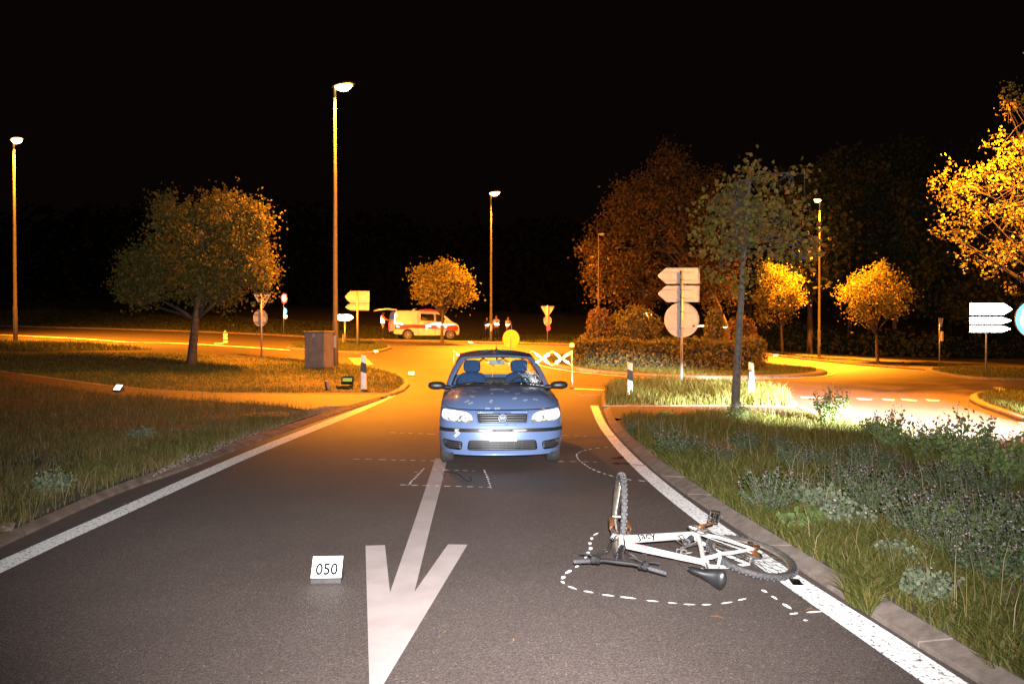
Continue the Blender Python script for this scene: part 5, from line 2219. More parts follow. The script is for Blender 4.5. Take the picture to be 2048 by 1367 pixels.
b = MB()
nu, nv = 48, 30
vs = [(k / nv) ** 1.3 for k in range(nv + 1)]
b.add([bonnet(-1 + 2 * i / nu, v) for v in vs for i in range(nu + 1)], [(j * (nu + 1) + i, j * (nu + 1) + i + 1, (j + 1) * (nu + 1) + i + 1, (j + 1) * (nu + 1) + i) for j in range(nv) for i in range(nu)])
b.build('bonnet', M['car_blue'], car, smooth=True)

# greenhouse: s 0 windscreen centre, 1 A pillar, 2 C pillar, 3 rear centre; w 0 waist .. 1 roof edge


def green(s, w):
    sg = -1 if s < 0 else 1
    s = abs(s)
    if s <= 1:
        lo = cowl(s)
        th = s
        hi = Vector((.545 * th, 1.76 - AX + .15 * th ** 2.2, 1.425 - .035 * th ** 2))
    elif s <= 2:
        u = s - 1
        t = TCOWL + u * (2.0 - TCOWL)
        lo = band(t, ztop(t))
        a = Vector((.545, 1.91 - AX, 1.39))
        c = Vector((.535, 3.36 - AX, 1.395))
        hi = a.lerp(c, u) + Vector((.02 * sin(pi * u), 0, .035 * sin(pi * u)))
    else:
        u = min(s - 2, 1.0)
        t = 2 + u
        lo = band(t, ztop(t))
        hi = Vector((.535 * (1 - u ** 2.2), 3.36 - AX + .11 * (1 - (1 - u) ** 2.2), 1.395 + .01 * u))
    P = lo.lerp(hi, w)
    P.z += .02 * sin(pi * w)
    P.x += .018 * sin(pi * w) * min(1, s)
    P.y -= .02 * sin(pi * w) * max(0, 1 - s)
    P.x *= sg
    return P


WS = [(-.90, .07), (0, .045), (.90, .07), (.865, .92), (.4, .945), (0, .95), (-.4, .945), (-.865, .92)]
WS = rounded(WS, .08)
SW1 = rounded([(1.10, .10), (1.52, .08), (1.52, .88), (1.26, .90)], .04)
SW2 = rounded([(1.57, .08), (1.88, .10), (1.86, .86), (1.57, .88)], .04)
RW = [(3.0, .14), (3.0, .88)] + rounded([(2.16, .86), (2.14, .16)], .04)[0:8]
RW = [(3.0, .14), (3.0, .88), (2.22, .87), (2.17, .84), (2.15, .79), (2.14, .22), (2.16, .17), (2.22, .15)]
gh = [WS, SW1, SW2, RW] + [mir(q) for q in (SW1, SW2, RW)]
b = MB()
b.cdt([(-3, 0), (3, 0), (3, 1), (-3, 1)], gh, green, .05, .06)
b.build('pillars', M['car_blue'], car, smooth=True, auto=50)


def gpanel(name, poly, m, off=.006, parent=None, holes=()):
    b = MB()
    C = Vector((0, 1.6, .9))

    def fn(s, w):
        p = green(s, w)
        e = .01
        n = (green(s + e, w) - green(s - e, w)).cross(green(s, w + e) - green(s, w - e)).normalized()
        if n.dot(p - C) < 0:
            n = -n
        return p - n * off
    b.cdt(poly, list(holes), fn, .06, .08)
    return b.build(name, m, parent or car, smooth=True)


ws_in = inset_hole(WS, .035)
gpanel('windscreen_seal', WS, M['black'], .003, holes=[ws_in])
wsg = gpanel('windscreen', inset_hole(WS, .012), M['car_glass'], .006)
for q in (SW1, SW2, RW):
    gpanel('side_window' if q is not RW else 'rear_window', q, M['car_glass'], .005)
    gpanel('side_window' if q is not RW else 'rear_window', mir(q), M['car_glass'], .005)
# roof
b = MB()
rs = [green(s, 1.0) for s in np.linspace(-3, 3, 97)[:-1]]
V, F, m_ = [], [], len(rs)
rings = 7
cen = Vector((0, 2.6 - AX, 0))
for r in range(rings):
    u = 1 - r / (rings - 1) * .98
    for p in rs:
        V.append((p.x * u, cen.y + (p.y - cen.y) * u, p.z + .065 * (1 - u ** 2.2)))
for r in range(rings - 1):
    for i in range(m_):
        j = (i + 1) % m_
        F.append((r * m_ + i, r * m_ + j, (r + 1) * m_ + j, (r + 1) * m_ + i))
F.append(tuple((rings - 1) * m_ + i for i in range(m_)))
b.add(V, F)
b.build('roof', M['car_blue'], car, smooth=True)
b = MB()
b.add([(x * .96, cen.y + (y - cen.y) * .97, z - .035) for x, y, z in V], F)
b.build('roof_lining', M['lining'], car, smooth=True)
# antenna
b = MB()
b.lathe([(.0, 1.47), (.035, 1.475), (.022, 1.50), (.006, 1.53), (.003, 1.58), (0, 1.585)], (0, 1.98 - AX + .1, 0), n=10)
b.build('antenna', M['black'], car, smooth=True)


# --- recessed parts of the nose, made from the same outlines
def bandpanel(name, poly, m, depth, parent=None, step=.05, bow=0.0):
    """panel of the nose set back by depth"""
    b = MB()
    b.cdt(bandpoly(poly), [], lambda t, z: bandn(t, z, depth), step, .03)
    return b.build(name, m, parent or car, smooth=True)


def bandn(t, z, off):
    """point of the body set inwards by off along the surface normal"""
    e = .004
    p = band(t, z)
    n = (band(t + e, z) - band(t - e, z)).cross(band(t, z + e) - band(t, z - e)).normalized()
    if n.y > 0:
        n = -n
    return p - n * off


def wall(name, poly, m, d0, d1, parent=None):
    b = MB()
    q = bandpoly(poly)
    n = len(q)
    V = []
    for t, z in q:
        V += [bandn(t, z, d0), bandn(t, z, d1)]
    b.add(V, [(2 * i, 2 * ((i + 1) % n), 2 * ((i + 1) % n) + 1, 2 * i + 1) for i in range(n)])
    return b.build(name, m, parent or car, smooth=True, auto=40)


def barpts(x0, x1, z, n=16, off=0.0):
    return [band(t_of_x(x, z), z) + Vector((0, off, 0)) for x in np.linspace(x0, x1, n)]


g = bandpanel('grille', GRILLE, M['grille_dark'], .05)
wall('grille_frame', GRILLE, M['black'], -.004, .05, g)
fr = [band(t, z) + Vector((0, -.008, 0)) for t, z in bandpoly(GRILLE)]
b = MB()
b.tube(fr, .010, 6, closed=True)
b.build('grille_surround', M['car_blue'], g, smooth=True)
for z in (.71, .68, .648, .622):
    w = .322 - (.737 - z) * .15
    b = MB()
    b.tube(barpts(-w, w, z, off=.016), .0095, 6)
    b.build('grille_bar', M['grille_bar'], g, smooth=True)
# round badge with the maker's lettering
bc = band(0, .672) + Vector((0, -.012, 0))
b = MB()
b.lathe([(.0, .0), (.050, .0), (.056, .006), (.060, .0), (.060, -.02)], bc, (0, -1, 0), 32)
bd = b.build('badge', M['chrome'], g, smooth=True, auto=40)
b = MB()
b.lathe([(.0, .0035), (.047, .003), (.0475, 0)], bc, (0, -1, 0), 28)
b.build('badge_disc', M['badge_blue'], bd, smooth=True, auto=40)
text('FIAT', .036, M['chrome'], 'badge_letters', bd, bc + Vector((0, -.0042, 0)), FRONT, .95)
# lower intake and fog recesses
g = bandpanel('lower_intake', INTAKE, M['grille_dark'], .07)
wall('intake_frame', INTAKE, M['black'], -.002, .07, g)
for z in (.370, .346, .322, .298, .276):
    b = MB()
    b.tube(barpts(-.45, .45, z, off=.03), .006, 6)
    b.build('intake_bar', M['grille_bar'], g, smooth=True)
for x in np.linspace(-.25, .25, 6):
    b = MB()
    b.tube([band(t_of_x(x, z), z) + Vector((0, .035, 0)) for z in (.264, .33, .393)], .004, 5)
    b.build('intake_bar', M['grille_bar'], g, smooth=True)
for p in (FOG, mir(FOG)):
    g = bandpanel('fog_recess', p, M['grille_dark'], .055)
    wall('recess_frame', p, M['black'], -.002, .055, g)
    for z in (.345, .318, .29):
        xs_ = [q[0] for q in p]
        b = MB()
        lo_, hi_ = (min(xs_) + .02, max(xs_) - .05) if min(xs_) > 0 else (min(xs_) + .05, max(xs_) - .02)
        b.tube(barpts(lo_, hi_, z, 8, .03), .005, 5)
        b.build('recess_bar', M['grille_bar'], g, smooth=True)
# black rubbing strip with its chrome end pieces
SP = [(x, z) for x, z in zip(np.linspace(-.812, .812, 33), [.487 + .012 * (1 - (x / .812) ** 2) for x in np.linspace(-.812, .812, 33)])]
SP2 = [(x, z + .046) for x, z in reversed(SP)]
b = MB()
b.cdt(bandpoly(SP + SP2), [], lambda t, z: band(t, z) + Vector((0, -.010 + .0 * t, 0)) + Vector((.004 if t > 0 else -.004, 0, 0)), .05, .02)
st = b.build('rubbing_strip', M['black'], car, smooth=True)
for x0, x1 in ((-.315, -.13), (.13, .315)):
    b = MB()
    b.tube(barpts(x0, x1, .522, 8, -.020), [.004, .011, .012, .012, .012, .012, .011, .004], 8)
    b.build('bright_insert', M['bright_trim'], st, smooth=True)
b = MB()
b.tube(barpts(-.12, .12, .522, 8, -.018), .008, 8)
b.build('centre_insert', M['grille_bar'], st, smooth=True)
# number plate: blank, its sheeting throws the flash back
b = MB()
pc = band(0, .44)
b.box((.0, pc.y - .016, .447), (.36, .01, .115))
b.build('plate_holder', M['black'], car, bevel=.004)
b = MB()
b.box((.0, pc.y - .023, .447), (.345, .005, .10))
b.build('number_plate', M['retro_white'], car, bevel=.002)
b = MB()
b.tube(barpts(-.66, .66, .207, 24, -.004), .012, 8)
b.build('lip', M['car_blue'], car, smooth=True)

# --- headlights
for sgn in (1, -1):
    P = HEAD if sgn > 0 else mir(HEAD)
    hl = bandpanel('headlight', inset_hole(P, .004), M['reflector_matt'], .075)
    wall('bezel', P, M['reflector'], .0, .078, hl)
    for cx, cz, R, dpt in ((.625, .69, .066, .03), (.475, .665, .046, .03)):
        c = band(t_of_x(sgn * cx, cz), cz) + Vector((0, .035, 0))
        nrm = Vector((sgn * .12, -1, .0)).normalized()
        b = MB()
        b.lathe([(.008, -dpt), (R * .4, -dpt * .85), (R * .75, -dpt * .45), (R * .95, .0), (R, .008), (R * 1.06, .004), (R * 1.1, -.012)], c, nrm, 28)
        b.build('reflector_bowl', M['reflector'], hl, smooth=True)
        b = MB()
        b.lathe([(0, .008), (.012, .006), (.014, -.004), (.014, -.03)], c - nrm * .01, nrm, 14)
        b.build('bulb_cap', M['chrome'], hl, smooth=True)
    c = band(t_of_x(sgn * .735, .70), .70) + Vector((0, .03, 0))
    b = MB()
    b.lathe([(0, -.015), (.02, -.012), (.034, .004), (.038, 0)], c, Vector((sgn * .4, -1, 0)), 18)
    b.build('indicator_bowl', M['reflector'], hl, smooth=True)
    b = MB()
    rg = np.random.default_rng(5)
    for _ in range(26):
        x, z = rg.uniform(.40, .76), rg.uniform(.63, .75)
        if inpoly([(x, z)], HEAD)[0]:
            p = band(t_of_x(sgn * x, z), z) + Vector((0, rg.uniform(.04, .06), 0))
            b.box(p, (rg.uniform(.01, .035), .01, rg.uniform(.006, .02)), Matrix.Rotation(rg.uniform(-.6, .6), 3, 'Y'))
    b.build('inner_facets', M['reflector'], hl)
    bandpanel('lens', P, M['lens'], -.001, hl)

# --- mirrors, wipers
for sgn in (1, -1):
    mr = MB()
    c = Vector((sgn * .885, 1.36 - AX, 1.005))
    prof = [(-.125, .012), (-.115, .04), (-.06, .06), (.02, .066), (.08, .058), (.115, .036), (.125, .01)]
    V, F, n = [], [], 14
    for s, r in prof:
        for k in range(n):
            a = 2 * pi * k / n
            V.append(c + Vector((s * sgn, cos(a) * r * .95, sin(a) * r * .92 + .01 * s)))
    for i in range(len(prof) - 1):
        for k in range(n):
            F.append((i * n + k, i * n + (k + 1) % n, (i + 1) * n + (k + 1) % n, (i + 1) * n + k))
    F += [tuple(range(n)), tuple((len(prof) - 1) * n + k for k in range(n))]
    mr.add(V, F)
    mr.tube([c + Vector((-sgn * .20, .03, -.03)), c + Vector((-sgn * .08, 0, -.02))], [.03, .035], 8)
    mr.build('door_mirror', M['black'], car, smooth=True, auto=60, fix=True)


def glass_pt(s, w, off):
    p = green(s, w)
    e = .01
    n = (green(s + e, w) - green(s - e, w)).cross(green(s, w + e) - green(s, w - e)).normalized()
    if n.y > 0:
        n = -n
    return p + n * off


for s0, s1 in ((.02, .80), (-.80, -.06)):
    b = MB()
    b.tube([glass_pt(s, .075 + .03 * sin(pi * k / 9), .014) for k, s in enumerate(np.linspace(s0, s1, 10))], .009, 6)
    b.tube([glass_pt(s0, .01, .02), glass_pt(s0 + (s1 - s0) * .5, .09, .022)], .008, 6)
    b.build('wiper', M['black'], car, smooth=True)
b = MB()
b.cdt([(-.97, 0), (.97, 0), (.97, .055), (-.97, .055)], [], lambda s, w: glass_pt(s, w, .006), .08, .03)
b.build('cowl_panel', M['black'], car, smooth=True)

# cracked corner of the windscreen (driver's side, right in the picture)
rg = np.random.default_rng(9)
b = MB()
cs, cw = .70, .20
for i in range(30):
    a = rg.uniform(0, 2 * pi)
    L = rg.uniform(.08, .42)
    s, w = cs, cw
    pts = []
    for k in range(5):
        u = k / 4
        s_, w_ = cs + cos(a) * L * u * .8 + rg.normal() * .008, cw + sin(a) * L * u * 1.5 + rg.normal() * .012
        if abs(s_) > .86 or w_ < .07 or w_ > .9:
            break
        pts.append(glass_pt(s_, w_, .001))
    if len(pts) > 1:
        b.tube(pts, [.0017 * (1 - .18 * k) for k in range(len(pts))], 3, cap=False)
for R0 in (.03, .055, .085, .12, .16):
    a0 = rg.uniform(0, 6)
    for q in range(3):
        A = np.linspace(a0 + q * 2.1, a0 + q * 2.1 + rg.uniform(.8, 1.8), 9)
        pts = [glass_pt(min(cs + cos(a) * R0 * (1 + .1 * rg.normal()), .87), max(cw + sin(a) * R0 * 1.9 * (1 + .1 * rg.normal()), .07), .001) for a in A]
        b.tube(pts, .0011, 3, cap=False)
b.build('glass_cracks', M['crack'], wsg)
b = MB()
for _ in range(46):
    a, r = rg.uniform(0, 2 * pi), abs(rg.normal()) * .14
    p = glass_pt(min(cs + cos(a) * r, .86), max(.07, cw + sin(a) * r * 1.7), .002)
    b.box(p, (rg.uniform(.004, .014), .003, rg.uniform(.004, .012)), Matrix.Rotation(rg.uniform(0, 3), 3, 'Y'))
b.build('glass_splinters', M['crack'], wsg)

# --- cabin
b = MB()
b.box((0, 1.42 - AX, .84), (1.26, .42, .22))
b.box((0, 1.30 - AX, .90), (1.2, .3, .08))
b.build('dashboard', M['interior'], car, bevel=.04)
b = MB()
b.box((0, 2.3 - AX, .33), (1.42, 2.6, .06))
b.build('floor_pan', M['interior'], car)
for x in (-.37, .37):
    b = MB()
    Rx = Matrix.Rotation(radians(-14), 3, 'X')
    pad(b, (x, 2.28 - AX, .84), (.47, .15, .62), Rx, 4)
    stt = b.build('front_seat', M['seat_blue'], car, smooth=True)
    b = MB()
    pad(b, (x, 2.02 - AX, .53), (.48, .52, .17), None, 4)
    b.build('seat_cushion', M['seat_blue'], stt, smooth=True)
    b = MB()
    pad(b, (x, 2.385 - AX, 1.235), (.27, .10, .20), Rx, 3.6)
    b.build('head_restraint', M['seat_blue'], stt, smooth=True)
    b = MB()
    for q in (-.06, .06):
        b.tube([(x + q, 2.35 - AX, 1.08), (x + q, 2.38 - AX, 1.2)], .006, 6)
    b.build('restraint_rods', M['chrome'], stt)
b = MB()
b.box((0, 3.15 - AX, .74), (1.25, .14, .56), Matrix.Rotation(radians(-16), 3, 'X'))
b.box((0, 2.9 - AX, .50), (1.25, .5, .16))
b.build('rear_bench', M['interior'], car, bevel=.05)
b = MB()
b.box((0, 3.46 - AX, .94), (1.2, .5, .03))
b.build('parcel_shelf', M['interior'], car)
# steering wheel on the right in the picture
c = Vector((.37, 1.76 - AX, .95))
Rm = Matrix.Rotation(radians(-65), 3, 'X')
b = MB()
b.tube([c + Rm @ Vector((.185 * cos(a), .185 * sin(a), 0)) for a in np.linspace(0, 2 * pi, 28, endpoint=False)], .015, 8, closed=True)
for a in (0.2, pi - .2, 3 * pi / 2):
    b.tube([c, c + Rm @ Vector((.18 * cos(a), .18 * sin(a), 0))], .014, 6)
b.box(c, (.13, .05, .12), Rm)
b.tube([c, c + Vector((0, -.35, -.2))], .03, 8)
b.build('steering_wheel', M['interior'], car, smooth=True, auto=40)
b = MB()
mc = Vector((0, 1.80 - AX, 1.318))
pad(b, mc, (.235, .035, .075), None, 5)
im = b.build('inside_mirror', M['lining'], car, smooth=True)
b = MB()
b.tube([mc, mc + Vector((0, -.02, .07))], .012, 8)
b.build('mirror_stem', M['black'], im)
b = MB()
b.lathe([(0, 0), (.03, 0), (.03, -.004)], mc + Vector((.03, -.019, .012)), (0, -1, 0), 20)
b.build('mirror_reflection', M['badge_blue'], im)  # blue disc painted on as the mirror's reflection
# underside and wheel houses
b = MB()
b.box((0, 1.95 - AX, .23), (1.36, 3.3, .04))
b.box((0, .42 - AX, .30), (1.1, .5, .06))
for y in (AX, AX + 2.46):
    b.box((0, y - AX, .42), (1.16, .7, .36))
b.build('underbody', M['black'], car)


def car_wheel(x, y, R=.292, w=.18, parent=None, rimm='alu', spokes=7, toy=False):
    s = 1 if x > 0 else -1
    b = MB()
    o = Vector((x - s * w / 2, y, R))
    ax = (s, 0, 0)
    b.lathe([(R * .64, 0.006), (R * .8, -.006), (R * .93, .004), (R * .985, .022), (R, .05), (R, w - .05), (R * .985, w - .022), (R * .93, w - .004), (R * .8, w + .004), (R * .64, w - .008)], o, ax, 40)
    t = b.build('tyre', M['rubber'], parent, smooth=True, auto=50)
    b = MB()
    b.lathe([(R * .65, 0), (R * .62, w * .5), (R * .645, w - .006), (R * .60, w - .012), (R * .57, w * .7), (.0, w * .62)], o, ax, 32)
    b.build('wheel_drum', M['alu_dark'], t, smooth=True, auto=40)
    b = MB()
    for k in range(spokes):
        a = 2 * pi * k / spokes
        u = Vector((0, cos(a), sin(a)))
        p0, p1 = o + Vector(ax) * (w * .86) + u * R * .12, o + Vector(ax) * (w * .93) + u * R * .62
        b.tube([p0, p1], [R * .075, R * .05], 6)
    b.lathe([(.0, w * .96), (R * .17, w * .94), (R * .19, w * .8)], o, ax, 18)
    b.lathe([(R * .56, w * .86), (R * .60, w * .965), (R * .65, w * .97), (R * .66, w * .85)], o, ax, 36)
    b.build('rim', M[rimm], t, smooth=True, auto=45)
    return t


for x in (-.715, .715):
    car_wheel(x, 0, parent=car)
    car_wheel(x, 2.46, parent=car)

# --- white marking tapes stuck on bonnet and bumper, where the photograph shows them
def on_bonnet(px, py):
    best = None
    for i in range(61):
        for j in range(41):
            u, v = -1 + i / 30, j / 40
            p = car.matrix_basis @ bonnet(u, v)
            q = (1024 + FPX * p.x / p.y, 0)
            rel_ = p - Vector((0, 0, CAM_H))
            dz = -rel_.y * sin(PITCH) * 0
            yy = rel_.y * cos(PITCH) - rel_.z * sin(PITCH)
            zz = rel_.y * sin(PITCH) + rel_.z * cos(PITCH)
            sx, sy = 1024 + FPX * rel_.x / yy, 683.5 - FPX * zz / yy
            d = (sx - px) ** 2 + (sy - py) ** 2
            if best is None or d < best[0]:
                best = (d, u, v)
    return best[1], best[2]


TAPES = [(908, 772, .5), (914, 779, -.1), (927, 780, .2), (911, 784, .7), (942, 781, -.4), (949, 783, -.5), (928, 788, .5), (946, 793, -.6), (960, 776, -.3), (932, 803, .7), (943, 807, .6), (982, 787, 1.5),
         (980, 803, 1.3), (1011, 784, .1), (1026, 777, -.3), (1031, 797, .6), (1033, 788, .1), (1050, 801, .5), (1051, 777, .4), (1049, 783, -.4), (1071, 798, -.3), (974, 819, .05), (992, 819, .1)]
for px, py, an in TAPES:
    u, v = on_bonnet(px, py)
    v = max(.02, v)
    P0 = bonnet(u, v)
    eu = (bonnet(u + .02, v) - bonnet(u - .02, v)).normalized()
    ev = (bonnet(u, v + .02) - bonnet(u, v - .02)).normalized()
    nn_ = eu.cross(ev).normalized()
    if nn_.z < 0:
        nn_ = -nn_
    a = an
    d1 = (eu * cos(a) + ev * sin(a) * 1.0).normalized()
    d2 = nn_.cross(d1)
    L, w_ = .062, .026
    b = MB()
    for s_ in (-1, 1):
        o_ = P0 + nn_ * .003 + d2 * s_ * w_ * .42
        b.add([o_ - d1 * L / 2 - d2 * .0032, o_ + d1 * L / 2 - d2 * .0032, o_ + d1 * L / 2 + d2 * .0032, o_ - d1 * L / 2 + d2 * .0032], [(0, 1, 2, 3)])
    for s_ in (-1, 1):
        o_ = P0 + nn_ * .0032 + d1 * s_ * L * .45
        if s_ > 0 or R_.random() < .5:
            b.add([o_ - d2 * w_ / 2 - d1 * .004, o_ + d2 * w_ / 2 - d1 * .004, o_ + d2 * w_ / 2 + d1 * .004, o_ - d2 * w_ / 2 + d1 * .004], [(0, 1, 2, 3)])
    b.build('marking_tape', M['tape'], car)
for (x, z, an, L) in ((-.575, .512, 0, .07), (-.58, .462, .75, .085)):
    p = band(t_of_x(x, z), z) + Vector((-.004, -.018, 0))
    d1, d2 = Vector((cos(an), .15 * cos(an), sin(an))), Vector((-sin(an), 0, cos(an)))
    b = MB()
    for s_ in (-1, 1):
        b.box(p + d2 * s_ * .012 + d1 * 0, (L, .002, .009), Matrix.Rotation(-an, 3, 'Y'))
    b.box(p + d1 * L * .45, (.009, .002, .03), Matrix.Rotation(-an, 3, 'Y'))
    b.box(p - d1 * L * .2, (.012, .002, .03), Matrix.Rotation(-an, 3, 'Y'))
    b.build('marking_tape', M['tape'], car)

# ================================================================== fallen bicycle
F_ = Vector((-0.9123, 0.344, 0.222))
U_ = Vector((-0.3687, -0.9261, -0.0801))
Z_ = Vector((0.1781, -0.1549, 0.9717))
BT = Vector((1.80019301, 5.99471403, 0.09830168))
bike = thing('bicycle', 'white mountain bicycle lying on its side with the front wheel turned upright', 'bicycle', BT)
bike.rotation_mode = 'QUATERNION'
bike.rotation_quaternion = Matrix((F_, U_, Z_)).transposed().to_quaternion()
# bike coordinates: x forward, y up, z to the right-hand side
BB = Vector((.4227, -.0963, 0))
HL = Vector((.9018, .4532, 0))
HT = Vector((.866, .5871, 0))
SD = Vector((.2358, .5795, 0))
RR = .3408
head_ax = (HT - HL).normalized()
BM = Matrix((F_, U_, Z_))                       # world to bike coordinates (rotation)
# front wheel: stands upright on the road, nearly edge on
FC = BM @ (Vector((.838, 6.23, .345)) - BT)
ps_, ln_ = .035, radians(4)
e1 = BM @ Vector((sin(ps_), cos(ps_), 0))
e2 = BM @ Vector((sin(ln_), 0, cos(ln_)))
bar_ax = e1.cross(e2).normalized()              # axle of the front wheel
axd = (HL - FC)
axd = (axd - bar_ax * axd.dot(bar_ax)).normalized()
dirf = bar_ax.cross(axd)
if (BM.transposed() @ dirf).z < 0:
    dirf = -dirf
if (BM.transposed() @ bar_ax).x < 0:
    bar_ax = -bar_ax


def bike_wheel(c, u, v, n_ax, knobs, parent):
    """u, v span the wheel's plane"""
    r0 = RR - .026
    b = MB()
    A = np.linspace(0, 2 * pi, 56, endpoint=False)
    b.tube([c + (u * cos(a) + v * sin(a)) * r0 for a in A], .0245, 10, closed=True)
    ty = b.build('tyre', M['rubber'], parent, smooth=True)
    b = MB()
    K = 84
    for i in range(K):
        a = 2 * pi * i / K
        er = u * cos(a) + v * sin(a)
        et = -u * sin(a) + v * cos(a)
        Rm = Matrix((et, er, n_ax)).transposed()
        for off, tilt in ((-.017, -.75), (.017, .75)) if i % 2 else ((-.006, -.25), (.008, .3)):
            p = c + er * (r0 + .0245 * cos(tilt) + .001) + n_ax * .0255 * sin(tilt)
            b.box(p, (.013, .0075, .011), Rm)
    kn = b.build('tread_knobs', M['knob'], ty)
    kn['kind'] = 'stuff'
    b = MB()
    rr = RR - .058
    prof = [(-.011, .012), (.011, .012), (.012, -.006), (.004, -.013), (-.004, -.013), (-.012, -.006)]
    V, F = [], []
    for a in A:
        er = u * cos(a) + v * sin(a)
        for s, q in prof:
            V.append(c + er * (rr + q) + n_ax * s)
    n, m_ = len(A), len(prof)
    for i in range(n):
        j = (i + 1) % n
        for k in range(m_):
            F.append((i * m_ + k, i * m_ + (k + 1) % m_, j * m_ + (k + 1) % m_, j * m_ + k))
    b.add(V, F)
    rim = b.build('rim', M['rim_bike'], parent, smooth=True, auto=30)
    for i in range(32):
        a = 2 * pi * i / 32
        a2 = a + (.5 if i % 4 < 2 else -.5)
        s = .028 if i % 2 else -.028
        b = MB()
        b.tube([c + (u * cos(a2) + v * sin(a2)) * .02 + n_ax * s, c + (u * cos(a) + v * sin(a)) * (rr - .012)], .0014, 4, cap=False)
        b.build('spoke', M['steel'], rim)
    b = MB()
    b.lathe([(0, -.052), (.008, -.052), (.008, -.034), (.022, -.032), (.022, -.026), (.014, -.02), (.013, .02), (.022, .026), (.022, .032), (.008, .034), (.008, .052), (0, .052)], c, n_ax, 14)
    b.build('hub', M['steel'], parent, smooth=True, auto=40)
    return ty


M['knob'] = mat('tread_rubber', (0.055, 0.055, 0.06), .8)
M['rim_bike'] = mat('bike_rim', (0.32, 0.27, 0.22), .3, .75, c2=(0.22, 0.15, 0.1), scale=12)
X_, Y_, Zb = Vector((1, 0, 0)), Vector((0, 1, 0)), Vector((0, 0, 1))
bike_wheel(Vector((0, 0, 0)), X_, Y_, Zb, True, bike)
bike_wheel(FC, axd, dirf, bar_ax, True, bike)


def btube(name, pts, r, m, parent=bike, n=12):
    b = MB()
    b.tube(pts, r, n)
    return b.build(name, m, parent, smooth=True, auto=60)


# frame: head tube, down tube, low top tube running on into the curved stay, seat tube, chain stays
btube('head_tube', [HL - axd * .01, HL + axd * .02, HT - axd * .02, HT + axd * .01], [.026, .024, .024, .026], M['frame_white'])
dt0, dt1 = HL + axd * .015, BB + Vector((.03, .02, 0))
dt = btube('down_tube', [dt0, dt0.lerp(dt1, .05), dt0.lerp(dt1, .95), dt1], [.027, .031, .029, .025], M['frame_white'])
ST1 = BB.lerp(SD, .76)
tt0 = HT - axd * .03
kn = Vector((.335, .405, 0))
tt = btube('top_tube', [tt0, tt0.lerp(kn, .3), tt0.lerp(kn, .7), kn, Vector((.27, .385, .0))], [.025, .025, .023, .022, .02], M['frame_white'])
btube('seat_tube', [BB, BB.lerp(SD, .35), Vector((.31, .36, 0))], [.021, .019, .019], M['frame_white'])
for s in (-1, 1):
    btube('seat_stay', [Vector((.315, .375, s * .018)), Vector((.262, .352, s * .035)), Vector((.205, .27, s * .052)), Vector((.14, .20, s * .056)), Vector((.06, .085, s * .058)), Vector((.0, .0, s * .062))],
          [.015, .016, .015, .014, .012, .01], M['frame_white'])
    btube('chain_stay', [BB + Vector((-.02, .03, s * .03)), Vector((.25, -.04, s * .055)), Vector((.1, -.015, s * .06)), Vector((0, 0, s * .063))], [.014, .012, .011, .01], M['frame_white'])
btube('stay_bridge', [Vector((.205, .27, -.05)), Vector((.205, .275, 0)), Vector((.205, .27, .05))], .011, M['frame_white'])
b = MB()
b.lathe([(0, -.038), (.026, -.038), (.026, .038), (0, .038)], BB, Zb, 18)
b.build('bottom_bracket', M['frame_white'], bike, smooth=True, auto=40)
# shock absorber with its bracket
sh0, sh1 = BB + Vector((.03, .07, 0)), Vector((.475, .16, 0))
btube('shock_absorber', [sh0, sh0.lerp(sh1, .12), sh0.lerp(sh1, .13), sh0.lerp(sh1, .72), sh0.lerp(sh1, .73), sh1], [.012, .012, .024, .024, .011, .011], M['grip'])
for s in (-.018, .018):
    btube('shock_bracket', [Vector((.55, .10, s)), sh1 + Vector((0, 0, s)), Vector((.52, .045, s)), Vector((.55, .10, s))], .006, M['steel'], n=6)
# fork
cr = HL - axd * .035
btube('fork_crown', [cr - bar_ax * .065, cr - bar_ax * .03 + axd * .01, cr + bar_ax * .03 + axd * .01, cr + bar_ax * .065], [.022, .02, .02, .022], M['galv'])
for s in (-1, 1):
    o = bar_ax * s * .062
    top = cr + o + axd * .02
    bot = FC + o - dirf * .012
    lg = btube('fork_leg', [top.lerp(bot, .42), top.lerp(bot, .45), top.lerp(bot, .96), bot], [.02, .023, .02, .013], M['brown_metal'])
    btube('stanchion', [top, top.lerp(bot, .44)], .0145, M['steel'], lg)
    btube('brake_arm', [FC.lerp(cr, .76) + o * .9 + dirf * .03, FC.lerp(cr, .97) + o * .7 + dirf * .035], [.008, .006], M['black'], lg, 6)
    b = MB()
    b.lathe([(0, 0), (.02, 0), (.022, .012), (.0, .02)], top, axd, 12)
    b.build('leg_cap', M['steel'], lg, smooth=True, auto=30)
btube('fork_arch', [FC.lerp(cr, .62) * 1 + bar_ax * -.06 + dirf * .02, FC + axd * (RR + .03) - bar_ax * .03, FC + axd * (RR + .03) + bar_ax * .03, FC.lerp(cr, .62) + bar_ax * .06 + dirf * .02], .009, M['brown_metal'])
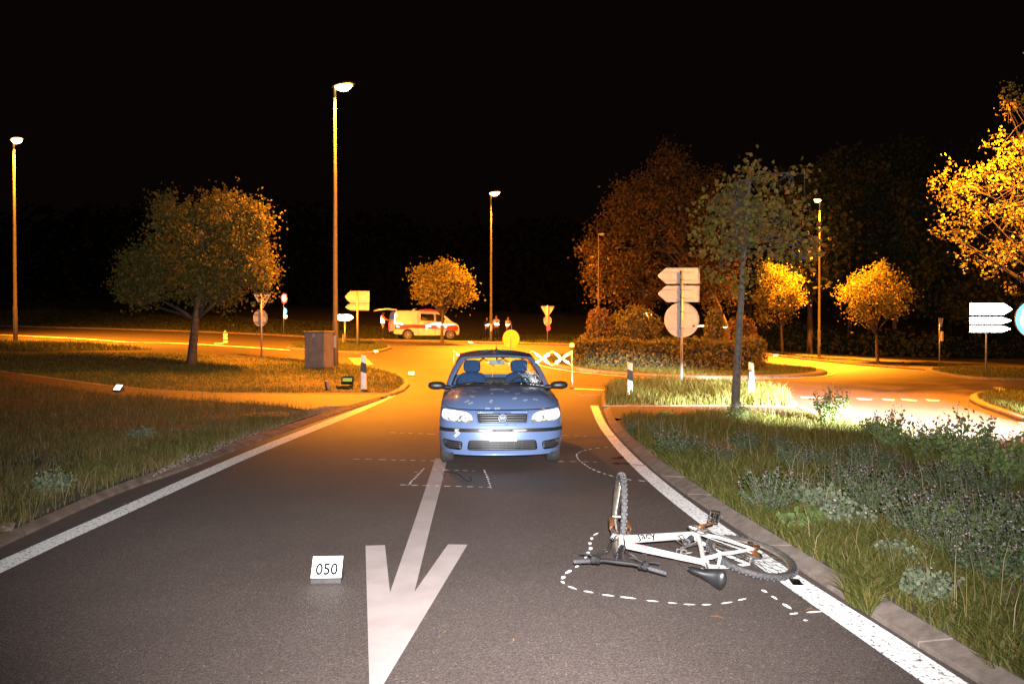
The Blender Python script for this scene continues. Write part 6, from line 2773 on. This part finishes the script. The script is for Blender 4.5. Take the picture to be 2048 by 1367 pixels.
# stem and handlebar
wheel_ax, wheel_dir, wheel_axd = bar_ax, dirf, axd
sm0 = HT
sm1 = BM @ (Vector((.742, 5.50, .20)) - BT)
bar_ax = (BM @ Vector((.585, -.27, .0))).normalized()
axd = (sm1 - sm0)
axd = (axd - bar_ax * axd.dot(bar_ax)).normalized()
dirf = (BM @ Vector((-.2, -.5, .8)))
dirf = (dirf - bar_ax * dirf.dot(bar_ax)).normalized()
btube('stem', [sm0, sm0.lerp(sm1, .35), sm0.lerp(sm1, .42), sm1], [.021, .021, .017, .018], M['black'])
bp = [sm1 - bar_ax * .315 - dirf * .035 + axd * .02, sm1 - bar_ax * .2 - dirf * .012 + axd * .012, sm1 - bar_ax * .10, sm1, sm1 + bar_ax * .10, sm1 + bar_ax * .2 - dirf * .012 + axd * .012, sm1 + bar_ax * .315 - dirf * .035 + axd * .02]
hb = btube('handlebar', bp, [.011, .0115, .0135, .0155, .0135, .0115, .011], M['black'])
for s in (-1, 1):
    e0 = sm1 + bar_ax * s * .21 - dirf * .014 + axd * .0125
    e1 = sm1 + bar_ax * s * .33 - dirf * .038 + axd * .021
    g = btube('grip', [e0, e0.lerp(e1, .03), e0.lerp(e1, .06), e0.lerp(e1, .97), e1], [.016, .0175, .0165, .0165, .0175], M['grip'])
    for q in np.linspace(.12, .9, 9):
        b = MB()
        p = e0.lerp(e1, q)
        d = (e1 - e0).normalized()
        b.lathe([(.0165, -.003), (.0178, 0), (.0165, .003)], p, d, 12)
        b.build('grip_ring', M['grip'], g, smooth=True)
    c0 = sm1 + bar_ax * s * .185 - dirf * .01 + axd * .012
    b = MB()
    b.lathe([(.013, -.016), (.02, -.014), (.02, .014), (.013, .016)], c0, bar_ax, 12)
    b.box(c0 + dirf * .025 - axd * .012, (.035, .03, .03), Matrix.Rotation(.4, 3, 'Z'))
    b.build('brake_clamp', M['black'], hb, smooth=True, auto=30)
    btube('brake_lever', [c0 + dirf * .035 - axd * .015, c0 + dirf * .05 - axd * .02 + bar_ax * s * .03, c0 + dirf * .048 - axd * .02 + bar_ax * s * .10], [.007, .006, .005], M['black'], hb, 8)
    c1 = sm1 + bar_ax * s * .15 - dirf * .004 + axd * .008
    b = MB()
    b.lathe([(.012, -.012), (.026, -.01), (.028, .006), (.02, .014), (.012, .014)], c1 + Vector(dirf) * .004, bar_ax, 14)
    b.build('gear_shifter', M['black'], hb, smooth=True, auto=40)
for k, (s, l, d1) in enumerate(((-1, .10, .09), (-1, .14, .13), (1, .10, .10), (1, .15, .07))):
    st_ = sm1 + bar_ax * s * (.16 + .02 * (k % 2)) + dirf * .03
    md = sm1 + bar_ax * s * .06 + dirf * d1 + axd * (-.02 + .03 * (k % 2))
    en = HL + dirf * .03 + bar_ax * s * .02
    pts = [st_, st_.lerp(md, .5) + dirf * .02, md, md.lerp(en, .5) + dirf * .05 - axd * .01, en]
    q = [tuple(st_)]
    P = [Vector(x) for x in pts]
    for _ in range(3):
        r = [P[0]]
        for a, c in zip(P, P[1:]):
            r += [a * .75 + c * .25, a * .25 + c * .75]
        r.append(P[-1])
        P = r
    btube('cable', P, .0026, M['black'], n=5)
# saddle: nose forward, broad tail
sd = MB()
V, F, n = [], [], 16
for i in range(15):
    u = i / 14
    x = SD.x + .15 - .275 * u
    w = float(np.interp(u, [0, .04, .15, .4, .62, .8, .92, .98, 1], [.008, .021, .026, .034, .058, .078, .078, .055, .015]))
    th_ = float(np.interp(u, [0, .1, .5, .85, 1], [.010, .022, .026, .032, .012]))
    y = SD.y + .03 + float(np.interp(u, [0, .3, .7, 1], [-.012, -.002, .0, .014]))
    for k in range(n):
        a = 2 * pi * k / n
        V.append((x, y + (sin(a) * th_ if sin(a) > 0 else sin(a) * th_ * .55 - .004) - .35 * th_ * cos(a) ** 2, cos(a) * w))
for i in range(14):
    for k in range(n):
        F.append((i * n + k, i * n + (k + 1) % n, (i + 1) * n + (k + 1) % n, (i + 1) * n + k))
F += [tuple(range(n)), tuple(14 * n + k for k in range(n))]
sd.add(V, F)
so = sd.build('saddle', M['saddle'], bike, smooth=True)
md_ = so.modifiers.new('smooth_shape', 'SUBSURF')
md_.levels = md_.render_levels = 1
for s in (-1, 1):
    btube('saddle_rail', [SD + Vector((.12, .012, s * .008)), SD + Vector((.06, -.012, s * .02)), SD + Vector((-.05, -.012, s * .022)), SD + Vector((-.1, .014, s * .03))], .0035, M['steel'], so, 6)
btube('seat_post', [BB.lerp(SD, .60), SD + Vector((.005, -.01, 0))], .0135, M['steel'])
b = MB()
b.box(SD + Vector((.01, -.012, 0)), (.045, .03, .055))
b.build('seat_clamp', M['brown_metal'], bike, bevel=.006)


# cranks, pedals, chain rings
def ring(name, c, r, w, m, parent=bike, teeth=0):
    b = MB()
    b.lathe([(r * .80, -w), (r, -w), (r, w), (r * .80, w)], c, Zb, max(teeth * 2, 36), closed=True)
    for k in range(5):
        a = 2 * pi * k / 5
        b.tube([c + Vector((cos(a), sin(a), 0)) * .015, c + Vector((cos(a), sin(a), 0)) * r * .86], [.008, .006], 6)
    return b.build(name, m, parent, smooth=True, auto=40)


ch = ring('chain_ring', BB + Vector((0, 0, .048)), .090, .0018, M['steel'], teeth=22)
ring('inner_chain_ring', BB + Vector((0, 0, .040)), .068, .0018, M['alu_dark'], ch)
btube('spindle', [BB + Vector((0, 0, -.065)), BB + Vector((0, 0, .078))], .009, M['steel'])
ca = radians(-118)
for s in (1, -1):
    cd = Vector((cos(ca), sin(ca), 0)) * s
    c0 = BB + Vector((0, 0, .068 * s))
    c1 = c0 + cd * .17 + Vector((0, 0, .012 * s))
    btube('crank', [c0 - cd * .012, c0, c0.lerp(c1, .5), c1, c1 + cd * .01], [.010, .017, .012, .012, .008], M['brown_metal'] if s > 0 else M['steel'])
    pc_ = c1 + Vector((0, 0, .055 * s))
    btube('pedal_axle', [c1, pc_ + Vector((0, 0, .045 * s))], .006, M['steel'])
    pd_ = MB()
    Rp = Matrix.Rotation(radians(25), 3, 'Z')
    for q in (-.038, .038):
        pd_.box(pc_ + Rp @ Vector((q, 0, 0)), (.008, .022, .085), Rp)
    for q in (-.042, 0, .042):
        pd_.box(pc_ + Vector((0, 0, q)), (.08, .022, .009), Rp)
    pd_.box(pc_, (.018, .02, .085), Rp)
    pd_.build('pedal', M['chrome'] if s > 0 else M['steel'], bike, bevel=.002)
# sprockets, chain, derailleur
b = MB()
for i, r in enumerate((.056, .050, .044, .038, .032, .026)):
    b.lathe([(r * .5, -.001), (r, -.001), (r, .001), (r * .5, .001)], Vector((0, 0, .030 + .0045 * i)), Zb, 28, closed=True)
b.build('sprockets', M['brown_metal'], bike, smooth=True, auto=40)
b = MB()
b.lathe([(.03, -.001), (.075, -.002), (.08, 0), (.03, .002)], Vector((0, 0, .024)), Zb, 30)
b.build('spoke_guard', M['grip'], bike, smooth=True)
cz = .044
for y0, y1 in ((.09, .045), (-.088, -.06)):
    b = MB()
    b.tube([BB + Vector((0, y0, cz)), Vector((0, y1, cz))], .0045, 6)
    b.build('chain', M['alu_dark'], bike)
dr = btube('derailleur', [Vector((-.01, -.03, .06)), Vector((-.03, -.07, .066)), Vector((-.005, -.10, .05)), Vector((.03, -.15, .046))], [.012, .015, .012, .01], M['brown_metal'], n=8)
for p in (Vector((-.002, -.10, .046)), Vector((.03, -.15, .046))):
    b = MB()
    b.lathe([(0, -.005), (.022, -.004), (.022, .004), (0, .005)], p, Zb, 16)
    b.build('jockey_wheel', M['black'], dr, smooth=True, auto=40)
for s in (-1, 1):
    btube('rear_brake_arm', [Vector((.185, .245, s * .052)), Vector((.205, .30, s * .045))], [.009, .006], M['galv'], n=6)
# printed names on the tubes
M['print_black'] = mat('print_black', (.02, .02, .02), .5)
M['print_red'] = mat('print_red', (.45, .06, .07), .5)
d = (dt1 - dt0).normalized()
nz = Vector((0, .72, .69))
nz = (nz - d * nz.dot(d)).normalized()
upv = nz.cross(d)
text('Jacy', .075, M['print_black'], 'lettering', dt, dt0.lerp(dt1, .30) + nz * .0318, Matrix((d, upv, nz)).transposed(), 1.45, bold=.0012)
d = (kn - tt0).normalized()
nz = Vector((0, .80, .60))
nz = (nz - d * nz.dot(d)).normalized()
upv = nz.cross(d)
text('BIKE', .046, M['print_red'], 'lettering', tt, tt0.lerp(kn, .25) + nz * .0262, Matrix((d, upv, nz)).transposed(), 1.2, bold=.0012)

# ================================================================== police van with raised tailgate
M['van_white'] = mat('van_white', (0.62, 0.61, 0.59), .4, c2=(0.57, 0.56, 0.54), scale=3, coat=.4)
M['van_red'] = mat('van_red_stripe', (0.62, 0.035, 0.02), .4)
M['dark_glass'] = mat('dark_glass', (0.008, 0.008, 0.01), .08)
M['tail_red'] = retro('tail_lamp_red', (.55, .03, .02), .25)
k0 = G(838, 680, .0)
VD = k0.y + .9
kv = VD / FPX
vloc = Vector((W(848, 676, VD).x, VD, hz(W(848, 676, VD).x, VD) + .02))
van = thing('police_van', 'white police van with red side stripe, its tailgate raised', 'van', vloc, radians(19))
VW = .93
SCV = (W(914, 676, VD).x - W(776, 676, VD).x) / 4.75          # drawn length against real length


def vs(x, z):
    """side-view metres, x forward (picture right) from the middle"""
    return x * SCV, z * SCV


# side outline of a panel van, nose to the right
SIDE = [(-2.25, .42), (-2.27, .95), (-2.24, 1.5), (-2.14, 1.88), (-2.0, 1.94), (-.5, 1.95), (.55, 1.93), (.95, 1.85), (1.25, 1.66), (1.60, 1.34), (1.78, 1.20), (2.05, 1.10), (2.22, .98), (2.30, .78), (2.30, .52), (2.24, .34)]
FA, RA, WR = 1.62, -1.30, .335
LOW = [(FA + .42, .34)] + [(FA + .42 * cos(a), .33 + .42 * sin(a)) for a in np.linspace(.1, pi - .1, 9)] + [(FA - .42, .30), (RA + .42, .30)] + [(RA + .42 * cos(a), .33 + .42 * sin(a)) for a in np.linspace(.1, pi - .1, 9)] + [(RA - .42, .38)]
outline = SIDE + LOW
WIN1 = rounded([(-.42, 1.28), (.50, 1.26), (.50, 1.74), (-.42, 1.76)], .05)
WIN2 = rounded([(.62, 1.24), (1.46, 1.18), (1.18, 1.56), (.96, 1.70), (.62, 1.74)], .05)


def vside(sg):
    def fn(x, z):
        w = VW - .10 * max(0, (z - 1.05)) - .05 * max(0, .5 - z) - .14 * max(0, (x - 1.95) / .35) ** 2
        a, c = vs(x, z)
        return (a, sg * w * SCV, c)
    return fn


b = MB()
for sg in (-1, 1):
    b.cdt(outline, [WIN1, WIN2], vside(sg), .22)
vb = b.build('body', M['van_white'], van, smooth=True, auto=40)
b = MB()
V, F = [], []
rim_ = SIDE[3:]
for x, z in rim_:
    p = vside(-1)(x, z)
    q = vside(1)(x, z)
    V += [p, (p[0], 0, p[2] + .05 * SCV * (1 if z > 1.7 else .3)), q]
for i in range(len(rim_) - 1):
    for j in range(2):
        F.append((i * 3 + j, i * 3 + j + 1, (i + 1) * 3 + j + 1, (i + 1) * 3 + j))
b.add(V, F)
b.build('roof_and_nose', M['van_white'], van, smooth=True, auto=45)
for wpoly in (WIN1, WIN2):
    for sg in (-1, 1):
        b = MB()
        f_ = vside(sg)
        b.cdt(wpoly, [], lambda x, z: (f_(x, z)[0], f_(x, z)[1] * .985, f_(x, z)[2]), .3)
        b.build('window', M['dark_glass'], van)
# windscreen pane
b = MB()
V = []
for x, z in ((1.02, 1.80), (1.30, 1.60), (1.58, 1.35), (1.70, 1.26)):
    p, q = vside(-1)(x, z), vside(1)(x, z)
    V += [(p[0] + .012, p[1] * .88, p[2] + .02), (p[0] + .012, q[1] * .88, p[2] + .02)]
b.add(V, [(2 * i, 2 * i + 1, 2 * i + 3, 2 * i + 2) for i in range(3)])
b.build('windscreen', M['dark_glass'], van, smooth=True)


def vpanel(name, pts, m, off=.012):
    b = MB()
    f_ = vside(-1)
    b.cdt(pts, [], lambda x, z: (f_(x, z)[0], f_(x, z)[1] - off, f_(x, z)[2]), .2)
    return b.build(name, m, van, smooth=True)


st = vpanel('red_stripe', [(-2.22, .72), (RA - .30, .72), (RA + .1, .80), (1.2, .72), (2.1, .60), (2.24, .80), (2.05, .98), (1.6, .98), (-.8, 1.02), (-2.22, 1.02)], M['van_red'], .01)
vpanel('reflecting_strip', [(-2.22, 1.03), (-1.72, 1.03), (-1.72, 1.13), (-2.22, 1.13)], M['retro_white'], .014)
vpanel('reflecting_strip', [(.30, 1.0), (1.95, .98), (1.85, 1.07), (.30, 1.12)], M['retro_white'], .014)
vpanel('reflecting_edge', [(-2.24, 1.16), (-2.17, 1.16), (-2.12, 1.75), (-2.18, 1.75)], M['retro_white'], .014)
vpanel('small_sign', [(-2.08, .84), (-1.92, .84), (-1.92, .95), (-2.08, .95)], M['retro_white'], .016)
vpanel('crest', [(-.10, .84), (.0, .78), (.10, .86), (.38, .89), (.12, .92), (.02, 1.0), (-.08, .98)], M['retro_white'], .016)
p = vside(-1)(1.05, .85)
text('POLIZEI', .19 * SCV, M['retro_white'], 'lettering', st, (p[0], p[1] - .02, p[2]), FRONT, 1.0)
text('POLIZEI', .10 * SCV, M['van_red'], 'lettering', st, (vside(-1)(-.05, 1.15)[0], vside(-1)(-.05, 1.15)[1] - .006, vs(0, 1.15)[1]), FRONT, 1.0)
# seams of the doors
for x, z0, z1 in ((.56, .34, 1.80), (-.62, .34, 1.86), (1.30, .72, 1.14)):
    vpanel('door_seam', [(x - .012, z0), (x + .012, z0), (x + .012, z1), (x - .012, z1)], M['black'], .006)
vpanel('door_handle', [(.40, 1.02), (.52, 1.02), (.52, 1.06), (.40, 1.06)], M['black'], .03)
# open rear: dark hold, shelves with boxes, raised tailgate
b = MB()
x0, x1 = -2.2 * SCV, -1.2 * SCV
b.box(((x0 + x1) / 2, 0, .56 * SCV), (x1 - x0, 1.6 * SCV, .06))
b.box((x1, 0, 1.2 * SCV), (.05, 1.6 * SCV, 1.3 * SCV))
b.build('load_floor', M['interior'], van)
b = MB()
for z in (.95, 1.3):
    b.box(((x0 + x1) / 2 + .1, .1, z * SCV), (x1 - x0 - .25, 1.45 * SCV, .03))
b.build('shelf', M['alu_dark'], van)
for i, (x, y, z, sx, sz, mm) in enumerate(((-1.95, -.55, .76, .4, .3, 'alu_dark'), (-1.9, -.1, .74, .4, .28, 'cabinet'), (-1.95, -.5, 1.1, .3, .22, 'black'), (-1.9, .05, 1.12, .35, .24, 'vest'), (-1.95, -.45, 1.42, .3, .16, 'alu'))):
    b = MB()
    b.box((x * SCV, y * SCV, z * SCV), (sx, sx, sz))
    b.build('stowed_box', M[mm], van, bevel=.01)
Rt = Matrix.Rotation(radians(-4), 3, 'Y')
b = MB()
tl = 1.32 * SCV
tw = 1.62 * SCV
b.prism([(0, -.03), (0, .05), (-.5 * tl, .115), (-.9 * tl, .07), (-tl, .0), (-tl, -.05), (-.9 * tl, -.01), (-.5 * tl, .03)], (vs(-2.02, 0)[0], -tw / 2, vs(0, 1.99)[1]), (1, 0, 0), (0, 0, 1), -tw)
tg = b.build('tailgate', M['van_white'], van, bevel=.012, smooth=True, auto=40)
for q in (-.95, -.87, -.79):
    b = MB()
    b.box((vs(-2.02, 0)[0] + q * tl, -tw / 2 - .01, vs(0, 1.99)[1] - .005), (.05, .02, .05))
    b.build('reflector', M['retro_white'], tg)
b = MB()
b.box((vs(-2.25, 0)[0], 0, vs(0, .46)[1]), (.14, 1.75 * SCV, .2 * SCV))
b.build('rear_bumper', M['black'], van, bevel=.03)
for sg in (-1, 1):
    b = MB()
    b.box((vs(-2.24, 0)[0], sg * .86 * SCV, vs(0, .95)[1]), (.07, .1, .5 * SCV))
    b.build('tail_lamp', M['tail_red'], van, bevel=.015)
b = MB()
b.lathe([(0, 0), (.10, 0), (.09, .07), (.05, .12), (0, .13)], (vs(-.75, 0)[0], -.2, vs(0, 1.975)[1]), n=16)
b.build('roof_beacon', M['alu'], van, smooth=True, auto=40)
b = MB()
b.prism([(-.35, 0), (.6, 0), (.52, .07), (.1, .15), (-.3, .12)], (vs(.15, 0)[0], -.62, vs(0, 1.94)[1]), (1, 0, 0), (0, 0, 1), -1.2)
b.build('roof_light_bar', M['van_red'], van, bevel=.02)
for sg in (-1, 1):
    b = MB()
    b.box((vs(1.25, 0)[0], sg * 1.04 * SCV, vs(0, 1.22)[1]), (.12, .2, .26))
    b.build('door_mirror', M['van_white'], van, bevel=.04)
b = MB()
b.box((vs(.0, 0)[0], 0, vs(0, .42)[1]), (4.2 * SCV, 1.6 * SCV, .2))
b.build('underbody', M['black'], van)
b = MB()
b.box((vs(2.2, 0)[0], 0, vs(0, .72)[1]), (.14, 1.5 * SCV, .3))
b.build('nose_grille', M['black'], van, bevel=.03)
for x in (FA, RA):
    for sg in (-1, 1):
        wroot = MB()
        o = Vector((vs(x, 0)[0], sg * (VW - .22) * SCV, WR * SCV))
        ax_ = (0, sg, 0)
        R, w = WR * SCV, .22
        wroot.lathe([(R * .66, 0), (R * .85, -.01), (R * .97, .02), (R, .05), (R, w - .05), (R * .97, w - .02), (R * .85, w + .004), (R * .66, w - .01)], o, ax_, 32)
        ty = wroot.build('tyre', M['rubber'], van, smooth=True, auto=50)
        b = MB()
        b.lathe([(R * .67, w * .2), (R * .62, w * .6), (0, w * .55)], o, ax_, 24)
        b.build('wheel_drum', M['black'], ty, smooth=True)
        b = MB()
        for q in range(7):
            a = 2 * pi * q / 7
            u = Vector((cos(a), 0, sin(a)))
            b.tube([o + Vector(ax_) * w * .88 + u * R * .08, o + Vector(ax_) * w * .93 + u * R * .63], [R * .10, R * .06], 6)
        b.lathe([(R * .58, w * .86), (R * .62, w * .96), (R * .68, w * .96), (R * .69, w * .8)], o, ax_, 28)
        b.lathe([(0, w * .97), (R * .16, w * .95), (R * .18, w * .8)], o, ax_, 14)
        b.build('rim', M['alu'], ty, smooth=True, auto=45)


# ================================================================== people
def skin_mesh(name, joints, edges, m, parent, root=0, sub=1):
    """one continuous surface grown along a skeleton of joints (position, radius)"""
    me = bpy.data.meshes.new(name)
    me.from_pydata([j[0] for j in joints], edges, [])
    o = bpy.data.objects.new(name, me)
    COL.objects.link(o)
    o.modifiers.new('skin', 'SKIN')
    for i, v in enumerate(me.skin_vertices[0].data):
        r = joints[i][1]
        v.radius = r if hasattr(r, '__len__') else (r, r)
        v.use_root = (i == root)
    s = o.modifiers.new('sub', 'SUBSURF')
    s.levels = s.render_levels = sub
    dg = bpy.context.evaluated_depsgraph_get()
    me2 = bpy.data.meshes.new_from_object(o.evaluated_get(dg))
    bpy.data.objects.remove(o)
    me2.materials.clear()
    me2.materials.append(m)
    me2.polygons.foreach_set('use_smooth', [True] * len(me2.polygons))
    me2.name = name
    q = bpy.data.objects.new(name, me2)
    COL.objects.link(q)
    q.parent = parent
    return q


def person(label, loc, height, rz, arms, vest, belt=True, legs=(0, 0), vestm='vest', stripes='belt'):
    """faces -Y before turning by rz; arms: (elbow, hand) for left and right, in body units of the height"""
    t = thing('person', label, 'person', loc, rz)
    H = height

    def P(x, y, z):
        return Vector((x * H, y * H, z * H))
    J, E_ = [], []

    def add(p, r, par=None):
        J.append((p, r if hasattr(r, '__len__') else r * H))
        if hasattr(r, '__len__'):
            J[-1] = (p, (r[0] * H, r[1] * H))
        if par is not None:
            E_.append((par, len(J) - 1))
        return len(J) - 1
    pel = add(P(0, 0, .52), (.075, .058))
    wa = add(P(0, 0, .61), (.070, .052), pel)
    chst = add(P(0, .005, .72), (.085, .06), wa)
    nk0 = add(P(0, .005, .815), (.055, .042), chst)
    nk = add(P(0, 0, .855), .030, nk0)
    hd0 = add(P(0, -.012, .895), (.040, .046), nk)
    hd1 = add(P(0, -.010, .94), (.044, .053), hd0)
    add(P(0, -.004, .975), (.034, .042), hd1)
    add(P(0, -.060, .918), .011, hd0)
    hands = []
    for s, (el, ha) in zip((-1, 1), arms):
        sh = add(P(s * .105, .0, .805), .036, nk0)
        e = add(P(*el), .027, sh)
        w_ = add(P(*ha), .019, e)
        d = (P(*ha) - P(*el)).normalized()
        pm = add(P(*ha) + d * .035 * H, (.022, .012), w_)
        side = d.cross(Vector((0, 1, 0))).normalized() if abs(d.y) < .9 else Vector((1, 0, 0))
        for f in range(4):
            b0 = P(*ha) + d * .055 * H + side * (f - 1.5) * .0105 * H
            f0 = add(b0, .0055, pm)
            add(b0 + d * (.026, .031, .029, .022)[f] * H + Vector((0, -.008 * H, 0)), .0045, f0)
        th_ = add(P(*ha) + d * .025 * H + side * .028 * H, .006, w_)
        add(P(*ha) + d * .05 * H + side * .034 * H, .005, th_)
        hands.append((P(*el), P(*ha)))
    lg = []
    for s, dx in zip((-1, 1), legs):
        hp = add(P(s * .052, 0, .49), .052, pel)
        kn_ = add(P(s * .058 + dx * .5, -.012, .285), .036, hp)
        an = add(P(s * .06 + dx, .008, .05), .024, kn_)
        add(P(s * .062 + dx, -.05, .022), (.022, .018), an)
        lg.append((P(s * .052, 0, .49), P(s * .058 + dx * .5, -.012, .285), P(s * .06 + dx, .008, .05)))
    bd_ = skin_mesh('body', J, E_, M['skin'], t)
    # trousers, shoes, jacket, vest, reflecting band, hair, eyes
    tj = [(P(0, 0, .56), (.08 * H, .066 * H)), (P(0, 0, .50), (.084 * H, .066 * H))]
    te = [(0, 1)]
    for hpt, kpt, apt in lg:
        i = len(tj)
        tj += [(hpt, .058 * H), (kpt, .045 * H), (apt, .034 * H)]
        te += [(1, i), (i, i + 1), (i + 1, i + 2)]
    skin_mesh('trousers', tj, te, M['navy'], t)
    for hpt, kpt, apt in lg:
        b = MB()
        b.tube([apt + Vector((0, .02 * H, -.028 * H)), apt + Vector((0, -.02 * H, -.03 * H)), apt + Vector((0, -.075 * H, -.036 * H))], [.026 * H, .028 * H, .02 * H], 10)
        b.build('shoe', M['black'], t, smooth=True)
    jj = [(P(0, 0, .555), (.082 * H, .066 * H)), (P(0, 0, .62), (.078 * H, .06 * H)), (P(0, .005, .73), (.094 * H, .068 * H)), (P(0, .005, .815), (.06 * H, .048 * H))]
    je = [(0, 1), (1, 2), (2, 3)]
    for s, (e, w_) in zip((-1, 1), hands):
        i = len(jj)
        jj += [(P(s * .105, 0, .80), .044 * H), (e, .034 * H), (e.lerp(w_, .85), .026 * H)]
        je += [(3, i), (i, i + 1), (i + 1, i + 2)]
    skin_mesh('jacket', jj, je, M['shirt'] if vest is None else M[vest], t)
    vv = MB()
    prof = [(.60, .094, .074), (.66, .094, .072), (.73, .106, .08), (.79, .098, .072), (.82, .07, .058)]
    if stripes != 'none':
        V, F, n = [], [], 20
        for z, a, c in prof:
            for k in range(n):
                an = 2 * pi * k / n
                V.append(P(a * cos(an), c * sin(an) + .004, z))
        for i in range(len(prof) - 1):
            for k in range(n):
                F.append((i * n + k, i * n + (k + 1) % n, (i + 1) * n + (k + 1) % n, (i + 1) * n + k))
        vv.add(V, F)
        vs_ = vv.build('vest', M[vestm], t, smooth=True)
        bands = [(.60, .685)] if stripes == 'belt' else [(.575, .625), (.66, .715), (.745, .815)]
        for z0, z1 in bands:
            b = MB()
            a0, a1 = np.interp((z0, z1), [.55, .60, .66, .73, .79, .82], [.09, .094, .094, .106, .098, .07])
            c0, c1 = np.interp((z0, z1), [.55, .60, .66, .73, .79, .82], [.07, .074, .072, .08, .072, .058])
            V, F = [], []
            for z, a, c in ((z0, a0, c0), (z1, a1, c1)):
                for k in range(n):
                    an = 2 * pi * k / n
                    V.append(P(1.04 * a * cos(an), 1.04 * c * sin(an) + .004, z))
            F = [(k, (k + 1) % n, n + (k + 1) % n, n + k) for k in range(n)]
            b.add(V, F)
            b.build('reflecting_band', M['retro_white'], vs_, smooth=True)
    b = MB()
    b.lathe([(.0, .058 * H), (.03 * H, .050 * H), (.046 * H, .025 * H), (.05 * H, -.005 * H), (.044 * H, -.02 * H)], P(0, .004, .94), (0, .35, 1), 16)
    b.build('hair', M['hair'], t, smooth=True)
    for s in (-1, 1):
        b = MB()
        b.lathe([(0, .004 * H), (.004 * H, .003 * H), (.005 * H, 0)], P(s * .018, -.058, .935), (0, -1, 0), 8)
        b.build('eye', M['black'], t)
    b = MB()
    b.box(P(0, -.057, .897), (.026 * H, .004 * H, .005 * H))
    b.build('mouth', M['brown_metal'], t)
    return t


def at(px, py_foot, depth, py_head):
    z0 = W(px, py_foot, depth)
    g = hz(z0.x, depth)
    return Vector((z0.x, depth, g)), W(px, py_head, depth).z - g


D1 = 53.5
loc, hh_ = at(974, 676, D1, 634)
person('person in dark jacket with white reflecting belt left of the lamp post', loc, hh_, .3, (((-.14, -.02, .68), (-.06, -.13, .66)), ((.14, -.01, .68), (.07, -.12, .74))), 'navy', vestm='navy')
loc, hh_ = at(993, 679, D1 - 1, 630)
person('tall person in a pale shirt with reflecting band right of the lamp post', loc, hh_, -.25, (((-.15, .0, .68), (-.15, -.04, .52)), ((.13, -.06, .70), (.04, -.12, .80))), None, legs=(.0, .03), vestm='shirt')
loc, hh_ = at(1016, 679, D1, 633)
person('person in a pale shirt with arms folded behind the yellow round sign', loc, hh_, .5, (((-.14, -.04, .69), (-.02, -.13, .72)), ((.15, .0, .68), (.16, -.02, .52))), None, vestm='shirt')
loc, hh_ = at(766, 674, VD - .2, 621)
person('person in a bright reflecting jacket reaching into the back of the van', loc, hh_, 1.75, (((-.13, -.08, .70), (-.07, -.24, .66)), ((.13, -.08, .70), (.07, -.24, .68))), 'vest', stripes='full')
